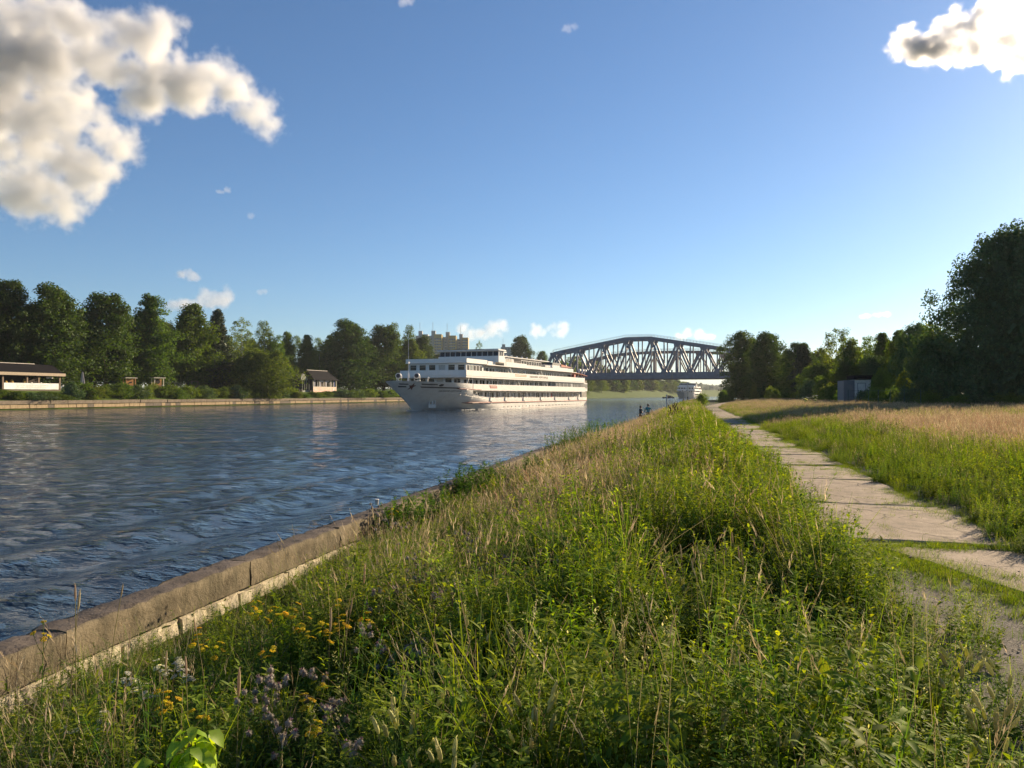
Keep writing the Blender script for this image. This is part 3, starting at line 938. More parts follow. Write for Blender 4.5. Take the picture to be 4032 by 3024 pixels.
for c in range(150):                 # tufts rooted in cracks of the slabs
    y0 = r.uniform(8.2, 60); t0_ = r.uniform(7.3, 9.2); a0 = r.normal() * .5 + (0 if r.random() < .6 else 1.5)
    for k in range(int(r.integers(3, 14))):
        q = r.normal() * .22
        pts.append((x_near(t0_ + q * math.cos(a0) + r.normal() * .03, y0), y0 + q * math.sin(a0) + r.normal() * .03))
for c in range(60):                  # sods that have crept well onto the slabs
    y0 = r.uniform(8.2, 45); left = r.random() < .45; t0_ = 7.35 if left else 9.15
    for k in range(int(r.integers(8, 26))):
        pts.append((x_near(t0_ + (1 if left else -1) * abs(r.normal()) * .22, y0), y0 + r.normal() * .25))
pts = np.array(pts)
Pt = np.stack([pts[:, 0], pts[:, 1], z_near(pts[:, 0], pts[:, 1]) + .01], -1)
It = np.array(PIDX['turf'])[r.integers(0, 3, len(Pt))]
scatter('short_turf', 'short green turf creeping over the slab joints of the path', Pt, It, r.uniform(.3, .75, len(Pt)), .1, 72)

# loose stones over the bare gravel
y = r.uniform(2.4, 9.5, 3600); t = r.uniform(6.8, 9.6, 3600)
x = x_near(t, y); kp = pnoise(x, y, 2.0) > .4; x, y, t = x[kp], y[kp], t[kp]
onslab = ((y > 8.05) & (t > 7.4) & (t < 9.2)) | ((y > 4.9) & (y < 7.85) & (t > 8.85 - .373 * (y - 4.9)))
sz = np.where(onslab, .003, .0055) * np.exp(r.normal(0, .45, len(x)))
Pp = np.stack([x, y, z_near(x, y) + np.where(onslab, .024, .010)], -1)
scatter('loose_gravel', 'small stones strewn over the bare near end of the path', Pp, np.array(PIDX['pebble'])[r.integers(0, 4, len(x))], sz, .3, 82)
# ------------------------------------------------------------------ trees
BARK = solid('bark', (0.10, 0.078, 0.055), rough=0.95, var=0.4, scale=2.5, bump=0.6, bscale=9, spec=0.1)
BIRCH = solid('birch_bark', (0.45, 0.43, 0.38), rough=0.85, var=0.3, scale=3, dirt=(0.06, 0.05, 0.045), dscale=2.2, damt=0.8, spec=0.1)
LEAF_D = foliage('dark_leaf', (0.042, 0.084, 0.013), trans=0.38, var=0.15, hue=0.012, rough=0.6, gloss=0.015)
LEAF_M = foliage('mid_leaf', (0.065, 0.118, 0.016), trans=0.46, var=0.18, hue=0.015, rough=0.6, gloss=0.015)
LEAF_L = foliage('light_leaf', (0.088, 0.140, 0.020), trans=0.46, var=0.2, hue=0.018, rough=0.6, gloss=0.015)
LEAF_B = foliage('blue_leaf', (0.064, 0.118, 0.048), trans=0.28, var=0.15, hue=0.012, rough=0.6, gloss=0.02)
NEEDLE = foliage('needle_leaf', (0.026, 0.045, 0.018), trans=0.15, var=0.15, hue=0.01, rough=0.6, gloss=0.03)

def crown_shape(kind, f):
    """half-width (0..1) at height fraction f of the crown"""
    if kind == 'round': return math.sin(math.pi * min(max(f * .84 + .14, 0), 1)) ** .5
    if kind == 'tall': return (min(1, f * 2.6 + .62)) * max(0.0, 1 - max(0, f - .35) / .67) ** .55
    if kind == 'cone': return (min(1, f * 6 + .6)) * max(0.0, 1 - f) ** .8 + .03
    if kind == 'column': return (min(1, f * 4 + .6)) * max(0.0, 1 - max(0, f - .8) / .22) ** .6
    if kind == 'flat': return (min(1, f * 2.5 + .5)) * max(0.0, 1 - max(0, f - .55) / .47) ** .5
    return 1

def tree_mesh(seed, H, Rad, kind='round', base=.12, lobes=90, per=70, leaf=.34, lobe=.16, hang=.2, trunk_r=.25, gaps=.0, limbs=9, top_jag=.05, core=1.0):
    """returns (trunk MB, crown arrays). Leaf clumps grow on the ends of limbs that leave the trunk."""
    r = np.random.default_rng(seed)
    tk = MB()
    lean = r.normal(0, .02, 2)
    zs = np.linspace(-.3, H * .9, 9)
    def axis(z): return Vector((lean[0] * z + .12 * math.sin(z * .5 + seed), lean[1] * z + .12 * math.cos(z * .43 + seed), z))
    tk.tube([axis(z) for z in zs], [trunk_r * (1.25 if i == 0 else 1) * max(.07, (1 - z / H) ** .8) for i, z in enumerate(zs)], 7)
    cen = []; lobes = int(lobes * 1.35)
    for i in range(lobes):
        f = (i + r.random()) / lobes
        f = f ** .92
        z = H * (base + (1 - base) * f)
        az = i * 2.399 + r.normal() * .5
        w = crown_shape(kind, f) * Rad * (1 + r.normal() * .10)
        q = w * (r.uniform(.25, 1.0) ** .5)
        sx = 1.0 + .25 * math.sin(az * 2 + seed) + .15 * math.sin(az * 3 + 2 * seed)
        c = np.array([q * math.cos(az) * sx, q * math.sin(az) * sx, z + r.normal() * H * .012])
        if f > .9: c[2] += r.uniform(0, top_jag) * H
        ax = axis(c[2]); c[0] += ax.x; c[1] += ax.y
        sz = lobe * Rad * (1.2 - .55 * f) * r.uniform(.6, 1.4) * 1.5 + .2 * leaf
        cen.append((c, sz))
    for i in range(limbs):
        c, sz = cen[int((i + .5) / limbs * len(cen) * .85)]
        z0 = max(H * base * .7, c[2] - .6 * math.hypot(c[0], c[1]) - .5)
        a = axis(z0); b = Vector(c)
        mid = (a + b) / 2 + Vector((0, 0, -.06 * (b - a).length))
        rr = trunk_r * .42 * max(.25, 1 - z0 / H)
        tk.tube([a, mid, b], [rr, rr * .6, rr * .2], 5)
    Vs = []; Cs = []
    for c, sz in cen:
        if r.random() < gaps: continue
        m = int(per * 1.35 * r.uniform(.7, 1.3))
        d = r.normal(size=(m, 3)); d /= np.linalg.norm(d, axis=1)[:, None]
        q = d * (r.random(m) ** .42)[:, None] * np.array([1.15, 1.15, .8]) * sz
        q[:, 2] -= hang * (q[:, 0] ** 2 + q[:, 1] ** 2) / max(sz, .1)
        P = c + q
        # leaf card: random orientation leaning to face out and up
        nrm = d * .7 + r.normal(size=(m, 3)) * .6 + np.array([0, 0, .45])
        nrm /= np.linalg.norm(nrm, axis=1)[:, None]
        u = np.cross(nrm, r.normal(size=(m, 3))); u /= np.linalg.norm(u, axis=1)[:, None] + 1e-9
        v = np.cross(nrm, u)
        s = leaf * r.uniform(.6, 1.3, m)[:, None]
        quad = np.stack([P - u * s * .5, P + v * s * .32 - u * s * .05 + nrm * s * .1, P + u * s * .55 - nrm * s * .12, P - v * s * .32 - u * s * .02 + nrm * s * .08], 1)
        Vs.append(quad.reshape(-1, 3))
        tone = r.uniform(.72, 1.3, m) * r.uniform(.85, 1.15)
        col = np.stack([tone * r.uniform(.9, 1.2, m), tone, tone * r.uniform(.8, 1.1, m)], -1)
        Cs.append(np.repeat(col, 4, 0))
    # larger leaves deep inside close the crown
    m = int(core * lobes * 9)
    if m:
        f = r.random(m); zc = H * (base + (1 - base) * f * .93)
        w = np.array([crown_shape(kind, q) for q in f]) * Rad * .74 * np.sqrt(r.random(m))
        az = r.random(m) * 6.283
        P = np.stack([w * np.cos(az), w * np.sin(az), zc], -1)
        nrm = r.normal(size=(m, 3)); nrm /= np.linalg.norm(nrm, axis=1)[:, None]
        u = np.cross(nrm, r.normal(size=(m, 3))); u /= np.linalg.norm(u, axis=1)[:, None] + 1e-9
        v = np.cross(nrm, u); s = leaf * 2.3 * r.uniform(.6, 1.3, m)[:, None]
        Vs.append(np.stack([P - u * s * .5, P + v * s * .36, P + u * s * .55, P - v * s * .36], 1).reshape(-1, 3))
        tone = r.uniform(.75, 1.2, m); Cs.append(np.repeat(np.stack([tone, tone, tone], -1), 4, 0))
    V = np.concatenate(Vs); C = np.concatenate(Cs)
    F = np.arange(len(V)).reshape(-1, 4)
    return tk, V, F, C

TREES = {}
def tree_kind(key, leafmat, bark=None, **kw):
    tk, V, F, C = tree_mesh(**kw)
    TREES[key] = (tk.mesh('trunk', bark or BARK, True), np_mesh('crown', V, F, leafmat, False, C), kw['H'], kw['Rad'])

def tree(name, key, loc, label, H=None, wid=None, rz=0.0, group=None, cat='tree', trunk=True):
    t, c, h0, r0 = TREES[key]
    s = (H / h0) if H else 1.0
    sw = (wid / r0) if wid else s
    e = empty(name, loc, rz)
    e.scale = (sw, sw, s)
    if trunk: inst('trunk', t, e)
    inst('crown', c, e)
    tag(e, label, cat, group)
    return e

tree_kind('lime1', LEAF_D, seed=1, H=20, Rad=6.0, kind='tall', base=.10, lobes=120, per=95, leaf=.42, lobe=.20, trunk_r=.35)
tree_kind('lime2', LEAF_D, seed=2, H=20, Rad=5.6, kind='round', base=.10, lobes=120, per=95, leaf=.42, lobe=.20, trunk_r=.35)
tree_kind('lime3', LEAF_M, seed=3, H=18, Rad=5.0, kind='tall', base=.12, lobes=105, per=95, leaf=.40, lobe=.21, trunk_r=.3)
tree_kind('cone1', LEAF_M, seed=4, H=18, Rad=4.0, kind='tall', base=.10, lobes=100, per=90, leaf=.36, lobe=.22, trunk_r=.28, top_jag=.06)
tree_kind('spruce', NEEDLE, seed=5, H=17, Rad=3.2, kind='cone', base=.06, lobes=130, per=70, leaf=.34, lobe=.20, hang=.5, trunk_r=.25)
tree_kind('birch1', LEAF_M, BIRCH, seed=6, H=16, Rad=3.6, kind='tall', base=.2, lobes=55, per=70, leaf=.28, lobe=.20, hang=.7, trunk_r=.16, limbs=16, top_jag=.06, core=.3)
tree_kind('birch2', LEAF_L, BIRCH, seed=7, H=15, Rad=3.2, kind='round', base=.25, lobes=36, per=60, leaf=.26, lobe=.20, hang=.6, trunk_r=.14, limbs=20, top_jag=.06, core=0)
tree_kind('willow', LEAF_L, seed=8, H=9, Rad=5.2, kind='round', base=.03, lobes=110, per=95, leaf=.30, lobe=.2, hang=.5, trunk_r=.22)
tree_kind('poplar', LEAF_D, seed=9, H=20, Rad=4.4, kind='column', base=.05, lobes=130, per=90, leaf=.40, lobe=.24, hang=.5, trunk_r=.35)
tree_kind('wood1', LEAF_L, seed=10, H=15, Rad=4.5, kind='flat', base=.08, lobes=60, per=60, leaf=.55, lobe=.24, trunk_r=.22)
tree_kind('wood2', LEAF_M, seed=11, H=15, Rad=4.2, kind='tall', base=.08, lobes=60, per=60, leaf=.55, lobe=.25, trunk_r=.22)
tree_kind('wood3', LEAF_L, seed=12, H=13, Rad=4.2, kind='round', base=.05, lobes=55, per=60, leaf=.5, lobe=.26, trunk_r=.2)
tree_kind('bush1', LEAF_M, seed=13, H=2.2, Rad=1.5, kind='round', base=.03, lobes=34, per=45, leaf=.17, lobe=.25, trunk_r=.04, limbs=5)
tree_kind('bush2', LEAF_L, seed=14, H=2.0, Rad=1.7, kind='flat', base=.03, lobes=34, per=45, leaf=.16, lobe=.25, trunk_r=.04, limbs=5)
tree_kind('bush3', LEAF_B, seed=15, H=2.0, Rad=1.4, kind='round', base=.03, lobes=34, per=45, leaf=.17, lobe=.25, trunk_r=.04, limbs=5)
tree_kind('maple_big', LEAF_B, seed=16, H=19, Rad=9.5, kind='tall', base=.02, lobes=330, per=120, leaf=.36, lobe=.13, hang=.35, trunk_r=.42, limbs=24, gaps=.0, core=2.2)
tree_kind('linden', LEAF_B, seed=17, H=14, Rad=6.0, kind='round', base=.06, lobes=150, per=90, leaf=.32, lobe=.17, hang=.35, trunk_r=.3, limbs=14, core=2.0)
tree_kind('ash_open', LEAF_L, seed=18, H=12, Rad=3.8, kind='round', base=.2, lobes=70, per=50, leaf=.27, lobe=.16, hang=.2, trunk_r=.17, limbs=22, gaps=.1, core=0.1)

def on_far(x, Y):
    X = (x - 2016.0) / FPX * Y
    return Vector((X, Y, float(z_far(X, Y)) - .1))
def on_near(x, Y):
    X = (x - 2016.0) / FPX * Y
    return Vector((X, Y, float(z_near(X, Y)) - .05))
def h_of(top, Y, z0): return EYE + (HOR - top) / FPX * Y - z0
def far_depth(x, back):
    """distance at which the ray through column x is `back` metres behind the far quay"""
    u = (x - 2016.0) / FPX
    ys_ = np.linspace(60, 1500, 4000)
    return float(ys_[np.argmax((far_edge(ys_) - u * ys_) * .95 > back)])

def far_tree(key, x, hw, top, back, label, group=None, name='tree', rz=None):
    Y = far_depth(x, back); p = on_far(x, Y)
    return tree(name, key, p, label, h_of(top, Y, p.z), 1.12 * hw / FPX * Y, rz if rz is not None else x * .37, group)
G = 'trees on the opposite bank'
far_tree('lime1', -150, 100, 1120, 24, 'dark broadleaf tree overhanging the cafe pavilion roof', G)
far_tree('lime2', 30, 95, 1120, 22, 'tall dark tree standing over the cafe pavilion', G)
far_tree('lime1', 215, 118, 1145, 17, 'spreading tree whose low leaves hang beside the closed parasol', G, rz=1.0)
far_tree('lime2', 415, 112, 1172, 18, 'broad dark tree behind the closed parasol and the first wooden kiosk', G, rz=2.2)
far_tree('cone1', 590, 78, 1185, 17, 'pointed tree rising between the two wooden kiosks', G)
far_tree('lime3', 735, 85, 1210, 18, 'bushy tree with a stepped crown right of the wooden kiosks', G)
far_tree('spruce', 865, 62, 1236, 16, 'narrow dark conifer beside the bushy stepped tree', G)
far_tree('birch2', 955, 60, 1265, 40, 'thin open birch with bare twigs against the sky', G)
far_tree('birch1', 1045, 55, 1280, 45, 'feathery pale birch behind the round willow', G)
far_tree('willow', 1010, 108, 1388, 5, 'low round willow bush on the lawn by the quay', G)
far_tree('birch1', 960, 60, 1330, 60, 'birch crown behind the round willow bush', G)
for i, (x, top) in enumerate([(1085, 1330), (1130, 1322), (1175, 1332), (1215, 1328), (1260, 1340), (1300, 1335)]):
    far_tree(['birch1', 'cone1', 'birch1', 'lime3', 'birch1', 'cone1'][i], x, 38, top, 34 + 5 * (i % 3), 'slender tree in the row of trunks behind the curtained hut', 'row of slender trees behind the hut')
far_tree('lime1', 1375, 92, 1276, 26, 'full tall tree right behind the curtained hut', G, rz=.5)
far_tree('lime2', 1510, 78, 1292, 24, 'dense tree between the curtained hut and the bow of the ship', G, rz=1.9)
far_tree('birch1', 1545, 40, 1283, 45, 'drooping birch top showing over the dense tree', G)
far_tree('birch1', 1610, 42, 1292, 45, 'drooping birch next to the mast of the ship', G, rz=.3)
far_tree('lime3', 1600, 55, 1345, 18, 'lighter tree just left of the mast of the ship', G)
far_tree('lime1', 1660, 52, 1335, 40, 'dark tree in front of the apartment towers', G, rz=3.0)
far_tree('lime2', 1790, 70, 1390, 30, 'tree hidden behind the wheelhouse of the ship', G)
far_tree('poplar', 2052, 42, 1332, 35, 'upright tree standing above the aft roof of the ship', G)
far_tree('birch2', 1888, 22, 1352, 60, 'small twiggy tree top above the wheelhouse roof', G)
far_tree('lime3', 2125, 34, 1390, 30, 'rounded tree top beside the end post of the bridge', G)
far_tree('lime2', 2000, 60, 1430, 28, 'low tree behind the aft decks of the ship', G)
rr_ = random.Random(5)
for i, (x, hw, top, back) in enumerate([(-60, 90, 1200, 45), (110, 90, 1215, 45), (310, 90, 1235, 45), (500, 80, 1260, 42), (660, 80, 1280, 45), (800, 70, 1300, 42), (880, 60, 1330, 50), (1320, 70, 1350, 55), (1450, 70, 1345, 50), (1580, 60, 1370, 55), (1090, 70, 1400, 60), (1230, 70, 1400, 60), (1740, 70, 1400, 55), (985, 60, 1350, 70), (1065, 60, 1355, 75)]):
    far_tree(['lime2', 'lime3', 'wood2'][i % 3], x, hw, top, back, ('dark tree in the second row behind the cafe and kiosks' if x < 700 else 'dark tree in the second row behind the conifer and willow' if x < 1290 else 'dark tree in the second row behind the hut and ship bow'), 'second row of trees on the opposite bank')
for i, (x, top, dY) in enumerate([(2215, 1428, 40), (2262, 1412, 70), (2300, 1440, 50), (2335, 1425, 90), (2240, 1450, 20), (2180, 1440, 30)]):
    far_tree(['wood2', 'wood1'][i % 2], x, 45, top, dY, 'dark tree seen through the end panels of the bridge', 'trees behind the end of the bridge')
# wood along the bank beyond the bridge
for i in range(46):
    x = 2290 + i * 9.2 + rr_.uniform(-6, 6)
    back = rr_.uniform(16, 30) + (i % 3) * 14
    top = float(np.interp(x, [2290, 2450, 2560, 2600, 2650, 2700], [1470, 1466, 1470, 1500, 1496, 1516])) + rr_.uniform(-12, 22) + (22 if i % 3 == 0 else 0)
    Y = far_depth(x, back)
    if Y > 1400: continue
    p = on_far(x, Y)
    tree('tree', ['wood1', 'wood3', 'wood3', 'birch1', 'wood1', 'wood2'][i % 6], p, ['broad', 'rounded', 'rounded', 'feathery', 'broad', 'tapering'][i % 6] + ' tree in the wood beyond the bridge, ' + ('near the ship stern' if x < 2420 else 'under the bridge crown' if x < 2560 else 'toward the distant ship'),
         h_of(top, Y, p.z), rr_.uniform(24, 36) / FPX * Y, rr_.random() * 6, 'wood beyond the bridge')
# hedge shrubs on the slope above the far quay
x = -120; i = 0
while x < 1660:
    Y = far_depth(x, rr_.uniform(1.6, 4.6))
    wpx = rr_.uniform(26, 48) * (165 / Y) ** .8
    hh = rr_.uniform(1.9, 3.4) * (1.15 if i % 5 == 2 else 1)
    if not (290 < x < 330 and i % 2):
        p = on_far(x, Y)
        kk = rr_.randrange(5)
        if x < 250 or 1190 < x < 1345: hh *= .5
        mark_ = next(q for lim, q in ((245, 'below the cafe pavilion'), (420, 'below the closed parasol'), (570, 'below the kiosk nearer the parasol'), (690, 'below the kiosk with the round panel'), (890, 'between the kiosks and the willow'), (1120, 'beneath the round willow'), (1340, 'below the curtained hut'), (9999, 'between the hut and the ship bow')) if x < lim)
        tree('shrub', ['bush1', 'bush2', 'bush3', 'bush1', 'bush2'][kk], p, ['mid green', 'yellow-green', 'bluish dark', 'mid green', 'yellow-green'][kk] + ' quay hedge shrub ' + mark_, hh, wpx / FPX * Y * 1.15, rr_.random() * 6, 'hedge shrubs on the opposite quay', 'shrub')
    x += wpx * rr_.uniform(.8, 1.3); i += 1

# ---- near bank, right-hand side
def near_tree(key, x, hw, top, Y, label, group=None, name='tree', cat='tree', rz=None):
    p = on_near(x, Y)
    return tree(name, key, p, label, h_of(top, Y, p.z), hw / FPX * Y, rz if rz is not None else x * .61, group, cat)
G2 = 'trees right of the path'
near_tree('poplar', 2925, 62, 1318, 215, 'dense dark tree at the end of the path in front of the bridge', G2)
near_tree('poplar', 3015, 72, 1322, 200, 'dense tree with a lit right flank beside the dark one', G2, rz=2)
near_tree('lime3', 2965, 60, 1345, 235, 'tree filling the gap between the two dense trees', G2)
near_tree('lime2', 2905, 34, 1440, 262, 'smaller tree behind the dark dense tree near the water', G2)
near_tree('lime2', 3150, 75, 1358, 190, 'round dark tree right of the two dense trees', G2)
near_tree('spruce', 3170, 60, 1372, 172, 'dark conifer in front of the round tree', G2)
near_tree('lime3', 3105, 50, 1390, 215, 'tree between the dense pair and the round dark tree', G2)
near_tree('ash_open', 3290, 75, 1305, 160, 'airy pale tree with sky showing through its crown', G2)
near_tree('wood3', 3345, 50, 1350, 145, 'yellow-green tree beside the airy pale tree', G2)
near_tree('willow', 3230, 70, 1440, 150, 'dark green thicket left of the grey shed', G2, name='shrub', cat='shrub')
near_tree('ash_open', 3420, 70, 1335, 165, 'open tree behind the grey shed', G2, rz=1)
near_tree('lime3', 3470, 60, 1325, 140, 'broad tree behind the grey shed', G2)
near_tree('lime3', 3540, 62, 1312, 125, 'sunlit tree next to the tall dark tree', G2, rz=2.2)
near_tree('linden', 3610, 95, 1290, 105, 'tree leaning against the tall dark tree', G2)
near_tree('linden', 3440, 70, 1410, 128, 'dark rounded tree right above the grey shed', G2, rz=4)
near_tree('willow', 3470, 50, 1462, 98, 'round green shrub growing beside the grey shed', G2, name='shrub', cat='shrub', rz=1)
near_tree('wood3', 3560, 38, 1470, 92, 'bright yellow-green bush at the foot of the tall dark tree', G2, name='shrub', cat='shrub', rz=3)
near_tree('maple_big', 3990, 265, 935, 80, 'tallest tree, dark and massive, at the edge of the field', G2, rz=.4)
near_tree('linden', 3700, 110, 1330, 84, 'lower dark tree fused with the left side of the tallest tree', G2, rz=2)
near_tree('linden', 4080, 130, 1240, 92, 'dark tree behind the right side of the tallest tree', G2, rz=5)
for i, (x, hw, top, Y) in enumerate([(3080, 60, 1400, 240), (3220, 70, 1390, 215), (3270, 60, 1420, 185), (3380, 70, 1380, 190), (3500, 70, 1350, 175), (3590, 70, 1345, 150), (3330, 60, 1430, 130), (3200, 60, 1450, 165), (3120, 60, 1450, 180), (3660, 80, 1300, 120)]):
    near_tree(['lime3', 'wood3', 'lime2', 'wood1'][i % 4], x, hw, top, Y, 'tree filling the wood behind the grey shed', 'wood behind the grey shed')
for i, (x, Y, hw, top) in enumerate([(2970, 175, 16, 1518), (3035, 150, 24, 1528), (3055, 148, 20, 1535), (3100, 160, 25, 1530), (3190, 140, 40, 1500), (3265, 118, 40, 1518), (3320, 105, 34, 1540), (3400, 95, 34, 1540), (3450, 92, 40, 1535),
                               (3520, 86, 40, 1535), (3580, 82, 50, 1530), (3660, 78, 60, 1545), (3760, 76, 60, 1560), (3860, 76, 70, 1560), (3980, 75, 70, 1555), (2845, 150, 22, 1540), (2760, 118, 26, 1552), (2870, 190, 26, 1530), (3240, 128, 36, 1490), (3350, 112, 40, 1500)]):
    near_tree(['bush1', 'bush2', 'bush3'][(i * 2 + (x in (3035, 3055, 2760, 2970))) % 3] if x not in (3035, 3055, 2760, 2970) else 'bush2', x, hw, top, Y, ('small bush at the end of the path' if x < 2900 else 'bush at the foot of the dense dark trees' if x < 3130 else 'bush left of the grey shed' if x < 3300 else 'bush beside the field fence' if x < 3640 else 'bush under the tallest tree'), 'bushes along the edge of the field', 'shrub', 'shrub')
# trees outside the picture on the right whose shade falls on the foreground
G3 = 'trees shading the near end of the path'
tree('tree', 'linden', (36.9, 28.5, -.05), 'shade tree beyond the right edge of the field', 17, 5.0, 0.3, G3)
tree('tree', 'linden', (44.5, 31.0, -.05), 'shade tree beyond the right edge of the field', 16, 5.5, 2.3, G3)
# ------------------------------------------------------------------ river cruise ship
WHITE = solid('ship_white_paint', (0.66, 0.64, 0.60), rough=0.42, var=0.06, scale=0.6, dirt=(0.56, 0.47, 0.36), dscale=0.5, damt=0.22)
HULLW = solid('hull_paint', (0.64, 0.62, 0.58), rough=0.38, var=0.10, scale=0.35, dirt=(0.42, 0.36, 0.29), dscale=0.6, damt=0.4)
REDP = solid('red_oxide_paint', (0.22, 0.045, 0.035), rough=0.6, var=0.3, scale=1.5, dirt=(0.30, 0.18, 0.12), dscale=1.5, damt=0.5)
REDB = solid('bright_red_paint', (0.42, 0.05, 0.035), rough=0.5, var=0.15)
NAVY = solid('navy_paint', (0.012, 0.013, 0.022), rough=0.5, var=0.2)
GOLD = solid('gold_paint', (0.30, 0.17, 0.025), rough=0.5, var=0.15)
LETTER = solid('brown_letter_paint', (0.07, 0.03, 0.018), rough=0.6, var=0.15)
DARKG = solid('dark_glass', (0.010, 0.012, 0.016), rough=0.12, var=0.2, scale=0.7, spec=0.22)
CURT = solid('curtain_cloth', (0.46, 0.42, 0.36), rough=0.7, var=0.25, scale=2)
TEAL = solid('teal_curtain', (0.05, 0.13, 0.12), rough=0.7, var=0.2)
STEEL = solid('grey_steel', (0.36, 0.36, 0.36), rough=0.45, var=0.2)
DECKP = solid('deck_paint', (0.30, 0.25, 0.20), rough=0.8, var=0.2)
ORANGE = solid('orange_awning', (0.36, 0.10, 0.05), rough=0.8, var=0.2)

SHIP_L = 97.5; HB = 7.15
def stem_x(z): return 7.0 * max(0.0, 1 - z / 5.45) ** 1.12 + (max(0, -z) * 1.2)
def half_breadth(X, z):
    zz = min(max(z, -0.6), 5.5)
    q = (X - stem_x(zz)) / float(np.interp(zz, [-.6, 0, 2, 5.45], [30, 25, 19, 13.5]))
    q = min(max(q, 0.0), 1.0)
    b = HB * math.sin(q * math.pi / 2) ** float(np.interp(zz, [-.6, 0, 3.2, 5.45], [1.15, 1.0, .86, .74]))
    e = float(np.interp(zz, [-.6, 0, 1.2, 2.5], [83, 86, 89, 90]))
    end = float(np.interp(zz, [-.6, 0, 1.0, 2.5], [93, 95.5, 97.6, 98]))
    if X > e:
        f = min((X - e) / (end - e), 1.0)
        b *= math.sqrt(max(0.0, 1 - .8 * f ** 2.2))
    return b
def hull_top(X):
    return float(np.interp(X, [0, 13, 17.6, 17.9, 20, 25.6, 90, 98], [5.45, 5.2, 5.12, 3.1, 2.75, 2.4, 2.3, 2.3]))

def ship_windows(root, me_list, xs, z, y, rot=0.0, pick=None):
    for i, X in enumerate(xs):
        inst('window', me_list[(pick[i % len(pick)] if pick else i % len(me_list))], root, (X, y, z), (0, 0, rot))

def window_mesh(w, h, glass, bars=0, frame=.07, d=.06):
    """framed window facing -Y, origin in the middle"""
    m = MB()
    m.box((-w/2 - frame, -d, -h/2 - frame), (-w/2, 0, h/2 + frame)); m.box((w/2, -d, -h/2 - frame), (w/2 + frame, 0, h/2 + frame))
    m.box((-w/2, -d, h/2), (w/2, 0, h/2 + frame)); m.box((-w/2, -d - .02, -h/2 - frame), (w/2, 0, -h/2))
    m.box((-w/2, -.025, -h/2), (w/2, -.004, h/2), 1)
    for b in range(bars):
        x = -w/2 + w * (b + 1) / (bars + 1); m.box((x - .025, -d + .01, -h/2), (x + .025, -.026, h/2))
    return m.mesh('window', [WHITE, glass])

def text_mesh(body, h, width, extr=.02, shear=0.0):
    c = bpy.data.curves.new('lettering', 'FONT')
    c.body = body; c.size = 1.0; c.extrude = 0.0; c.shear = shear; c.offset = 0.022
    o = bpy.data.objects.new('lettering', c); COL.objects.link(o)
    bpy.context.view_layer.update()
    me = bpy.data.meshes.new_from_object(o.evaluated_get(bpy.context.evaluated_depsgraph_get()))
    bpy.data.objects.remove(o)
    n = len(me.vertices); co = np.zeros(n * 3, np.float32); me.vertices.foreach_get('co', co); co = co.reshape(-1, 3)
    lo, hi = co.min(0), co.max(0)
    co[:, 0] = (co[:, 0] - lo[0]) / (hi[0] - lo[0]) * width
    co[:, 1] = (co[:, 1] - lo[1]) / (hi[1] - lo[1]) * h
    me.vertices.foreach_set('co', co.ravel()); me.materials.clear()
    return me, co

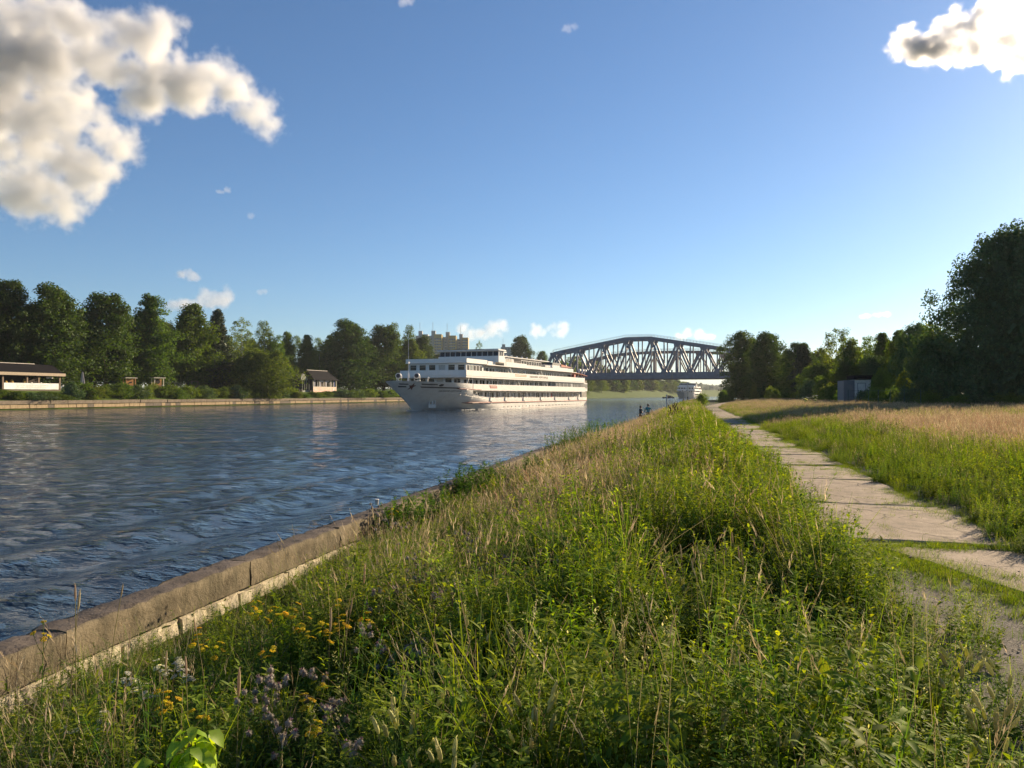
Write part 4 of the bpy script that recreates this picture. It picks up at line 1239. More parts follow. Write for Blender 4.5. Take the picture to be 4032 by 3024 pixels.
def make_ship():
    root = empty('cruise_ship', (0, 0, 0))
    # ---- hull shell
    Xs = np.concatenate([[0.0, .15, .4, .8, 1.3], np.linspace(2, 17.6, 34), [17.9], np.linspace(18.5, 84, 36), np.linspace(85, 98, 16)])
    nz = 15
    m = MB()
    for sgn in (-1, 1):
        b = len(m.v)
        for X in Xs:
            zt = hull_top(X)
            # below the stem line the section starts on the stem itself
            zs = 5.45 * (1 - (min(X, 7.0) / 7.0) ** (1 / 1.12)) if X < 7.0 else -0.6
            for k in range(nz):
                z = zs + (zt - zs) * (k / (nz - 1))
                m.v.append((X, sgn * max(half_breadth(X, z), 0.03 if X > 90 else 0.0), z))
        for i in range(len(Xs) - 1):
            for k in range(nz - 1):
                zc = sum(m.v[b + q][2] for q in (i*nz+k, (i+1)*nz+k+1)) / 2
                m.f.append((b+i*nz+k, b+(i+1)*nz+k, b+(i+1)*nz+k+1, b+i*nz+k+1))
                m.m.append(1 if (zc < .12 and Xs[i] > 31 and Xs[i] < 84) else 0)
    e = len(Xs) - 1
    for k in range(nz - 1):
        m.f.append((e*nz+k, len(Xs)*nz+e*nz+k, len(Xs)*nz+e*nz+k+1, e*nz+k+1)); m.m.append(0)
    hull = m.build('hull', [HULLW, REDP], root, smooth=True)
    # rub rail, knuckle strake
    m = MB()
    m.tube([(X, -half_breadth(X, 1.42) - .06, 1.42) for X in np.linspace(16, 96.5, 50)], [.02] + [.17] * 48 + [.05], 6)
    m.build('rub_rail', REDP, root, smooth=True)
    m = MB(); m.tube([(X, -half_breadth(X, z) + .0, z) for X, z in zip(np.linspace(8.5, 25, 24), np.linspace(3.55, 1.9, 24))], .035, 5)
    m.build('knuckle_strake', HULLW, root, smooth=True)
    m = MB(); m.tube([(X, -half_breadth(X, 4.05) - .03, float(np.interp(X, [12, 20], [4.1, 3.98]))) for X in np.linspace(12.2, 21.5, 14)], [.02] + [.09] * 12 + [.03], 6)
    m.build('rub_rail', REDP, root, smooth=True)
    # ---- decks (plates with rounded stern)
    def deck(z, x0, x1, hb, th, name, mat, front=0.0, aft=8.0):
        pts = []
        n = 14
        for k in range(n + 1):
            y = -hb + 2 * hb * k / n
            pts.append((x0 + front * (abs(y) / hb) ** 2.2, y))
        for k in range(n + 1):
            a = k / n
            y = hb - 2 * hb * a
            pts.append((x1 - aft * (abs(y) / hb) ** 2.6, y))
        q = MB().prism(pts, z - th, z, axis=2)
        return q.build(name, mat, root)
    deck(1.45, 17.9, 97.0, 6.9, .12, 'main_deck', DECKP)
    deck(4.02, 14.9, 98.2, 7.16, .20, 'middle_deck', WHITE)
    deck(6.50, 13.6, 97.8, 7.22, .20, 'boat_deck', WHITE, front=.9)
    deck(9.18, 24.5, 88.0, 7.0, .16, 'sun_deck', WHITE, aft=5.0)
    q = MB().prism([(2.0, -.2), (2.0, .2), (9, 5.5), (15.2, 6.8), (15.2, -6.8), (9, -5.5)], 4.4, 4.5, axis=2); q.build('fore_deck', DECKP, root)
    # ---- bulwarks
    def bulwark(name, z0, z1, x0, x1, hb, front=None, aft=8.0, mat=WHITE, th=.07, both=True):
        """solid rail down the sides, round the stern and, if front is given, across the bow"""
        path_ = []
        n = 16
        if front is not None:
            for k in range(9):
                f = k / 8; y = hb * (f - 0.0)
                path_.append((x0 + front * (abs(y) / hb) ** 2.2, -y))
        else: path_.append((x0, -hb))
        for X in np.linspace(x0 + (front or 0) + 1, x1 - aft, 20): path_.append((X, -hb))
        for k in range(1, n + 1):
            y = hb * (1 - k / n); path_.append((x1 - aft * (y / hb) ** 2.6, -y))
        full = path_ + [(x, -y) for x, y in reversed(path_[:-1])]
        q = MB()
        for (a, b), (c, d) in zip(full[:-1], full[1:]):
            q.bar((a, b, (z0 + z1) / 2), (c, d, (z0 + z1) / 2), th, z1 - z0)
        return q.build(name, mat, root, fixn=False)
    bulwark('bulwark', 4.03, 5.1, 17.7, 98.2, 7.14)
    bulwark('bulwark', 6.51, 7.72, 13.6, 97.6, 7.20, front=.9)
    # lower hem and top moulding of the boat deck front
    q = MB(); q.bar((13.5, -6.6, 6.72), (13.5, 6.6, 6.72), .10, .05); q.bar((14.6, -7.26, 6.68), (86, -7.26, 6.68), .06, .05); q.build('moulding', WHITE, root)
    # ---- deckhouses (walls behind the promenades)
    def house(name, x0, x1, hb, z0, z1, aft=3.0):
        pts = [(x0, -hb), (x0, hb), (x1 - aft, hb), (x1, hb * .6), (x1, -hb * .6), (x1 - aft, -hb)]
        return MB().prism(pts, z0, z1, axis=2).build(name, WHITE, root)
    house('deckhouse', 19.0, 93.5, 5.5, 1.46, 3.82)
    house('deckhouse', 15.6, 94.5, 5.6, 4.03, 6.30)
    house('deckhouse', 24.2, 86.0, 5.6, 6.51, 9.02)
    q = MB().prism([(16.3, -6.3), (16.3, 6.3), (24.1, 6.3), (24.1, -6.3)], 6.51, 9.15, axis=2); q.build('front_saloon', WHITE, root)
    q = MB()
    q.box((15.7, -6.75, 9.16), (25.4, 6.75, 9.32))
    q.box((15.75, -6.7, 9.33), (15.87, 6.7, 10.02)); q.box((15.88, -6.7, 9.33), (25.2, -6.58, 10.02)); q.box((15.88, 6.58, 9.33), (25.2, 6.7, 10.02))
    q.build('saloon_roof', WHITE, root)
    # wheelhouse
    q = MB()
    q.prism([(29.9, -7.1), (29.9, 7.1), (33.1, 7.1), (33.1, 4.5), (39, 4.5), (39, -4.5), (33.1, -4.5), (33.1, -7.1)], 9.85, 11.15, axis=2)
    q.prism([(30.3, -6.95), (30.3, 6.95), (33.0, 6.95), (33.0, 4.4), (38.9, 4.4), (38.9, -4.4), (33.0, -4.4), (33.0, -6.95)], 11.16, 12.30, axis=2)
    q.build('wheelhouse', WHITE, root)
    q = MB().prism([(29.5, -7.25), (29.5, 7.25), (33.5, 7.25), (33.5, 4.8), (39.4, 4.8), (39.4, -4.8), (33.5, -4.8), (33.5, -7.25)], 12.31, 12.55, axis=2)
    q.box((29.46, -7.1, 12.56), (33.2, 7.1, 12.64), 1)
    q.build('wheelhouse_roof', [WHITE, NAVY], root)
    q = MB().box((26.2, -6.4, 9.19), (29.85, 6.4, 9.9)).box((33.2, -6.9, 9.2), (34.4, 6.9, 9.8)); q.build('bridge_deck_wall', WHITE, root)
    wm = window_mesh(1.12, 1.06, DARKG, 0, .05)
    for k in range(11):
        y = -6.3 + 12.6 * k / 10
        o = inst('window', wm, root, (30.28, y, 11.72), (R(-6), 0, R(-90)))
    wside = window_mesh(.62, .92, DARKG, 0, .07)
    for X in (31.1, 32.2): inst('window', wside, root, (X, -6.96, 11.72))
    # front windows of the two saloons
    wf = window_mesh(1.36, 1.62, DARKG, 0, .06)
    wc = window_mesh(1.36, 1.62, CURT, 0, .06)
    for k in range(6):
        y = -5.3 + 10.6 * k / 5
        o = inst('window', wc if k == 2 else wf, root, (16.29, y, 8.0), (0, 0, R(-90)))
        inst('blind', MB().box((-.6, -.03, 0), (.6, -.027, .05)).mesh('blind', CURT), o, (0, -.01, .42))
    for k in range(5):
        y = -2.9 + 7.6 * k / 4
        inst('window', wc if k == 1 else wf, root, (15.59, y, 5.35), (0, 0, R(-90)))
    inst('window', window_mesh(1.3, 1.5, DARKG, 1, .06), root, (15.59, -4.75, 5.35), (0, 0, R(-90)))
    ws = window_mesh(.82, 1.5, DARKG, 1, .07); wt = window_mesh(.82, 1.5, TEAL, 1, .07)
    for k in range(5): inst('window', wt if k == 1 else ws, root, (17.2 + k * 1.42, -6.31, 8.0))
    # cabin windows along the promenades: glass, half drawn curtains, doors
    g = window_mesh(.92, 1.12, DARKG, 0, .07); c = window_mesh(.92, 1.12, CURT, 0, .07); gd = window_mesh(.72, 1.75, DARKG, 0, .06)
    xs = []
    r_ = random.Random(3)
    X = 21.0
    while X < 64:
        inst('window', r_.choice([g, g, g, c]), root, (X, -5.51, 2.85)); X += r_.choice([1.25, 1.5, 2.1])
    X = 67.8
    while X < 90:
        inst('window', r_.choice([g, g, g, c]), root, (X, -5.51, 2.95)); X += 1.18
    inst('door', MB().box((-.45, -.05, -.9), (.45, 0, .9)).mesh('door', REDB), root, (66.6, -5.51, 2.5))
    X = 17.2
    while X < 65:
        inst('window', r_.choice([g, g, g, c]), root, (X, -5.61, 5.35)); X += r_.choice([1.2, 1.35, 1.9])
    X = 26.0
    while X < 66:
        inst('window', r_.choice([g, g, g, c]), root, (X, -5.61, 7.95)); X += r_.choice([1.2, 1.35, 1.9])
    X = 67.2
    while X < 82:
        inst('window', g, root, (X, -5.61, 8.0)); X += 1.15
    # glazed saloon aft on the middle deck
    q = MB().box((66.5, -6.75, 4.04), (93.5, -5.65, 6.29)); q.build('aft_saloon', WHITE, root)
    ga = window_mesh(.62, 1.15, DARKG, 0, .10)
    for k in range(26):
        if k == 12: continue
        inst('window', ga, root, (67.3 + k * 1.02, -6.76, 5.45))
    # pillars of the promenades
    pm1 = MB().tube([(0, 0, 0), (0, 0, 1.45)], .055, 6).mesh('pillar', WHITE)
    for X in [19.8, 22.9, 25.6, 28.4, 31.0, 34.1, 36.6, 39.4, 42.4, 45.6, 48.2, 51.5, 54.6, 57.9, 61.0, 64.5, 67.4, 70.3, 73.2, 76.0, 78.9, 81.8, 84.6, 87.2]:
        inst('pillar', pm1, root, (X, -7.0, 2.38))
    pm2 = MB().tube([(0, 0, 0), (0, 0, 1.23)], .055, 6).mesh('pillar', WHITE)
    for k in range(24):
        inst('pillar', pm2, root, (17.6 + k * 3.0, -7.06, 5.08))
    inst('pillar', MB().bar((0, 0, 0), (.7, 0, 1.25), .12, .12).mesh('pillar', WHITE), root, (15.4, -7.0, 5.08))
    # fender posts in the main deck bulwark
    fm = MB().prism([(-.42, 0), (.42, 0), (.22, .95), (-.22, .95)], -.16, .02, axis=1).mesh('fender_post', WHITE)
    fd = MB().prism([(-.36, 0), (.36, 0), (.30, .22), (-.30, .22)], -.20, -.17, axis=1).mesh('fender_pad', NAVY)
    for X in (25.6, 33.2, 43.5, 54.5, 64.7, 75.7, 83.5):
        o = inst('fender_post', fm, root, (X, -half_breadth(X, 1.9) - .03, 1.5)); inst('fender_pad', fd, o)
    pt = MB().lathe([(.16, 0), (.16, .04)], 10, ax=(0, -1, 0)).lathe([(.11, .041), (.10, .05)], 10, 1, ax=(0, -1, 0)).mesh('porthole', [STEEL, DARKG])
    pxs = list(np.linspace(32.5, 51.5, 10)) + [53 + 2.4 * k + d for k in range(9) for d in (0, .75)] + list(np.linspace(74.6, 83.6, 6))
    for X in pxs: inst('porthole', pt, root, (X, -half_breadth(X, .38) - .01, .42))
    pb = MB().lathe([(.24, 0), (.24, .05)], 10, ax=(0, -1, 0)).lathe([(.17, .051), (.16, .06)], 10, 1, ax=(0, -1, 0)).mesh('porthole', [WHITE, DARKG])
    for X in (13.9, 15.5): inst('porthole', pb, root, (X, -half_breadth(X, 3.15) - .01, 3.15))
    # ---- sun deck
    q = MB(); q.box((34.2, -6.95, 9.19), (46, -6.88, 10.05)); q.box((46, -6.95, 9.19), (63.5, -6.88, 9.75)); q.box((63.5, -6.95, 9.19), (80, -6.88, 9.95))
    q.box((34.2, 6.88, 9.19), (80, 6.95, 9.9)); q.box((80.0, -6.9, 9.19), (80.08, 6.9, 9.95))
    q.build('sun_deck_bulwark', WHITE, root)
    q = MB()
    for k in range(22): q.tube([(46.5 + k * 1.6, -6.92, 9.7), (46.5 + k * 1.6, -6.92, 10.35)], .02, 4)
    q.bar((46, -6.92, 10.36), (80, -6.92, 10.36), .04, .04); q.bar((46, -6.92, 10.05), (80, -6.92, 10.05), .025, .025)
    q.build('railing', STEEL, root)
    q = MB().prism([(33.5, -5.8), (33.5, 5.8), (64.2, 5.8), (64.2, -5.8)], 11.28, 11.45, axis=2)
    for X in np.arange(35, 62, 3.1): q.lathe([(.10, 0), (.28, .12), (.30, .2), (.2, .34), (.04, .40)], 8, loc=(float(X), -5.2, 11.45))
    q.build('canopy', WHITE, root)
    q = MB().box((34.4, -5.4, 9.19), (42.0, 5.4, 11.27)); q.build('sun_deck_house', WHITE, root)
    for X in (38.2, 39.4, 40.6): inst('window', window_mesh(.9, .9, CURT, 0, .06), root, (X, -5.41, 10.5))
    q = MB()
    for k in range(9):
        X = 46.5 + k * 1.6
        q.bar((X, -5.4, 9.19), (X, -5.4, 11.27), .14, .14)
    q.bar((46.5, -5.4, 10.9), (59.3, -5.4, 10.9), .08, .10); q.bar((46.5, -5.4, 10.0), (59.3, -5.4, 10.0), .08, .10)
    q.box((46.4, 5.0, 9.19), (59.4, 5.1, 11.27)); q.build('veranda_frame', WHITE, root)
    for k in range(8): inst('window', MB().box((-.66, 0, -.4), (.66, .02, .4)).mesh('window', DARKG), root, (47.3 + k * 1.6, -5.2, 10.45))
    q = MB().prism([(73.0, 9.19), (81.0, 9.19), (79.6, 10.9), (73.2, 10.9)], -3.4, 3.4, axis=1)
    q.prism([(73.16, 10.91), (79.55, 10.91), (79.3, 11.55), (73.25, 11.55)], -3.42, 3.42, axis=1, mi=1)
    q.prism([(79.7, 11.3), (88.5, 10.75), (88.5, 10.6), (79.7, 10.6)], -3.6, 3.6, axis=1, mi=2)
    q.box((80.2, -3.3, 9.19), (86.5, 3.3, 10.58))
    q.build('funnel', [WHITE, NAVY, ORANGE], root)
    q = MB().box((60.0, -6.3, 9.19), (63.6, -4.6, 10.3)); q.build('locker', WHITE, root)
    # aft awning and ventilators
    q = MB().prism([(85.5, 9.15), (91, 8.95), (97.0, 8.5), (97.0, 8.4), (91, 8.8), (85.5, 9.0)], -5.8, 5.8, axis=1); q.build('awning', ORANGE, root)
    q = MB()
    for X in (84, 88, 92, 94.3):
        q.bar((X, -5.7, 7.7), (X, -5.7, 8.6 - (X - 84) * .04), .08, .08)
    q.build('awning_poles', WHITE, root)
    vm = MB().tube([(0, 0, 0), (.25, 0, .8), (.75, 0, 1.5), (1.15, -.1, 1.75)], [.16, .17, .24, .42], 10).mesh('ventilator', WHITE, True)
    for X in (89.6, 92.6, 95.0): inst('ventilator', vm, root, (X, -5.3, 8.35))
    inst('locker', MB().box((0, -.4, 0), (1.1, .4, 1.0)).mesh('locker', REDB), root, (82.0, -6.2, 7.55))
    # ---- stairs between the decks
    def stair(x0, x1, y, z0, z1):
        q = MB()
        for dy in (-.35, .35): q.bar((x0, y + dy, z0), (x1, y + dy, z1), .06, .16)
        for k in range(1, 9):
            f = k / 9; q.box((x0 + (x1-x0)*f - .1, y - .34, z0 + (z1-z0)*f), (x0 + (x1-x0)*f + .1, y + .34, z0 + (z1-z0)*f + .04))
        return q.build('stair', WHITE, root)
    stair(39.0, 36.6, -6.4, 6.52, 9.05); stair(58.0, 55.6, -6.4, 6.52, 9.05)
    stair(43.0, 40.8, -6.5, 4.04, 6.3); stair(61.0, 58.8, -6.5, 4.04, 6.3); stair(21.5, 19.6, -6.4, 1.47, 3.85)
    # ---- bow fittings
    m = MB().tube([(5.5, 0, 4.5), (5.5, 0, 7.0)], [.30, .12], 8).tube([(5.5, 0, 6.9), (5.55, 0, 14.3)], [.05, .02], 5).box((5.35, -.15, 8.7), (5.65, .15, 9.0))
    m.build('mast', WHITE, root)
    for (X, y) in ((5.0, 1.7), (5.6, -1.75)):
        o = inst('searchlight', MB().lathe([(.30, -.3), (.5, -.15), (.52, .35), (.48, .36)], 14, ax=(-1, -.2, 0)).lathe([(.40, .361), (.38, .38)], 14, 1, ax=(-1, -.2, 0)).bar((.05, -.55, -.9), (.05, -.55, .1), .08, .08).bar((.05, .55, -.9), (.05, .55, .1), .08, .08).bar((.05, -.6, -.92), (.05, .6, -.92), .3, .1).tube([(.05, 0, -1.6), (.05, 0, -.9)], .14, 8).mesh('searchlight', [WHITE, NAVY], True), root, (X, y, 6.45))
    m = MB().tube([(6.9, -3.2, 4.6), (6.9, -3.2, 5.7), (6.7, -3.4, 6.0), (6.4, -3.6, 6.05)], [.12, .12, .14, .2], 8); m.build('ventilator', WHITE, root, smooth=True)
    m = MB().tube([(6.0, 2.4, 4.6), (6.0, 2.4, 5.6), (5.8, 2.4, 5.9)], .1, 8); m.build('ventilator', WHITE, root, smooth=True)
    # anchor housed on the bow
    X0 = 9.3; y0 = -half_breadth(X0, 1.6) - .12
    m = MB().bar((0, 0, -.1), (.05, .12, 1.35), .22, .2).prism([(-.75, -.75), (.75, -.75), (.7, -.1), (-.7, -.1)], -.18, .18, axis=1)
    m.bar((-.62, 0, -.2), (-.45, .05, .9), .16, .14).bar((.62, 0, -.2), (.5, .05, .9), .16, .14)
    o = m.build('anchor', WHITE, root); o.location = (X0, y0, 1.3); o.rotation_euler = (R(14), 0, R(-38))
    # ---- painted marks on the flared bow, laid 12 mm proud of the plating
    def mark(name, polys, mat, off=.015):
        q = MB()
        for poly in polys:
            vs = [(x, -half_breadth(x, z) - off, z) for x, z in poly]
            q.add(vs, [tuple(range(len(vs)))])
        o = q.build(name, mat, root, fixn=False)
        return o
    def strip(x0, x1, za0, za1, h, n=10, cut=.25):
        qs = []
        for k in range(n):
            a, b = k / n, (k + 1) / n
            xa, xb = x0 + (x1-x0)*a, x0 + (x1-x0)*b
            za, zb = za0 + (za1-za0)*a, za0 + (za1-za0)*b
            qs.append([(xa + (cut if k == 0 else 0), za), (xb, zb), (xb - (cut if k == n-1 else 0), zb + h), (xa, za + h)])
        return qs
    mark('bow_stripe', strip(4.1, 7.3, 4.78, 4.72, .19), NAVY); mark('bow_stripe', strip(4.4, 13.2, 4.25, 4.10, .22, 16, .4), NAVY)
    mark('bow_stripe', strip(.9, 2.4, 4.80, 4.76, .18, 4), NAVY); mark('bow_stripe', strip(1.2, 2.5, 4.32, 4.3, .22, 4), NAVY)
    star = []
    cx, cz = 3.15, 4.42
    for k in range(10):
        a = math.pi / 2 + k * math.pi / 5; q = (.72 if k % 2 == 0 else .30)
        star.append((cx + q * .80 * math.cos(a) - .30 * q * math.sin(a), cz + q * math.sin(a)))
    mark('star', [[(cx, cz), star[k], star[(k+1) % 10]] for k in range(10)], solid('star_paint', (.10, .012, .015), rough=.5))
    ev = [(8.0 + .48 * math.cos(a), 4.72 + .22 * math.sin(a)) for a in np.linspace(0, 6.283, 17)[:-1]]
    mark('hawse_hole', [ev], NAVY)
    me, co = text_mesh('НИЖНИЙ НОВГОРОД', .36, 5.3, shear=.25)
    P = np.array([(8.5 + a, -half_breadth(8.5 + a, 3.5 + b) - .02, 3.5 + b) for a, b, _ in co], np.float32)
    me.vertices.foreach_set('co', P.ravel()); me.materials.append(NAVY); me.update(); inst('ship_name', me, root)
    me, co = text_mesh('НИЖНИЙ  НОВГОРОД', .72, 12.0)
    P = np.array([(47.3 + a, -7.26, 6.82 + b) for a, b, _ in co], np.float32)
    me.vertices.foreach_set('co', P.ravel()); me.materials.append(LETTER); me.update(); inst('ship_name', me, root)
    q = MB().box((38.5, -7.27, 7.36), (45.2, -7.245, 7.5)).box((38.5, -7.27, 7.06), (45.2, -7.245, 7.2)); q.build('gold_lines', GOLD, root)
    q = MB().prism([(25.2, 4.92), (28.6, 4.92), (29.0, 4.35), (25.6, 4.35)], -7.24, -7.19, axis=1); sg = q.build('sign', solid('faded_red_sign', (.36, .075, .055), rough=.6, var=.2), root)
    q = MB()
    for k in range(9): q.box((25.9 + k * .29, -7.25, 4.55), (26.08 + k * .29, -7.243, 4.55 + (.2 if k % 3 else .26)))
    q.build('sign_lettering', CURT, sg)
    return root
ship = make_ship()
ship.location = (-21.1, 135.3, WATER)
ship.rotation_euler = (0, 0, math.atan2(.9262, .377))
ship.scale = (1.04, 1, 1)
tag(ship, 'white river cruise ship with a dark star and name on its bow', 'ship')
far_ship = copy_tree(ship, None, skip=('ship_name', 'star', 'sign', 'gold_lines', 'bow_stripe', 'porthole', 'stair', 'pillar', 'blind'))
far_ship.location = (139.0, 622.0, WATER)
far_ship.rotation_euler = (0, 0, R(72))
tag(far_ship, 'hazy white cruise ship approaching beyond the bridge', 'ship')

# bow wave and wash: thin broken foam lying on the water
FOAM = solid('water_foam', (0.62, 0.62, 0.60), rough=0.7, var=0.2)
fr = random.Random(12)
m = MB()
M = Matrix.Translation(ship.location) @ Matrix.Rotation(math.atan2(.9262, .377), 4, 'Z')
for k in range(150):
    f = fr.random() ** 1.4
    X = 5.5 + f * 34; y = -half_breadth(X, 0.0) - .15 - abs(fr.gauss(0, .35)) - .9 * f
    if fr.random() < .25: y = abs(y)
    L = fr.uniform(.25, .9); w = fr.uniform(.05, .16)
    c = M @ Vector((X, y, .0)); c.z = WATER + fr.uniform(.03, .12)
    a = fr.uniform(-.3, .3) + math.atan2(.9262, .377); d = Vector((math.cos(a), math.sin(a), 0)); s = Vector((-d.y, d.x, 0))
    m.add([c - d * L, c - s * w + Vector((0, 0, -.02)), c + d * L, c + s * w + Vector((0, 0, -.02)), c + Vector((0, 0, .06))], [(0, 1, 4), (1, 2, 4), (2, 3, 4), (3, 0, 4)])
tag(m.build('foam', FOAM), 'broken white foam along the bow of the cruise ship', kind='stuff')
# ------------------------------------------------------------------ railway bridges
STEELB = solid('bridge_grey_paint', (0.15, 0.165, 0.20), rough=0.55, var=0.25, scale=0.5, dirt=(0.16, 0.12, 0.09), dscale=0.35, damt=0.35)
STEELR = solid('bridge_rusty_paint', (0.20, 0.155, 0.135), rough=0.7, var=0.3, scale=0.5, dirt=(0.20, 0.10, 0.06), dscale=0.4, damt=0.6)
RAILP = solid('pale_rail_paint', (0.46, 0.44, 0.40), rough=0.6, var=0.2)
PIER = solid('pier_concrete', (0.27, 0.25, 0.22), rough=0.9, var=0.25, scale=0.6, dirt=(0.14, 0.12, 0.10), dscale=0.4, damt=0.6)

def truss_bridge(name, label, left, right, zb, heights, W, mat, chord=1.7, diag=1.0, deck_h=2.8):
    """left/right: ends of the near truss at bottom chord level; heights of the top nodes over the bottom chord"""
    a = Vector((left[0], left[1], 0)); b = Vector((right[0], right[1], 0))
    L = (b - a).length; ang = math.atan2(b.y - a.y, b.x - a.x)
    root = empty(name, (a.x, a.y, zb), ang)
    tag(root, label, 'bridge', 'railway bridges over the canal')
    n = len(heights); pl = L / n
    def part(nm, p, q, w, h, up=(0, 1, 0)):
        return MB().bar(p, q, w, h, up=up).build(nm, mat, root)
    for y in (0.0, W):
        bot = [Vector((i * pl, y, 0)) for i in range(n + 1)]
        top = [Vector(((i + .5) * pl, y, heights[i])) for i in range(n)]
        for i in range(n): part('bottom_chord', bot[i], bot[i+1], 1.25, .9, up=(0, 0, 1))
        part('end_post', bot[0], top[0], chord * .95, .95); part('end_post', bot[n], top[n-1], chord * .95, .95)
        for i in range(n - 1): part('top_chord', top[i], top[i+1], chord, 1.0)
        for i in range(n):
            if i > 0: part('diagonal', bot[i], top[i], diag, .7)
            if i < n - 1: part('diagonal', top[i], bot[i+1], diag, .7)
            part('hanger', (top[i].x, y, 0), top[i] - Vector((0, 0, chord * .3)), diag * .75, .6)
            # gusset plate at the node
            t = top[i]
            q = MB().prism([(t.x - 2.0, t.z + .5), (t.x + 2.0, t.z + .5), (t.x + 1.5, t.z - 2.1), (t.x - 1.5, t.z - 2.1)], y - .56, y + .56, axis=1)
            q.build('gusset', mat, root)
            if i < n - 1:
                x = (i + 1) * pl; zt = (heights[i] + heights[i+1]) / 2
                part('hanger', (x, y, 0), (x, y, zt - chord * .4), diag * .6, .5)
            bq = bot[i + 1] if i < n - 1 else None
            if bq is not None:
                MB().prism([(bq.x - 1.7, .2), (bq.x + 1.7, .2), (bq.x + 1.1, 1.7), (bq.x - 1.1, 1.7)], y - .52, y + .52, axis=1).build('gusset', mat, root)
        # walkway rail along the top chord
        ends = [(0.0 + .28 * pl, heights[0] * .60)] + [(t.x, t.z) for t in top] + [((n - .28) * pl, heights[-1] * .60)]
        m = MB()
        for (xa, za), (xb, zb_) in zip(ends[:-1], ends[1:]):
            for hh in (1.15, 1.7): m.bar((xa, y - .3, za + chord * .5 + hh * .75), (xb, y - .3, zb_ + chord * .5 + hh * .75), .10, .10)
            k = max(2, int(abs(xb - xa) / 1.6))
            for j in range(k):
                f = j / k; x = xa + (xb-xa)*f; z = za + (zb_-za)*f
                m.bar((x, y - .3, z + chord * .4), (x, y - .3, z + chord * .5 + 1.28), .09, .09)
        m.build('railing', RAILP, root)
    # bracing between the trusses
    for i in range(n):
        x = (i + .5) * pl
        part('portal_brace', (x, .5, heights[i]), (x, W - .5, heights[i]), .7, .9, up=(0, 0, 1))
        if i < n - 1:
            part('wind_brace', (x, .4, heights[i] + .1), (x + pl, W - .4, heights[i+1] + .1), .35, .35, up=(0, 0, 1))
        part('sway_brace', (x, .5, heights[i] * .72), (x, W - .5, heights[i] * .72), .35, .4, up=(0, 0, 1))
    for i in range(n + 1):
        part('cross_girder', (i * pl, .4, -.3), (i * pl, W - .4, -.3), .6, 1.2, up=(0, 0, 1))
    m = MB().box((-.6, -.75, -deck_h), (L + .6, -.35, -.5)); m.build('girder', mat, root)
    m = MB().box((-.6, W + .35, -deck_h), (L + .6, W + .75, -.5)); m.build('girder', mat, root)
    m = MB().box((-.6, -.3, -deck_h + .3), (L + .6, W + .3, -deck_h + 1.0)); m.build('deck', mat, root)
    for f in (.12, .66):
        MB().box((f * L, -1.1, -deck_h + .2), (f * L + .9, -.76, 1.6)).build('signal_box', PIER, root)
    # piers and approach spans
    for x, s in ((0.0, -1), (L, 1)):
        MB().prism([(x - 2.2, -1.2), (x + 2.2, -1.2), (x + 2.2, W + 1.2), (x - 2.2, W + 1.2)], -zb - 4.0, -deck_h - .02, axis=2).build('pier', PIER, root)
        x1 = x + s * 60
        MB().box((min(x + s * .7, x1), -.5, -deck_h), (max(x + s * .7, x1), W + .5, -.6)).build('approach_span', mat, root)
        MB().prism([(x1 - 3, -1.5), (x1 + 3, -1.5), (x1 + 3, W + 1.5), (x1 - 3, W + 1.5)], -zb - 4.0, -deck_h - .02, axis=2).build('abutment', PIER, root)
    return root
CB = EYE + (HOR - 1470.0) / FPX * 403
truss_bridge('truss_bridge', 'arched grey-blue steel truss railway bridge', (16.6, 424.2), (116.3, 383.9), CB,
             [11.3, 13.7, 16.0, 18.3, 18.3, 16.0, 13.7, 11.3], 9.5, STEELB)
truss_bridge('truss_bridge', 'smaller rust-brown truss bridge behind the grey-blue one', (40.5, 466.0), (137.0, 428.0), CB - .2,
             [9.6, 12.4, 13.6, 13.9, 13.9, 13.6, 12.4, 9.6], 8.0, STEELR, chord=1.2, diag=.7, deck_h=2.2)
# ------------------------------------------------------------------ things on the opposite bank
FAR_TOP = solid('far_coping_stone', (0.20, 0.165, 0.125), rough=0.9, var=0.35, scale=0.8, bump=0.3, bscale=6, dirt=(0.11, 0.09, 0.065), dscale=0.7, damt=0.7, spec=0.15)
FAR_BL = solid('far_wall_stone', (0.36, 0.28, 0.17), rough=0.9, var=0.4, scale=0.9, bump=0.3, bscale=6, dirt=(0.15, 0.11, 0.07), dscale=0.8, damt=0.7, spec=0.15)
GREYB = solid('grey_stone', (0.13, 0.11, 0.085), rough=0.95, var=0.3)
fw = empty('quay_wall', (float(far_edge(149.0)), 149.0, WATER))
tag(fw, 'long stone quay wall of coursed blocks along the opposite bank', 'wall')
fr = random.Random(33)
def far_run(y0, y1, lo, hi, z0, z1, depth, name, mats, proud, cap):
    y = y0; k = 0
    while y < y1 and k < cap:
        L = fr.uniform(lo, hi)
        y2 = y + L * .95
        a = Vector((float(far_edge(y)) + proud, y, 0)); b = Vector((float(far_edge(y2)) + proud, y2, 0))
        d = (b - a); n = d.length
        m = MB(); g = fr.uniform(.03, .12)
        m.box((g, 0, z0 + fr.uniform(-.02, .02)), (n, depth, z1 + fr.uniform(-.05, .03)))
        o = m.build(name, fr.choice(mats), fw)
        o.location = Vector((a.x + fr.uniform(-.05, .05), a.y, 0)) - fw.location; o.rotation_euler = (0, 0, math.atan2(d.y, d.x))
        y = y2; k += 1
    return y
ye = far_run(118, 420, 4.2, 6.2, -.32, .42, .9, 'coping_stone', [FAR_TOP], .25, 90)
ye2 = far_run(118, 420, 1.3, 2.9, -1.15, -.40, .8, 'wall_block', [FAR_BL, FAR_BL, FAR_BL, GREYB], .05, 200)
m = MB()
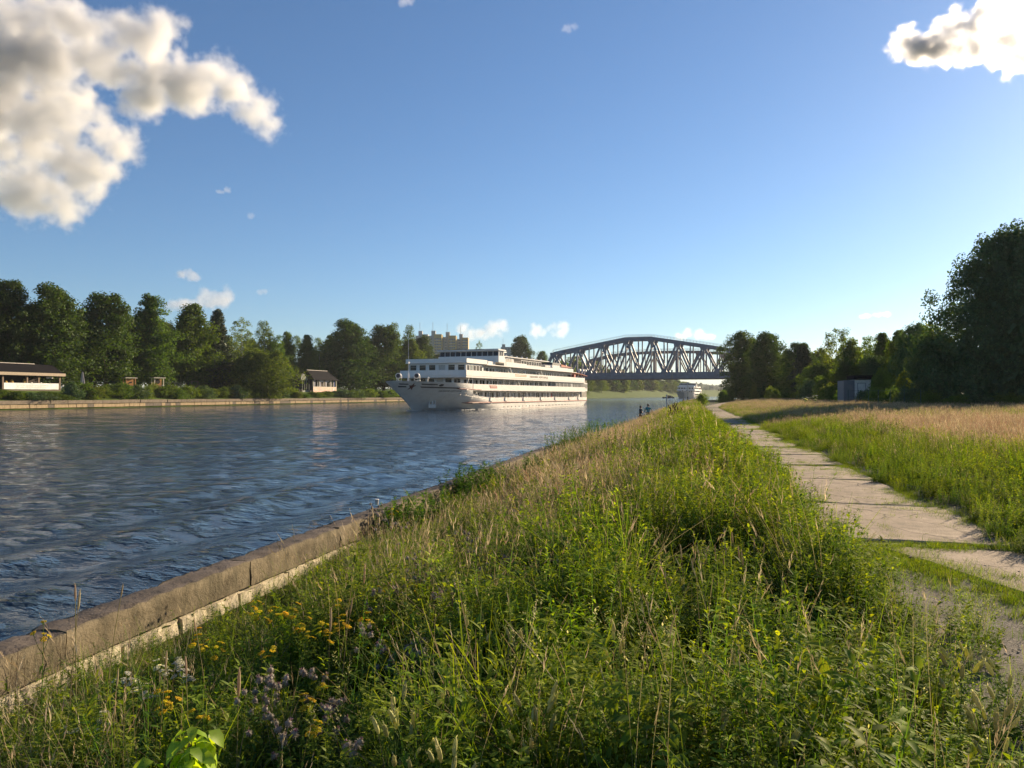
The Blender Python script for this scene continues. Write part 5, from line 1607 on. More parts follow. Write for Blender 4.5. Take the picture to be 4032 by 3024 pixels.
for y in range(60, 420, 10):
    a = (float(far_edge(y)) - .1, y); b = (float(far_edge(y + 10)) - .1, y + 10)
    m.add([(a[0], a[1], -2.5), (b[0], b[1], -2.5), (b[0], b[1], .36), (a[0], a[1], .36)], [(0, 1, 2, 3)])
m.build('backing', GREYB, fw)
m = MB()
for y in range(110, 420, 6):
    a = (float(far_edge(y)) + .35, y); b = (float(far_edge(y + 6)) + .35, y + 6)
    m.bar((a[0], a[1], -1.42), (b[0], b[1], -1.42), .7, .5)
m.build('footing', solid('wet_stone', (.05, .05, .03), rough=.6, var=.3), fw)

WOODB = solid('brown_wood', (0.19, 0.13, 0.085), rough=0.8, var=0.3, scale=2)
WOODO = solid('orange_wood', (0.42, 0.20, 0.065), rough=0.75, var=0.3, scale=3)
ROOFD = solid('dark_roof_felt', (0.010, 0.009, 0.011), rough=0.9, var=0.3, scale=1.5, spec=0.08)
INSIDE = solid('dark_interior', (0.03, 0.022, 0.016), rough=0.9, var=0.4)
YELL = solid('yellow_cloth', (0.42, 0.26, 0.04), rough=0.8, var=0.3)
BANNER = solid('pale_printed_banner', (0.66, 0.68, 0.66), rough=0.6, var=0.25, scale=0.8, dirt=(0.36, 0.47, 0.46), dscale=0.45, damt=0.6)
PINKB = solid('pink_printed_banner', (0.56, 0.32, 0.22), rough=0.6, var=0.25, scale=0.6, dirt=(0.62, 0.47, 0.34), dscale=0.7, damt=0.8)
CREAM = solid('cream_boards', (0.62, 0.56, 0.42), rough=0.7, var=0.15)
CLOTHW = solid('white_cloth', (0.62, 0.60, 0.56), rough=0.8, var=0.2)
CLOTHB = solid('blue_cloth', (0.08, 0.12, 0.30), rough=0.8, var=0.2)
GREENF = solid('green_fence_paint', (0.05, 0.10, 0.07), rough=0.6, var=0.2)
GREYW = solid('grey_wood', (0.22, 0.20, 0.17), rough=0.85, var=0.3)

def shore_frame(x, back):
    """origin on the lawn behind the quay at photograph column x, X axis along the shore (to the right), -Y towards the canal"""
    Y = far_depth(x, back)
    X = (x - 2016.0) / FPX * Y
    d = Vector((float(far_edge(Y + 4) - far_edge(Y - 4)), 8.0, 0)).normalized()
    return Vector((X, Y, float(z_far(X, Y)))), math.atan2(d.y, d.x), Y
# cafe pavilion: its open front looks over the quay
def along(a, d, x):
    """length along d from a to the vertical plane through photograph column x"""
    u = (x - 2016.0) / FPX
    return (u * a.y - a.x) / (d.x - u * d.y)
o, rz, Yp = shore_frame(8, 8.0)
k = Yp / FPX
dsh = Vector((math.cos(rz), math.sin(rz), 0))
PL = along(o, dsh, 238)
pav = empty('cafe_pavilion', (o.x, o.y, EYE + (HOR - 1533) / FPX * Yp), rz)
tag(pav, 'open-fronted brown cafe pavilion with a pale banner under its counter', 'pavilion')
W0, W1 = -9.0, PL
k = PL / 232.0
def K(v): return (v + 118) * k          # position along the front
m = MB().box((W0, 0, -1.6), (W1, 6, .0)); m.build('floor_base', GREYB, pav)
for i, x in enumerate([K(-118), K(-26), K(20), K(108), W0]):
    MB().box((x, -.1, 0), (x + .32, .22, 3.2)).build('post', WOODB, pav)
MB().box((K(-118) + .33, -.14, .05), (W1 - .6, -.06, 1.38)).build('banner', BANNER, pav)
MB().box((K(-118) + .33, -.05, 1.30), (W1 - .6, .5, 1.40)).build('counter', WOODB, pav)
MB().box((W0, 5.7, .0), (W1, 5.9, 3.1)).build('back_wall', INSIDE, pav)
MB().box((W0, .4, .0), (W0 + .15, 5.6, 3.1)).build('side_wall', INSIDE, pav)
m = MB()
for i in range(11): m.box((K(-62) + i * .72, -.165, .75), (K(-62) + i * .72 + .55, -.142, 1.02))
for i in range(13): m.box((K(-60) + i * .55, -.165, .34), (K(-60) + i * .55 + .4, -.142, .5))
m.build('banner_lettering', CLOTHW, pav)
MB().box((W0 - .5, -.75, 3.0), (W1 + .7, -.55, 3.62)).build('fascia', solid('pale_fascia_board', (.34, .27, .19), rough=.8, var=.2), pav)
m = MB().prism([(-.56, 3.3), (-.56, 3.55), (3.0, 5.6), (6.6, 3.6), (6.6, 3.3)], W0 - .4, W1 + .5, axis=0); m.build('roof', ROOFD, pav)
m = MB().bar((W0, 3.0, 5.65), (W1 - 4.0, 3.0, 5.65), .25, .12); m.build('ridge_cap', CURT, pav)
for x, h, mt in ((K(-85), .9, YELL), (K(-62), 1.1, YELL), (K(-14), 1.3, YELL), (K(-6), .8, YELL), (K(14), .6, CLOTHW), (K(52), .6, CLOTHW)):
    q = MB().lathe([(.5, 0), (.42, .3), (.30, h * .7), (.16, h)], 8, loc=(x, 1.4, 1.0)); tag(q.build('seat', mt, pav), None)
MB().box((K(70), 1.0, 2.5), (K(98), 1.1, 2.8)).build('menu_board', CLOTHW, pav)
# closed parasol
o, rz, Yp = shore_frame(325, 9.5)
z0 = EYE + (HOR - 1531) / FPX * Yp
pa = empty('parasol', (o.x, o.y, z0))
tag(pa, 'closed pale grey parasol standing beside the cafe pavilion', 'parasol')
MB().tube([(0, 0, -.4), (0, 0, 3.4)], .05, 6).build('pole', GREYW, pa)
m = MB(); prof = [(.14, 4.0), (.24, 3.5), (.34, 2.6), (.5, 1.4), (.56, .9)]
n = 16; b = 0
for r0, z in prof:
    for j in range(n):
        t = 6.283 * j / n; q = r0 * (1.0 if j % 2 else .62); m.v.append((q * math.cos(t), q * math.sin(t), z))
for i in range(len(prof) - 1):
    for j in range(n): m.f.append((i*n+j, i*n+(j+1) % n, (i+1)*n+(j+1) % n, (i+1)*n+j)); m.m.append(0)
m.f.append(tuple(range(n))); m.m.append(0)
m.build('canopy', solid('grey_cloth', (.40, .37, .36), rough=.85, var=.25), pa)
MB().lathe([(.4, -.4), (.4, .05), (.1, .1)], 10).build('base', GREYB, pa)
# wooden kiosks
for i, (x, lab) in enumerate([(515, 'orange wooden kiosk with a slanted plank roof, nearer the parasol'), (626, 'orange wooden kiosk with a round carved panel, farther from the parasol')]):
    o, rz, Yp = shore_frame(x, 10.0); z0 = EYE + (HOR - 1533) / FPX * Yp
    s = Yp / 165.0
    kz = empty('kiosk', (o.x, o.y, z0 - .1), rz - R(18))
    kz.scale = (s, s, s)
    tag(kz, lab, 'kiosk', 'wooden kiosks on the lawn')
    w = 1.0
    for sx in (-1, 1):
        for y in (0, 1.1): MB().box((sx * w - .09, y - .09, -.3), (sx * w + .09, y + .09, 2.45)).build('post', CREAM if i else WOODO, kz)
    for j in range(9):
        x0 = -w + .1 + j * .2
        MB().box((x0, .5, .15), (x0 + .17, .56, 2.3)).build('plank', WOODO, kz)
    MB().box((-w - .35, -.35, 2.46), (w + .35, 1.5, 2.62)).build('roof', CREAM, kz)
    MB().box((-w - .25, -.25, 2.63), (w + .25, 1.4, 2.78)).build('roof_felt', ROOFD, kz)
    MB().box((-w + .1, .0, .85), (w - .1, .45, .95)).build('shelf', WOODB, kz)
    for j in range(3): MB().lathe([(.2, 0), (.22, .1), (.2, .2)], 8, loc=(-.5 + j * .5, .3, .45), ax=(0, -1, 0)).build('barrel', INSIDE, kz)
    if i: MB().lathe([(.52, 0), (.5, .06)], 14, loc=(0, .48, 1.75), ax=(0, -1, 0)).build('carved_panel', INSIDE, kz)
    else: MB().prism([(-.4, 1.3), (.5, 1.45), (.5, 1.75), (.1, 1.7)], .44, .49, axis=1).build('carved_panel', INSIDE, kz)
# fence of thin green posts with top rail
fe = empty('fence', shore_frame(330, 12)[0]); tag(fe, 'thin green wire fence running behind the kiosks and parasol', 'fence')
pts = []
for x in range(240, 900, 42):
    o, rz, Yp = shore_frame(x, 12.5); z0 = EYE + (HOR - 1533) / FPX * Yp
    pts.append(Vector((o.x, o.y, z0)) - fe.location)
for p in pts: MB().tube([p + Vector((0, 0, -.3)), p + Vector((0, 0, 1.95))], .045, 5).build('post', GREENF, fe)
for z in (1.9, .9):
    m = MB()
    for a, b in zip(pts[:-1], pts[1:]): m.bar(a + Vector((0, 0, z)), b + Vector((0, 0, z)), .03, .03)
    m.build('rail', GREENF, fe)
# garden bollard lamps
for x in (246, 745, 793):
    o, rz, Yp = shore_frame(x, 9.0); z0 = EYE + (HOR - 1534) / FPX * Yp
    la = empty('garden_lamp', (o.x, o.y, z0 - .2)); tag(la, 'short bollard lamp with a pale hooded head on the lawn', 'lamp', 'garden lamps on the lawn')
    MB().tube([(0, 0, 0), (0, 0, .95)], .05, 6).build('post', GREENF, la); MB().lathe([(.08, .95), (.26, 1.0), (.24, 1.12), (.06, 1.2)], 10).build('lamp_head', CLOTHW, la)
# grey slatted stack and timber frame by the conifer
o, rz, Yp = shore_frame(708, 12.0); z0 = EYE + (HOR - 1534) / FPX * Yp
st = empty('slatted_bench', (o.x, o.y, z0 - .1)); tag(st, 'grey slatted timber screen right of the kiosks', 'screen')
for j in range(5): MB().box((-1.6, 0, .3 + j * .33), (1.6, .08, .45 + j * .33)).build('slat', GREYW, st)
for x in (-1.5, 1.5): MB().box((x - .06, .09, -.2), (x + .06, .2, 1.9)).build('post', GREYW, st)
o, rz, Yp = shore_frame(766, 11.0); z0 = EYE + (HOR - 1533) / FPX * Yp
sw = empty('swing_frame', (o.x, o.y, z0 - .1)); tag(sw, 'dark red timber swing frame under the bushy stepped tree', 'swing')
for x in (-.95, .95): MB().box((x - .06, 0, -.2), (x + .06, .12, 2.35)).build('post', WOODB, sw)
MB().box((-1.1, .0, 2.36), (1.1, .12, 2.5)).build('beam', WOODB, sw); MB().box((-.7, -.2, .5), (.7, .3, .58)).build('seat', WOODB, sw); MB().box((-.7, .31, .6), (.7, .36, 1.0)).build('backrest', WOODB, sw)
for x in (-.6, .6): MB().tube([(x, .06, 2.4), (x, .06, .55)], .02, 4).build('rope', GREYW, sw)

# curtained hut with printed banner
Yp = far_depth(1280, 3.0)
c0 = px(1233, 1549, Yp)
dsh = Vector((float(far_edge(Yp + 4) - far_edge(Yp - 4)), 8.0, 0)).normalized()
c1 = c0 + dsh * along(c0, dsh, 1323.5)
hz = math.atan2(c1.y - c0.y, c1.x - c0.x)
hut = empty('hut', c0, hz); tag(hut, 'dark-roofed hut with striped curtains above a pink banner', 'hut')
W = (c1 - c0).length; s = Yp / FPX
ze = 55 * s; zs = 25 * s
MB().box((0, -.1, 0), (W, .0, zs)).build('banner', PINKB, hut)
m = MB().box((-.1, -.14, -.12), (W + .1, -.02, 0)).box((-.1, -.14, zs), (W + .1, -.02, zs + .15)).box((-.14, -.14, 0), (0, -.02, zs)).box((W, -.14, 0), (W + .14, -.02, zs)); m.build('banner_frame', CREAM, hut)
me, co = text_mesh('17-19', 1.0, 1.45)
P = np.array([(.265 * W + a, -.13, .38 * zs + b) for a, b, _ in co], np.float32); me.vertices.foreach_set('co', P.ravel()); me.materials.append(CLOTHW); inst('banner_number', me, hut)
m = MB().box((.52 * W, -.13, .16 * zs), (.75 * W, -.105, .36 * zs)); m.build('banner_panel', CLOTHW, hut)
MB().prism([(.83 * W, .3 * zs), (.9 * W, .3 * zs), (.88 * W, .85 * zs), (.855 * W, .9 * zs)], -.13, -.105, axis=1).build('banner_figure', CLOTHW, hut)
MB().prism([(.08 * W, .5 * zs), (.12 * W, .45 * zs), (.10 * W, .9 * zs)], -.13, -.105, axis=1).build('banner_figure', CLOTHW, hut)
for i in range(5):
    x = W * i / 4; MB().box((x - .11, -.08, zs + .15), (x + .11, .14, ze)).build('post', CREAM, hut)
MB().box((.1, 4.5, 0), (W - .1, 4.6, ze)).build('back_wall', INSIDE, hut)
for i in range(4):
    x0 = W * i / 4
    for f, mt, w in ((.22, CLOTHB, .10), (.34, CLOTHW, .12), (.80, CLOTHW, .07)) if i != 3 else ((.2, CLOTHW, .08), (.55, CLOTHW, .1), (.75, CLOTHB, .16)):
        xx = x0 + f * W / 4
        m = MB()
        for j in range(4): m.box((xx + (j - 2) * w * W / 16, .12 + .04 * (j % 2), zs + .2), (xx + (j - 1.15) * w * W / 16, .15 + .04 * (j % 2), ze - .1))
        m.build('curtain', mt, hut)
    sw_ = MB()
    for j in range(6):
        f0, f1 = j / 6, (j + 1) / 6
        za, zb2 = ze - .1 - .7 * math.sin(math.pi * f0), ze - .1 - .7 * math.sin(math.pi * f1)
        sw_.add([(x0 + .3 + (W/4 - .6) * f0, .1, ze - .08), (x0 + .3 + (W/4 - .6) * f1, .1, ze - .08), (x0 + .3 + (W/4 - .6) * f1, .1, zb2), (x0 + .3 + (W/4 - .6) * f0, .1, za)], [(0, 1, 2, 3)])
    if i in (1, 2): sw_.build('swag', CLOTHW, hut)
zr = 92 * s
m = MB(); ov = .7
m.add([(-ov, -ov - .2, ze - .15), (W + ov, -ov - .2, ze - .15), (W + ov, 4.8 + ov, ze - .15), (-ov, 4.8 + ov, ze - .15), (-.4, 2.3, zr), (W - 2.6, 2.3, zr)],
      [(0, 1, 5, 4), (1, 2, 5), (2, 3, 4, 5), (3, 0, 4), (3, 2, 1, 0)])
m.build('roof', ROOFD, hut)
MB().bar((-.4, 2.3, zr + .05), (W - 2.6, 2.3, zr + .05), .3, .16).build('ridge_cap', CURT, hut)
# side wing of the hut
GREYG = solid('grey_green_boards', (.20, .21, .18), rough=.8, var=.2)
m = MB().box((-4.6, 1.4, 0), (-.2, 1.5, 1.1)); m.build('wing_panel', GREYG, hut)
for x in (-4.6, -3.2, -1.9, -.35): MB().box((x - .07, 1.38, 1.1), (x + .07, 1.52, ze - .3)).build('post', GREYG, hut)
MB().prism([(-5.6, ze - .3), (-.8, ze - .3), (-3.6, ze + 1.9), (-4.8, ze + 1.9)], 1.45, 1.6, axis=1).build('gable', GREYG, hut)
MB().box((-5.0, 4.0, 0), (-.1, 4.1, ze)).build('back_wall', INSIDE, hut)
MB().box((-5.0, -.0, -2.5), (W, 4.6, -.13)).build('plinth', GREYB, hut)
# pergola frame beside it
o, rz, Yp = shore_frame(1128, 9.0); z0 = EYE + (HOR - 1541) / FPX * Yp
pg = empty('frame_gate', (o.x, o.y, z0 - .3)); tag(pg, 'slim pale metal frame left of the curtained hut', 'frame')
for x in (-2.6, 2.6): MB().tube([(x, 0, 0), (x, 0, 2.5)], .07, 6).build('post', GREYW, pg)
MB().bar((-2.6, 0, 2.5), (2.9, 0, 2.5), .1, .1).build('beam', GREYW, pg)
# pale picnic furniture right of the hut
for i, x in enumerate((1405, 1420, 1450)):
    o, rz, Yp = shore_frame(x, 9.0); z0 = EYE + (HOR - 1543) / FPX * Yp
    b = empty('garden_chair', (o.x, o.y, z0 - .2), R(20 + 50 * i)); tag(b, 'pale plastic garden chair on the lawn right of the hut', 'chair', 'garden chairs right of the hut')
    MB().box((-.45, -.45, .42), (.45, .45, .5)).build('seat', CLOTHW, b); MB().box((-.45, .38, .51), (.45, .45, 1.1)).build('backrest', CLOTHW, b)
    for sx in (-.4, .4):
        for sy in (-.4, .4): MB().box((sx - .03, sy - .03, 0), (sx + .03, sy + .03, .42)).build('leg', CLOTHW, b)
# small house showing between the conifer and the willow
p = px(925, 1530, far_depth(925, 55)); Yh = p.y
hs = empty('house', (p.x, p.y, float(z_far(p.x, p.y)) - .3), R(-8)); tag(hs, 'pale house with a red roof glimpsed between conifer and willow', 'house')
hh = EYE + (HOR - 1425) / FPX * Yh - hs.location.z
MB().box((-5, 0, 0), (5, 7, hh)).build('wall', CREAM, hs)
MB().prism([(-.6, hh), (7.6, hh), (3.5, hh + 2.4)], -5.5, 5.5, axis=0).build('roof', solid('red_roof', (.22, .09, .06), rough=.8), hs)
for x in (-3, 0, 3):
    w_ = MB().box((x - .6, -.06, 2.0), (x + .6, -.01, 3.4)).build('window', DARKG, hs)
    MB().box((x - .7, -.09, 1.86), (x + .7, -.01, 1.98)).build('sill', CLOTHW, hs)

# apartment towers far behind the trees
TWA = solid('tower_cream', (0.42, 0.31, 0.13), rough=0.8, var=0.12, scale=0.1)
TWB = solid('tower_grey', (0.36, 0.36, 0.34), rough=0.8, var=0.12, scale=0.1)
WPALE = solid('tower_window', (0.16, 0.17, 0.18), rough=0.2, var=0.3, scale=0.3)
def tower(x0, x1, top, Y, label, face, rz):
    a = px(x0, top, Y); b = px(x1, top, Y)
    w = (b.x - a.x); h = a.z - 3
    t = empty('apartment_tower', (a.x, Y, 3.0), rz); tag(t, label, 'building', 'apartment towers behind the trees')
    dd = 18
    MB().box((0, 0, 0), (w * .45, dd, h)).build('wall', TWB, t)
    MB().box((w * .45, -3, 0), (w, dd - 3, h + 1.5)).build('wall', face, t)
    MB().box((w * .2, 4, h), (w * .5, 10, h + 6)).build('lift_house', TWB, t)
    MB().tube([(w * .3, 6, h + 6), (w * .3, 6, h + 16)], .25, 4).build('antenna', STEEL, t)
    wm = MB().box((-1.1, -.1, -.9), (1.1, 0, .9)).mesh('window', WPALE)
    n = int(h / 3.1)
    for j in range(max(0, n - 9), n):
        for f in (.55, .72, .89): inst('window', wm, t, (w * f, -3.02, j * 3.1 + 1.8))
        inst('window', wm, t, (w * .22, -.02, j * 3.1 + 1.8))
    m = MB()
    for j in range(max(0, n - 9), n): m.box((w * .60, -4.0, j * 3.1), (w * .68, -3.02, j * 3.1 + 1.2))
    m.build('balcony', TWB, t)
    return t
tower(1636, 1686, 1322, 900, 'grey apartment tower partly behind a tree, leftmost of the row', TWB, 0)
tower(1686, 1740, 1322, 860, 'cream apartment tower with antenna beside the grey one', TWA, 0)
tower(1743, 1796, 1327, 870, 'cream apartment tower between two others', TWA, 0)
tower(1798, 1844, 1335, 880, 'cream apartment tower at the open-sky end of the row', TWA, 0)
p = px(1972, 1366, 700); bl = empty('apartment_block', (p.x, 700, 3.0)); tag(bl, 'grey roofed block peeping over the ship beside the upright tree', 'building')
hb_ = p.z - 3; MB().box((0, 0, 0), (12, 10, hb_)).build('wall', TWB, bl); MB().box((1, 1, hb_), (4, 4, hb_ + 2.5)).build('lift_house', TWB, bl)
for j in range(4): MB().box((1 + j * 2.7, -.1, hb_ - 2.6), (2.6 + j * 2.7, 0, hb_ - 1.2)).build('window', WPALE, bl)
MB().tube([(2, 2, hb_ + 2.5), (2, 2, hb_ + 8)], .15, 4).build('antenna', STEEL, bl)

# wooded hill at the end of the canal
hv = np.random.default_rng(8)
uu = np.linspace(0.10, 0.36, 150); rows = 26
H = []
for j in range(rows):
    Yh = 1500 + j * 45
    row = []
    for u in uu:
        x = u * 3028 + 2016
        topz = EYE + (HOR - np.interp(x, [2600, 2700, 2760, 2830, 2900, 3100], [1538, 1512, 1508, 1514, 1520, 1520])) / FPX * 2200
        f = j / (rows - 1)
        row.append((u * Yh, Yh, -2 + (topz + 2) * f ** .8 + hv.normal() * 3.0 * (j > 0) + 4 * math.sin(u * 190 + j)))
    H.append(row)
H = np.array(H)
hill = inst('hill', grid_mesh('hill', H[..., 0], H[..., 1], H[..., 2], solid('far_forest', (.035, .055, .020), rough=.95, var=.5, scale=.02, spec=.05), False))
tag(hill, 'far wooded hill closing the view down the canal', kind='structure')
# ------------------------------------------------------------------ people by the water
def skin_body(name, verts, edges, radii, root_i, mat, parent=None, subdiv=1):
    me = bpy.data.meshes.new(name)
    me.from_pydata(verts, edges, [])
    o = bpy.data.objects.new(name, me); COL.objects.link(o)
    md = o.modifiers.new('skin', 'SKIN'); md.use_smooth_shade = True
    sv = me.skin_vertices[0].data if me.skin_vertices else None
    if sv is None:
        bm = bmesh.new(); bm.from_mesh(me); bm.verts.layers.skin.verify(); bm.to_mesh(me); bm.free(); sv = me.skin_vertices[0].data
    for i, rd in enumerate(radii):
        sv[i].radius = rd if hasattr(rd, '__len__') else (rd, rd)
        sv[i].use_root = (i == root_i)
    sd = o.modifiers.new('sub', 'SUBSURF'); sd.levels = subdiv; sd.render_levels = subdiv
    bpy.context.view_layer.update()
    m2 = bpy.data.meshes.new_from_object(o.evaluated_get(bpy.context.evaluated_depsgraph_get()))
    bpy.data.objects.remove(o)
    m2.materials.clear(); m2.materials.append(mat)
    m2.polygons.foreach_set('use_smooth', [True] * len(m2.polygons))
    return inst(name, m2, parent)

SKINM = solid('skin', (0.34, 0.19, 0.12), rough=0.55, var=0.1)
HAIR = solid('dark_hair', (0.02, 0.015, 0.012), rough=0.7, var=0.2)
def person(label, loc, rz, shirt, shorts, elbow, hand, turn=0.0, stride=.1):
    p = empty('person', loc, rz)
    tag(p, label, 'person')
    V = [(0, 0, .95), (0, -.01, 1.10), (0, 0, 1.28), (0, .01, 1.42), (0, .0, 1.52), (0, .02, 1.60), (0, .03, 1.70)]
    Rr = [(.15, .11), (.14, .10), (.17, .115), (.12, .09), (.055, .055), (.085, .095), (.075, .085)]
    E = [(0, 1), (1, 2), (2, 3), (3, 4), (4, 5), (5, 6)]
    def chain(start, pts, rads):
        prev = start
        for q, rd in zip(pts, rads):
            V.append(q); Rr.append(rd); E.append((prev, len(V) - 1)); prev = len(V) - 1
        return prev
    arms = []
    for s in (-1, 1):
        ex, ey, ez = elbow[s]; hx, hy, hz = hand[s]
        h = chain(3, [(s * .17, 0, 1.42), (s * .21, .0, 1.36), (ex, ey, ez), ((ex+hx)/2, (ey+hy)/2, (ez+hz)/2), (hx, hy, hz)], [.06, .055, .043, .038, .026])
        d = (Vector((hx, hy, hz)) - Vector((ex, ey, ez))).normalized()
        palm = Vector((hx, hy, hz)) + d * .06
        pi = chain(h, [tuple(palm)], [(.035, .018)])
        side = d.cross(Vector((0, 0, 1)) if abs(d.z) < .9 else Vector((0, 1, 0))).normalized()
        for k in range(4):
            b = palm + side * (.03 - .02 * k) + d * .03; L = (.05, .06, .065, .05)[k]
            chain(pi, [tuple(b), tuple(b + d * L * .6 + Vector((0, 0, -.012))), tuple(b + d * L + Vector((0, 0, -.03)))], [.009, .0085, .007])
        t = palm - d * .03 + side * .035
        chain(h, [tuple(t), tuple(t + d * .04 + side * .025)], [.011, .009])
    for s in (-1, 1):
        k = s * stride
        chain(0, [(s * .09, 0, .88), (s * .10, .02 + k * .5, .50), (s * .10, -.02 + k, .26), (s * .10, -.03 + k, .08), (s * .11, .10 + k, .035), (s * .11, .18 + k, .03)], [.09, .058, .052, .038, (.04, .035), (.035, .025)])
    skin_body('body', V, E, Rr, 0, SKINM, p)
    # clothes follow the same joints
    cv = [(0, 0, .93), (0, -.01, 1.10), (0, 0, 1.28), (0, .01, 1.42), (0, 0, 1.47)]; ce = [(0, 1), (1, 2), (2, 3), (3, 4)]; cr = [(.175, .13), (.165, .12), (.19, .135), (.14, .11), (.075, .07)]
    for s in (-1, 1):
        ex, ey, ez = elbow[s]
        n = len(cv); cv += [(s * .18, 0, 1.425), (s * .215, 0, 1.36), (s * .215 + (ex - s * .215) * .6, ey * .6, 1.36 + (ez - 1.36) * .6)]
        ce += [(3, n), (n, n+1), (n+1, n+2)]; cr += [.075, .072, .07]
    skin_body('t_shirt', cv, ce, cr, 0, shirt, p)
    sv = [(0, 0, .97), (0, 0, .86)]; se = [(0, 1)]; sr = [(.165, .125), (.15, .12)]
    for s in (-1, 1):
        n = len(sv); sv += [(s * .10, s * stride * .1, .76), (s * .105, .015 + s * stride * .45, .52)]; se += [(1, n), (n, n+1)]; sr += [.105, .09]
    skin_body('shorts', sv, se, sr, 0, shorts, p)
    m = MB(); n = 10
    for i, (r0, z, dy) in enumerate([(.088, 1.60, -.02), (.106, 1.66, -.005), (.10, 1.73, .0), (.06, 1.785, .005)]):
        for j in range(n):
            t = 6.283 * j / n; m.v.append((r0 * math.cos(t), r0 * 1.08 * math.sin(t) * (1 if math.sin(t) < 0 else .93) + dy, z + (.03 if math.sin(t) > .2 and i == 0 else 0)))
    for i in range(3):
        for j in range(n): m.f.append((i*n+j, i*n+(j+1) % n, (i+1)*n+(j+1) % n, (i+1)*n+j)); m.m.append(0)
    m.f.append(tuple(range(3*n, 4*n))); m.m.append(0)
    m.build('hair', HAIR, p, smooth=True)
    # face: nose, ears, eyes
    q = MB().prism([(.115, 1.63), (.145, 1.615), (.115, 1.60)], -.012, .012, axis=0)
    q.v = [(a, b, c) for a, b, c in q.v]
    f = q.build('nose', SKINM, p)
    for s in (-1, 1):
        MB().lathe([(.022, 0), (.026, .008), (.015, .014)], 6, loc=(s * .083, .02, 1.635), ax=(s, 0, 0)).build('ear', SKINM, p)
        MB().lathe([(.011, 0), (.006, .006)], 6, loc=(s * .03, .108, 1.655), ax=(0, 1, 0)).build('eye', HAIR, p)
    MB().box((-.025, .100, 1.575), (.025, .112, 1.583)).build('mouth', solid('lips' + str(len(MATS)), (.25, .10, .08)), p)
    return p
def ground_pt(x, Y):
    X = (x - 2016.0) / FPX * Y
    return Vector((X, Y, float(z_near(X, Y))))
g1 = ground_pt(2522, 73.0); g2 = ground_pt(2552, 72.0)
person('person in a dark grey t-shirt and black shorts with arms folded in front', g1, R(-75), solid('charcoal_cotton', (.045, .05, .055), rough=.9, var=.2), solid('black_cotton', (.012, .012, .016), rough=.9),
       {-1: (-.27, .05, 1.12), 1: (.27, .05, 1.12)}, {-1: (.02, .24, 1.10), 1: (-.02, .22, 1.16)})
person('person in a teal t-shirt and dark shorts with elbows out, hands on hips', g2, R(15), solid('teal_cotton', (.07, .26, .27), rough=.9, var=.2), solid('navy_cotton', (.02, .022, .035), rough=.9),
       {-1: (-.42, -.06, 1.16), 1: (.44, -.05, 1.14)}, {-1: (-.20, .05, .99), 1: (.24, .06, .97)})

# ------------------------------------------------------------------ posts, cup, shed, fence, boats
b = ground_pt(2625, 66.0)
pm = empty('marker_post', b); tag(pm, 'plain grey steel post standing on the bank behind the two people', 'post')
zt = EYE + (HOR - 1556) / FPX * 66 - b.z
MB().tube([(0, 0, -.3), (0, 0, zt)], .055, 8).build('pole', STEEL, pm); MB().lathe([(.06, zt), (.07, zt + .02), (.02, zt + .06)], 8).build('cap', STEEL, pm)
YB = 178.0; b = Vector(((2708 - 2016) / FPX * YB, YB, WATER - .3))
pm = empty('channel_marker', b); tag(pm, 'tall channel marker pole, black below and cream above, with a square topmark', 'marker')
h1 = EYE + (HOR - 1562) / FPX * YB - b.z; h2 = EYE + (HOR - 1512) / FPX * YB - b.z
MB().tube([(0, 0, 0), (0, 0, h1)], .13, 8).build('pole_base', NAVY, pm); MB().tube([(0, 0, h1), (0, 0, h2)], .10, 8).build('pole', CREAM, pm)
MB().box((-.24, -.12, h2), (.24, .12, h2 + .42)).build('topmark', STEEL, pm)
# paper cup on the wall
Yc = 14.75; xc = (1483 - 2016) / FPX * Yc
cup = empty('paper_cup', (xc, Yc, float(wall_top(Yc)) - .012), 0); tag(cup, 'white paper cup left on the quay wall', 'cup')
MB().lathe([(.029, 0), (.031, .01), (.041, .098), (.043, .10), (.039, .10), (.030, .012)], 16).build('cup_body', CLOTHW, cup, smooth=True)
MB().lathe([(.043, .092), (.046, .096), (.046, .104), (.043, .106)], 16).build('rim', CLOTHW, cup, smooth=True)
# grey shed with white panel, tucked in the bushes
Ys = 100.0
c0 = px(3322, 1545, Ys); c1 = px(3425, 1545, Ys)
sh = empty('shed', (c0.x, Ys, float(z_near(c0.x, Ys)) - .1), R(-6)); tag(sh, 'grey corrugated shed with a white door panel among the bushes', 'shed')
w = c1.x - c0.x; top = EYE + (HOR - 1497) / FPX * Ys - sh.location.z; f = .40
SHEDG = solid('shed_grey', (.17, .18, .20), rough=.7, var=.25, scale=1.2, dirt=(.10, .09, .08), dscale=1.2, damt=.6)
for j in range(14): MB().box((w * f * j / 14, -.02 - .02 * (j % 2), 0), (w * f * (j + .96) / 14, .08, top)).build('corrugated_sheet', SHEDG, sh)
MB().box((w * f + .02, .0, 0), (w, 2.6, top + .05)).build('wall', CLOTHW, sh)
MB().box((0, .09, 0), (w * f, 2.5, top - .05)).build('wall', SHEDG, sh)
MB().box((w * f - .1, -.25, top + .12), (w + .2, 2.9, top + .62)).build('roof', ROOFD, sh)
m = MB().box((w * f + .35, -.03, .3), (w * f + .42, -.004, top - .35)).box((w - .7, -.03, .3), (w - .63, -.004, top - .35)).box((w * f + .43, -.03, top - .42), (w - .71, -.004, top - .35)); m.build('door_frame', SHEDG, sh)
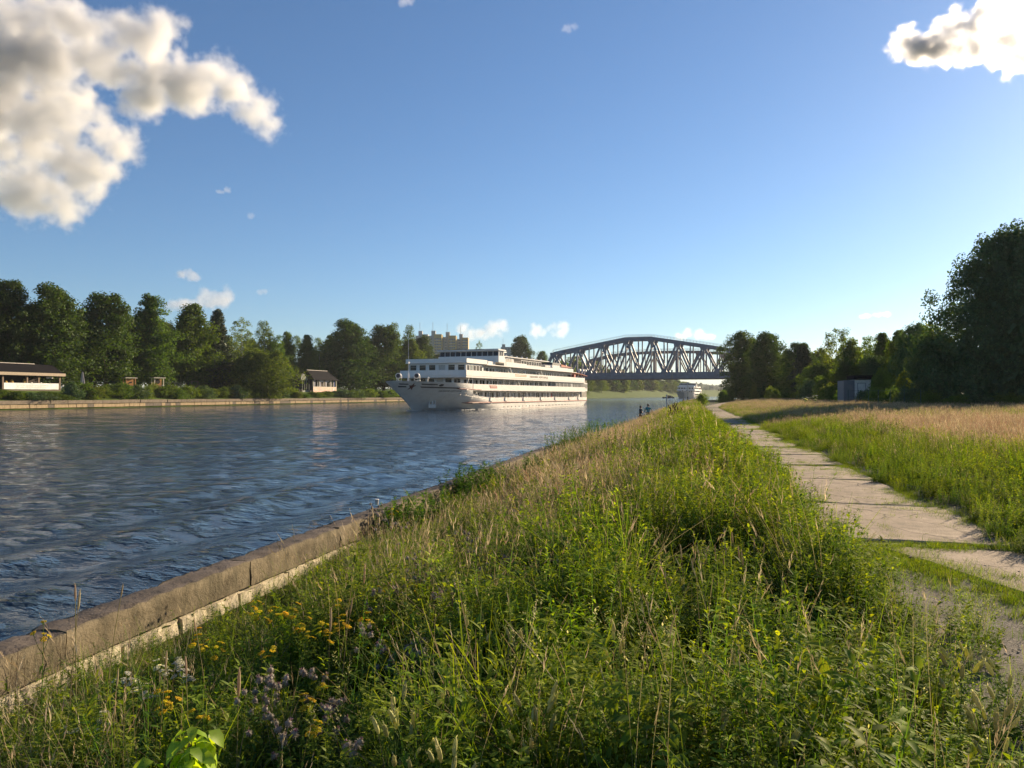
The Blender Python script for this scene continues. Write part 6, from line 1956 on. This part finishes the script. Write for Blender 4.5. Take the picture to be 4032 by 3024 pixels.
# thin wire fence in front of it
fe2 = empty('fence', ground_pt(3340, 84)); tag(fe2, 'thin dark wire fence at the edge of the field below the shed', 'fence')
ps = [ground_pt(x, Y) - fe2.location for x, Y in ((3340, 88), (3380, 86), (3420, 84), (3458, 82), (3505, 80), (3560, 78), (3625, 76))]
for q in ps: MB().tube([q + Vector((0, 0, -.3)), q + Vector((0, 0, 2.1))], .035, 5).build('post', GREENF, fe2)
for z in (2.0, 1.1, .3):
    m = MB()
    for a, c in zip(ps[:-1], ps[1:]): m.tube([a + Vector((0, 0, z)), c + Vector((0, 0, z))], .012, 3)
    m.build('wire', GREENF, fe2)
# jet ski with rider
Yj = 318.0; xj = (2692 - 2016) / FPX * Yj
js = empty('jet_ski', (xj, Yj, WATER), R(75)); tag(js, 'dark jet ski crossing the canal toward the marker pole', 'jet ski')
MB().prism([(-1.5, .0), (1.3, .0), (1.7, .45), (.6, .6), (.2, .95), (-.2, .62), (-1.4, .55)], -.45, .45, axis=1).build('hull', NAVY, js); MB().box((-1.1, -.22, .6), (-.1, .22, .82)).build('seat', INSIDE, js)
MB().bar((.25, -.4, 1.05), (.25, .4, 1.05), .06, .06).build('handlebar', STEEL, js)
rd = empty('person', (xj, Yj, WATER + .75), R(75)); tag(rd, 'person in dark clothes riding the jet ski', 'person')
skin_body('body', [(-.5, 0, .1), (-.35, 0, .35), (-.2, 0, .6), (-.12, 0, .75), (-.08, 0, .9), (-.3, .22, .6), (.25, .3, .35), (-.3, -.22, .6), (.25, -.3, .35), (-.1, .25, .1), (-.2, .3, -.35), (-.1, -.25, .1), (-.2, -.3, -.35)],
          [(0, 1), (1, 2), (2, 3), (3, 4), (2, 5), (5, 6), (2, 7), (7, 8), (0, 9), (9, 10), (0, 11), (11, 12)], [.16, .17, .16, .07, .12, .07, .05, .07, .05, .1, .07, .1, .07], 0, solid('dark_wetsuit', (.02, .02, .025), rough=.6), rd)
# work pontoon near the far shore
Yq = 700.0; a = px(2612, 1565, Yq)
bg_ = empty('work_pontoon', (a.x, Yq, WATER), R(10)); tag(bg_, 'low dark work pontoon moored by the grassy bank', 'pontoon')
MB().prism([(0, .0), (9.5, .0), (10, .9), (-.5, .9)], -2, 2, axis=1).build('hull', NAVY, bg_); MB().box((3.5, -1, .91), (7.0, 1, 2.3)).build('deckhouse', INSIDE, bg_); MB().tube([(4.4, 0, 2.3), (4.4, 0, 5.2)], .08, 5).build('mast', STEEL, bg_); MB().box((7.6, -.9, .91), (8.9, .9, 1.6)).build('winch', STEEL, bg_)
# stones on the near path
for i, (x, Yv, s) in enumerate(((3590, 7.4, .05), (3850, 5.3, .032), (3640, 7.2, .03))):
    g = ground_pt(x, Yv); m = MB(); q = PM(i); q.ball((0, 0, 0), 1, (1, 1, 1), squash=.55)
    o = inst('stone', np_mesh('stone', np.concatenate(q.V), np.concatenate(q.F), GREYB if i else CONC), None, g + Vector((0, 0, s * .35)), (0, 0, i), s)
    tag(o, ['flat grey-brown stone lying in the turf strip of the path', 'dark pebble on the gravel of the path', 'small dark stone beside the flat one on the path'][i], 'stone')

# ------------------------------------------------------------------ single plants one can pick out in the foreground
def mesh_from(pm, name, mat=PLANT): return pm.mesh(name, mat)
def spike_head(seed, L=.08, r=.006, col=TAN_L):
    p = PM(seed)
    f = np.linspace(0, 1, 6)
    p.tube(np.stack([0 * f, 0 * f, L * f], -1), r * np.array([.4, 1, 1.1, 1, .8, .2]), col, 5)
    for j in range(26):
        a = p.r.random() * 6.283; z = p.r.random() * L
        p.dleaf((0, 0, z), (math.cos(a), math.sin(a), .8), (0, 0, 1), r * 2.0, r * .5, col * 1.1)
    return p
def thistle_head(seed):
    p = PM(seed); r = p.r
    p.ball((0, 0, 0), .015, (.26, .235, .19), (.38, .34, .30))
    for j in range(34):
        d = r.normal(size=3); d /= np.linalg.norm(d); d[2] = abs(d[2]) * .6 - .15 if j < 18 else d[2]
        p.dleaf(d * .010, d, (.3, .2, 1), r.uniform(.010, .017), .0035, (.42, .38, .32))
    for j in range(22):
        a = r.random() * 6.283
        p.dleaf((0, 0, .010), (.5 * math.cos(a), .5 * math.sin(a), 1), (1, 0, 0), .016, .003, (.30, .15, .23) if r.random() < .55 else (.33, .27, .24))
    return p
def umbel(seed, rad, col, n=26, dot=.006):
    p = PM(seed); r = p.r
    for j in range(n):
        a = j * 2.4; q = rad * math.sqrt((j + .5) / n)
        c = np.array([q * math.cos(a), q * math.sin(a), -q * q * 4 + r.normal() * .002])
        p.ribbon([(0, 0, -.035), c], [.0015, .001], G_MID)
        p.ball(c, dot * r.uniform(.8, 1.2), np.asarray(col) * r.uniform(.8, 1.15), squash=.55)
    return p
HEADS = {'thistle': [mesh_from(thistle_head(s), 'flower_head') for s in range(4)],
         'tansy': [mesh_from(umbel(10 + s, .028, (.80, .62, .015)), 'flower_head') for s in range(3)],
         'yarrow': [mesh_from(umbel(20 + s, .026, (.75, .76, .70), 30, .005), 'flower_head') for s in range(3)],
         'timothy': [mesh_from(spike_head(30 + s, .085, .0045), 'flower_head') for s in range(3)],
         'melilot': [mesh_from(spike_head(40 + s, .06, .008, np.array((.48, .47, .20))), 'flower_head') for s in range(3)],
         'dock': [mesh_from(spike_head(50 + s, .26, .016, BROWN), 'flower_head') for s in range(3)]}
def plant_frame(seed, h, branches, leafy, stemcol, leafcol, leafcol2, spread=.12, L=.06, wide=.3, top=.45):
    """stem + leaves meshes and the points that carry the heads"""
    st = PM(seed); lf = PM(seed + 500); r = st.r; tips = []
    ln = np.array([r.normal() * .05, r.normal() * .05])
    f = np.linspace(0, 1, 6)
    main = np.stack([ln[0] * h * f ** 2, ln[1] * h * f ** 2, -.05 + (h + .05) * f], -1)
    st.tube(main, .0035 * (1.2 - f * .8) * (h / .6) ** .5, stemcol, 4)
    tips.append((main[-1], main[-1] - main[-2]))
    for b in range(branches):
        f0 = r.uniform(top, .92); i0 = min(int(f0 * 5), 4); base = main[i0] + (main[i0+1] - main[i0]) * (f0 * 5 - i0)
        a = b * 2.4 + r.normal() * .3; d = np.array([math.cos(a) * .7, math.sin(a) * .7, 1.0]); d /= np.linalg.norm(d)
        ll = r.uniform(.5, 1.0) * spread * 1.5
        tip = base + d * ll + np.array([0, 0, .3 * ll])
        st.tube(np.stack([base, base + d * ll * .5, tip]), [.0022, .0018, .0014], stemcol, 3)
        tips.append((tip, tip - base))
    for j in range(leafy):
        f0 = r.uniform(.02, .9); i0 = min(int(f0 * 5), 4); base = main[i0] + (main[i0+1] - main[i0]) * (f0 * 5 - i0)
        a = j * 2.4 + r.normal() * .4; m = r.random(); l = r.uniform(.6, 1.2) * L * (1.2 - .6 * f0)
        lf.leaf(base, (math.cos(a), math.sin(a), r.uniform(.0, .7)), (0, 0, 1), l, l * wide, leafcol * (1-m) + leafcol2 * m, curl=r.uniform(.1, .7))
    return st, lf, tips
PL_VAR = {}
def flower(name, label, cat, group, kind, x, y, zh, var, args, head, hs=(.85, 1.2), Y=None):
    """a plant whose top stands at photograph point (x, y); zh = height of the top over the path"""
    Yd = Y or max(2.0, (EYE - zh) * FPX / (y - HOR))
    X = (x - 2016.0) / FPX * Yd; zg = float(z_near(X, Yd)); topz = EYE + (HOR - y) / FPX * Yd
    h = min(max(topz - zg, .22), 1.5)
    key = (kind, var)
    if key not in PL_VAR:
        st, lf, tips = plant_frame(hash_(kind) + var * 7, **args)
        PL_VAR[key] = (st.mesh('stem'), lf.mesh('leaves') if lf.V else None, tips, args['h'])
    sm, lm, tips, h0 = PL_VAR[key]
    e = empty(name, (X, Yd, zg), (x * .77) % 6.28); s = h / h0
    e.scale = (min(s, 1.15), min(s, 1.15), s)
    tag(e, label, cat, group)
    inst('stem', sm, e)
    if lm: inst('leaves', lm, e)
    rr = random.Random(x)
    if head:
        for (p, d) in tips:
            q = Vector(d).to_track_quat('Z', 'Y').to_euler()
            k = rr.uniform(*hs)
            inst('flower_head', rr.choice(HEADS[head]), e, p, q, (k / min(s, 1.15), k / min(s, 1.15), k / s))
    return e
def hash_(s): return sum(ord(c) * (i + 3) for i, c in enumerate(s)) % 997
th = dict(h=.7, branches=7, leafy=16, stemcol=G_MID * .9, leafcol=G_DARK * 1.2, leafcol2=G_MID, spread=.11, L=.10, wide=.26, top=.5)
for i, (x, y) in enumerate([(1030, 2690), (985, 2745), (1080, 2700), (1340, 2770), (1290, 2800), (1370, 2950), (1250, 2660), (1500, 2560), (1450, 2490), (1650, 2540), (1680, 2245), (1740, 2250), (1800, 2275), (1640, 2290), (1880, 2245), (1900, 2290), (1580, 2330), (1130, 2860), (1690, 2580), (2480, 2190), (2350, 2080), (1990, 2200), (1760, 2330), (2640, 2160)] + [(int(1480 + 47 * ((k * 7) % 23)), int(2010 + 17 * ((k * 5) % 24))) for k in range(24)]):
    flower('thistle', ('woolly thistle just right of the lime-green sapling' if x < 1150 else 'woolly thistle below the patch of yellow tansies' if y > 2600 and x < 1420 else 'woolly thistle between the tansies and the pale yellow herbs' if y > 2400 else 'woolly thistle in the large patch beyond the tansies' if x < 1950 else 'lone woolly thistle in the golden grass'), 'thistle', 'thistles in flower on the bank', 'thistle', x, y, .12, i % 4, th, 'thistle', (.85, 1.25))
ta = dict(h=.65, branches=4, leafy=30, stemcol=G_MID, leafcol=G_MID, leafcol2=G_LITE, spread=.07, L=.08, wide=.22, top=.8)
for i, (x, y) in enumerate([(160, 2495), (985, 2395), (1030, 2400), (1060, 2390), (1100, 2420), (1140, 2405), (1170, 2450), (1220, 2460), (1265, 2470), (1370, 2445), (1210, 2480), (1250, 2500), (1440, 2440), (1500, 2330), (1560, 2315), (1600, 2305), (1260, 2690), (1215, 2760), (800, 2515), (840, 2530), (780, 2540), (1040, 2560), (640, 2740), (700, 2740), (790, 2825), (1230, 2870), (1310, 2385), (1360, 2450), (1550, 2020), (2030, 2010)]):
    flower('tansy', ('single yellow tansy standing against the quay wall' if x < 300 else 'low yellow tansy beside the lime-green sapling' if x < 850 and y > 2700 else 'yellow tansy above the white yarrows' if x < 900 else 'yellow tansy growing among the thistles' if y > 2650 else 'yellow tansy in the large patch near the quay wall' if x < 1470 else 'yellow tansy behind the thistle patch'), 'flower', 'yellow tansies on the bank', 'tansy', x, y, .0 if x < 1000 else .1, i % 4, ta, 'tansy', (.5, .85))
ya = dict(h=.5, branches=4, leafy=22, stemcol=G_MID, leafcol=G_DARK, leafcol2=G_MID, spread=.06, L=.07, wide=.18, top=.8)
for i, (x, y) in enumerate([(480, 2670), (520, 2680), (560, 2690), (620, 2620), (660, 2640), (700, 2640), (390, 2825), (440, 2850), (380, 2870), (290, 2880), (740, 2670), (540, 2720), (600, 2740), (690, 2600), (720, 2620)]):
    flower('yarrow', ('white yarrow below the wall, left of the sapling' if y > 2800 else 'white yarrow between the quay wall and the tansies'), 'flower', 'white yarrows on the bank', 'yarrow', x, y, -.35, i % 3, ya, 'yarrow', (.6, 1.0))
for i, (x, y, Yd) in enumerate([(3360, 1662, 38), (3810, 1692, 30), (3895, 1672, 32), (3890, 1696, 30), (3990, 1700, 29), (3770, 1694, 31), (3210, 1572, 75), (3190, 1574, 75), (3170, 1578, 70)]):
    flower('hogweed', 'white-flowered hogweed standing in the rust-tinted field', 'flower', 'white umbels in the field', 'hogweed', x, y, 0, i % 2, dict(h=1.0, branches=4, leafy=8, stemcol=G_MID, leafcol=G_MID, leafcol2=G_LITE, spread=.3, L=.2, wide=.5, top=.8), 'yarrow', (3.5, 6.0), Y=Yd)
ti = dict(h=.8, branches=0, leafy=5, stemcol=TAN * .8 + G_MID * .3, leafcol=G_MID, leafcol2=TAN, spread=.05, L=.16, wide=.05, top=.5)
for i, (x, y) in enumerate([(2855, 2115), (2890, 2150), (2905, 2140), (2965, 2170), (2990, 2180), (2880, 2190), (2830, 2200), (2930, 2210), (2790, 2230), (2760, 2220), (2720, 2240), (2700, 2210), (2860, 2240), (3100, 2150), (2945, 2230), (2750, 2190)]):
    flower('timothy_grass', 'timothy grass stalk with a pale cylindrical seed head', 'grass', 'timothy stalks by the leafy bush', 'timothy', x, y, .45, i % 3, ti, 'timothy', (.9, 1.3))
for i, (x, y) in enumerate([(745, 2670), (930, 2725), (1340, 2420), (1420, 2300), (830, 2480), (420, 2730), (1290, 2490), (1770, 2380), (2010, 2350), (300, 2360), (410, 2360), (265, 2420), (620, 2640), (2140, 2340)]):
    flower('dry_grass_stalk', 'single tall straw-coloured grass stalk rising above the weeds', 'grass', 'tall straw stalks on the bank', 'straw', x, y, .2, i % 3, dict(ti, h=.95), 'timothy', (1.0, 1.7))
me_ = dict(h=.5, branches=6, leafy=40, stemcol=G_MID, leafcol=G_MID, leafcol2=G_LITE, spread=.10, L=.05, wide=.35, top=.45)
for i, (x, y) in enumerate([(2080, 2840), (2130, 2840), (1780, 2980), (1640, 2860), (1560, 2880), (3780, 2670), (3870, 2820), (3910, 2880), (2660, 2880), (2790, 2920), (2670, 2300), (2640, 2860), (3050, 2960), (2450, 2570), (2050, 2510), (1850, 2470), (3830, 2600), (3960, 2700), (3300, 2640), (2960, 2640)]):
    flower('melilot', ('pale yellow-flowered herb near the gravel of the path' if x > 3200 else 'pale yellow-flowered herb in the dark shaded weeds' if x > 2500 else 'pale yellow-flowered herb right of the thistles'), 'flower', 'pale yellow herbs in the near weeds', 'melilot', x, y, .35, i % 4, me_, 'melilot', (.8, 1.2))
dk = dict(h=1.2, branches=6, leafy=6, stemcol=BROWN, leafcol=BROWN, leafcol2=RUST * .6, spread=.14, L=.14, wide=.25, top=.4)
for i, (x, y, Yd) in enumerate([(2652, 1612, 36), (2634, 1632, 35), (2676, 1622, 36)]):
    flower('dock', 'dead brown dock plant with knobbly seed spikes near the steel post', 'plant', 'brown docks near the steel post', 'dock', x, y, 0, i % 3, dk, 'dock', (1.0, 1.6), Y=Yd)
for i, (x, y, Yd) in enumerate([(60, 2560, 6.3), (100, 2580, 6.2), (200, 2480, 6.8), (240, 2500, 6.7), (30, 2590, 6.1)]):
    flower('dead_weed', 'dark dead weed stem leaning on the quay wall', 'plant', 'dead weeds against the quay wall', 'deadweed', x, y, 0, i % 2, dict(dk, h=.8, branches=7, leafy=24, L=.04, spread=.08), None, Y=Yd)

# bright green maple sapling, every leaf its own part
X, Yd = (755 - 2016) / FPX * 2.92, 2.92
zg = float(z_near(X, Yd)); top = EYE + (HOR - 2835) / FPX * Yd
sap = empty('maple_sapling', (X, Yd, zg)); tag(sap, 'bright lime-green broad-leaved sapling among the dark weeds', 'sapling')
r = np.random.default_rng(77); h = top - zg
lm = []
for s in range(3):
    p = PM(300 + s); p.leaf((0, 0, 0), (1, 0, 0), (0, 0, 1), .085, .058, np.array((.26, .40, .02)), fold=.18, curl=.45 + .2 * s); lm.append(p.mesh('leaf', LEAFY))
st = PM(5)
for b in range(9):
    a = b * .7 + r.normal() * .2; sp = (.03 + .13 * r.random()) if b else .0; hb = h * (1.0 - 1.6 * sp * sp / .02 * .1) * r.uniform(.9, 1.0) if b else h
    P = np.array([(0, 0, -.05), (sp * .35 * math.cos(a), sp * .35 * math.sin(a), hb * .6), (sp * math.cos(a), sp * math.sin(a), hb * .97)])
    st.tube(P, [.006, .004, .002], G_MID, 4)
    for j in range(11):
        f = .45 + .55 * j / 10; q = P[1] + (P[2] - P[1]) * f; aa = j * 2.4 + b
        inst('leaf', lm[j % 3], sap, q, (r.normal() * .3, r.uniform(-.1, .5), aa), r.uniform(.6, 1.1))
inst('stem', st.mesh('stem'), sap)

# leafy bushes leaning over the path edge and the quay
def leafy_bush(name, label, X, Yd, h, seed, group=None, stems=16, rad=.34, dens=34, L=(.05, .10), col=G_MID, col2=G_LITE, wide=.36):
    zg = float(z_near(X, Yd)); e = empty(name, (X, Yd, zg)); tag(e, label, 'plant', group)
    pm = g_herb(seed, stems, (h * .7, h), L, rad, dens, col, col2, wide, 1.4)
    inst('foliage', pm.mesh('foliage'), e)
    s = PM(seed + 1)
    for j in range(5): s.tube([(rad * .4 * math.cos(j), rad * .4 * math.sin(j), -.05), (rad * .5 * math.cos(j + .4), rad * .5 * math.sin(j + .4), h * .5)], [.006, .003], G_DARK, 4)
    inst('stem', s.mesh('stem'), e)
    return e
GB = 'leafy bushes overhanging the path edge'
for i, (t, yy, h) in enumerate([(6.75, 6.9, .85), (6.6, 7.6, .95), (6.8, 8.4, .9), (6.6, 9.3, .95), (6.7, 6.1, .7), (6.9, 9.9, .8), (6.8, 10.9, .8), (5.7, 7.2, .9), (5.6, 8.6, .95), (6.3, 10.4, .8), (6.3, 11.8, .85), (5.9, 13.2, .9), (6.3, 15.0, .9), (6.2, 17.5, .9)]):
    leafy_bush('leafy_weed', 'bushy leafy weed leaning over the left edge of the path', float(x_near(t, yy)), yy, h, 400 + i, GB)
GQ = 'tall weeds growing along the quay wall'
for i, (t, yy, h) in enumerate([(.85, 13.6, .75), (.8, 14.4, .8), (1.1, 15.2, .75), (.75, 17.6, .9), (.8, 18.5, 1.0), (.8, 19.5, .9), (1.3, 18.8, .9), (1.2, 24.5, .8), (.8, 30, 1.1), (.8, 32, 1.2), (.9, 34, 1.2), (1.0, 36.5, 1.3), (.8, 39, 1.3), (1.0, 41.5, 1.2), (.9, 44, 1.2), (.9, 48, 1.1), (1.1, 52, 1.1), (1.5, 33, 1.0), (1.6, 29, .9)]):
    leafy_bush('mugwort', ('dark weed against the quay wall near the paper cup' if yy < 16 else 'dark tall weed halfway along the quay wall' if yy < 24 else 'big dark weed clump where the quay wall disappears'), float(x_near(t, yy)), yy, h * 1.15, 450 + i, GQ, 22, .36 + .012 * yy, 52, (.08, .15), G_DARK * 1.3, G_MID * 1.15, .42)
GR = 'low leafy weeds right of the path'
for i, (t, yy, h) in enumerate([(9.75, 8.6, .45), (10.2, 9.3, .5), (9.8, 10.2, .5), (10.4, 10.8, .55), (9.9, 11.6, .5), (10.9, 9.9, .55), (10.5, 12.4, .55), (9.9, 13.4, .5), (11.2, 11.6, .6), (10.0, 15.2, .55), (10.8, 14.2, .6)]):
    leafy_bush('leafy_weed', 'low bright leafy weed spilling onto the right edge of the path', float(x_near(t, yy)), yy, h, 500 + i, GR, 20, .42, 26, (.05, .09))

# ------------------------------------------------------------------ evening haze: one closed box of thin air round the whole place
m, n, out = new_mat('evening_haze')
pv = N(n, 'ShaderNodeVolumePrincipled'); pv.inputs['Color'].default_value = (0.86, 0.92, 1.0, 1); pv.inputs['Density'].default_value = 0.00007; pv.inputs['Anisotropy'].default_value = 0.25
n.links.new(pv.outputs[0], out.inputs['Volume'])
hz_ = MB().box((-11500, -900, -10.0), (9500, 5200, 112)).build('haze', m)
tag(hz_, 'thin pale evening haze over the canal', kind='stuff')
# ------------------------------------------------------------------ clouds (volumes far outside the haze)
def cloud_mat():
    m, n, out = new_mat('cloud_vapour')
    pv = N(n, 'ShaderNodeVolumePrincipled')
    pv.inputs['Color'].default_value = (0.985, 0.985, 0.99, 1)
    pv.inputs['Density'].default_value = 1.0
    pv.inputs['Density Attribute'].default_value = 'density'
    pv.inputs['Anisotropy'].default_value = 0.62
    n.links.new(pv.outputs[0], out.inputs['Volume'])
    return m
CLOUD = cloud_mat()

def cloud(name, label, blobs, Y, dens, voxel, nscale, namp, seed=0, depthk=1.0, per=40, rr=0.42, edge=0.5):
    """blobs: photograph ellipses (cx, cy, rx, ry); a lumpy point set fills them at distance Y, a voxel volume grows round it"""
    r = np.random.default_rng(seed)
    pts = []
    k = Y / FPX
    for (cx, cy, rx, ry) in blobs:
        c = px(cx, cy, Y)
        a = np.array([rx * k, 0.5 * (rx + ry) * k * depthk, ry * k])
        m = int(per)
        d = r.normal(size=(m, 3)); d /= np.linalg.norm(d, axis=1)[:, None]
        q = d * (r.random(m) ** (1/2.2))[:, None] * 0.8
        pts.append(np.array(c) + q * a)
    P = np.concatenate(pts)
    rad = rr * np.median([min(b[2], b[3]) for b in blobs]) * k
    lo = P.min(0) - rad * 1.7; hi = P.max(0) + rad * 1.7
    o0 = Vector((lo + hi) / 2)
    P = P - np.array(o0); lo = lo - np.array(o0); hi = hi - np.array(o0)
    me = bpy.data.meshes.new(name)
    me.from_pydata([tuple(p) for p in P], [], [])
    me.materials.append(CLOUD)
    o = inst(name, me, loc=o0)
    ng = bpy.data.node_groups.new(name + '_grow', 'GeometryNodeTree')
    ng.interface.new_socket('Geometry', in_out='INPUT', socket_type='NodeSocketGeometry')
    ng.interface.new_socket('Geometry', in_out='OUTPUT', socket_type='NodeSocketGeometry')
    n = ng
    gi = N(n, 'NodeGroupInput'); go = N(n, 'NodeGroupOutput')
    mp = N(n, 'GeometryNodeMeshToPoints')
    n.links.new(gi.outputs[0], mp.inputs[0])
    pr = N(n, 'GeometryNodeProximity', target_element='POINTS')
    n.links.new(mp.outputs[0], pr.inputs[0])
    pos = N(n, 'GeometryNodeInputPosition')
    n1 = N(n, 'ShaderNodeTexNoise', Scale=nscale, Detail=8.0, Roughness=0.64, Lacunarity=2.1)
    va = N(n, 'ShaderNodeVectorMath', operation='ADD'); va.inputs[1].default_value = (seed * 911.0, seed * 377.0, 5000.0)
    n.links.new(pos.outputs[0], va.inputs[0]); n.links.new(va.outputs[0], n1.inputs['Vector'])
    # value = (rad - dist)/rad + amp*(noise-0.5)
    d1 = N(n, 'ShaderNodeMath', operation='DIVIDE'); d1.inputs[1].default_value = rad
    n.links.new(pr.outputs['Distance'], d1.inputs[0])
    s1 = N(n, 'ShaderNodeMath', operation='SUBTRACT'); s1.inputs[0].default_value = 1.0
    n.links.new(d1.outputs[0], s1.inputs[1])
    m1 = N(n, 'ShaderNodeMath', operation='MULTIPLY_ADD'); m1.inputs[1].default_value = namp; m1.inputs[2].default_value = -0.5 * namp
    n.links.new(n1.outputs[0], m1.inputs[0])
    n2 = N(n, 'ShaderNodeTexNoise', Scale=nscale * 3.7, Detail=5.0, Roughness=0.6)
    n.links.new(va.outputs[0], n2.inputs['Vector'])
    m2 = N(n, 'ShaderNodeMath', operation='MULTIPLY_ADD'); m2.inputs[1].default_value = namp * 0.6
    n.links.new(n2.outputs[0], m2.inputs[0]); n.links.new(m1.outputs[0], m2.inputs[2])
    m1 = N(n, 'ShaderNodeMath', operation='ADD'); m1.inputs[1].default_value = -0.30 * namp
    n.links.new(m2.outputs[0], m1.inputs[0])
    a1 = N(n, 'ShaderNodeMath', operation='ADD')
    n.links.new(s1.outputs[0], a1.inputs[0]); n.links.new(m1.outputs[0], a1.inputs[1])
    mr = N(n, 'ShaderNodeMapRange', interpolation_type='SMOOTHSTEP')
    mr.inputs[1].default_value = 0.0; mr.inputs[2].default_value = edge
    mr.inputs[3].default_value = 0.0; mr.inputs[4].default_value = dens
    n.links.new(a1.outputs[0], mr.inputs[0])
    vc = N(n, 'GeometryNodeVolumeCube')
    n.links.new(mr.outputs[0], vc.inputs['Density'])
    vc.inputs['Min'].default_value = tuple(lo); vc.inputs['Max'].default_value = tuple(hi)
    res = [max(8, int((hi[i] - lo[i]) / voxel)) for i in range(3)]
    vc.inputs['Resolution X'].default_value = res[0]
    vc.inputs['Resolution Y'].default_value = res[1]
    vc.inputs['Resolution Z'].default_value = res[2]
    sm = N(n, 'GeometryNodeSetMaterial'); sm.inputs['Material'].default_value = CLOUD
    n.links.new(vc.outputs[0], sm.inputs[0]); n.links.new(sm.outputs[0], go.inputs[0])
    md = o.modifiers.new('grow', 'NODES'); md.node_group = ng
    tag(o, label, None, None, 'structure')
    return o

def z1(x, y): return (x * 1100/2074, y * 1100/2074)   # coordinates of an enlarged crop
big = [(0,150,300,200),(330,120,230,170),(560,190,120,90),(-50,420,320,240),(300,430,260,200),(620,230,110,70),
       (900,290,170,130),(1100,330,120,90),(1200,200,60,35),(760,420,180,160),(1100,520,220,150),(1350,560,190,140),(1540,560,90,90),(1400,680,160,90),
       (1100,740,120,50),(1720,680,70,45),(1880,790,60,55),(1950,850,30,20),
       (100,720,330,240),(480,760,220,160),(600,960,210,170),(830,1080,110,100),(560,1150,190,140),(720,1230,120,100),(300,1000,250,200),
       (-150,900,250,400),(100,1300,300,130),(350,1480,170,80),(500,1540,60,50),(200,1450,180,60),(640,1370,110,60)]
blobs = [(*z1(a, b), c * 0.53, d * 0.53) for a, b, c, d in big]
cloud('cloud', 'largest cloud, heaped grey and cream cumulus trailing a ragged arm', blobs, 2400, 0.055, 4.2, 0.0065, 4.2, seed=3, per=46, rr=1.28, edge=1.6)
right = [(3560,165,40,30),(3600,200,50,30),(3660,190,80,45),(3740,140,110,60),(3850,100,140,80),(3960,60,140,90),(3900,170,110,40),(4000,180,100,50),(4080,120,120,120),(3780,215,90,25),(4040,235,80,25)]
cloud('cloud', 'dark bellied cloud with a glaring white sunlit fringe', right, 2400, 0.14, 4.0, 0.009, 4.0, seed=5, per=60, rr=.72, edge=2.4, depthk=2.2)
for i, (bl, lab, Y, d, vx) in enumerate([
    ([(730,1080,35,18),(760,1090,25,12)], 'small pinkish cloud puff on its own above the tree tops', 5000, 0.012, 6.0),
    ([(820,1160,25,22),(860,1180,45,30),(890,1165,25,25),(800,1195,60,20),(700,1200,70,14)], 'low cream cloud heaped above a dip in the dark trees', 5000, 0.012, 7.0),
    ([(1030,1150,28,9)], 'faint smudge of cloud next to the low cream cloud', 5000, 0.006, 6.0),
    ([(893,748,16,9),(870,756,20,5)], 'tiny bright wisp of cloud below the large cloud', 4000, 0.012, 4.0),
    ([(990,850,14,9)], 'tiny faint dot of cloud below the large cloud', 4000, 0.010, 4.0),
    ([(1600,5,40,14)], 'small thin cloud at the top of the blue sky', 3000, 0.010, 4.0),
    ([(2232,112,22,16),(2260,105,16,6)], 'lone soft wisp high in the clear blue sky', 3000, 0.006, 4.0),
    ([(1900,1310,60,25),(1950,1300,45,30),(1975,1290,25,20),(1850,1320,40,15),(1820,1300,14,12)], 'low cumulus cloud rising beside the apartment towers', 6000, 0.010, 9.0),
    ([(2120,1310,40,18),(2180,1290,30,25),(2210,1285,25,20),(2200,1310,35,15),(2110,1290,14,12)], 'low cumulus cloud rising over the end of the bridge', 6000, 0.010, 9.0),
    ([(2710,1310,25,20),(2750,1315,16,16),(2680,1325,25,10),(2790,1325,30,8)], 'low double-headed cloud above the crown of the bridge', 6000, 0.009, 8.0),
    ([(3410,1245,35,8),(3460,1240,30,9),(3490,1238,16,8)], 'thin flat cream cloud above the pale birch tree', 6000, 0.009, 7.0),
    ]):
    cloud('cloud', lab, bl, Y, d, vx, 0.016 * 2400 / Y, 2.6, seed=20 + i, per=24, rr=1.1, edge=1.0)
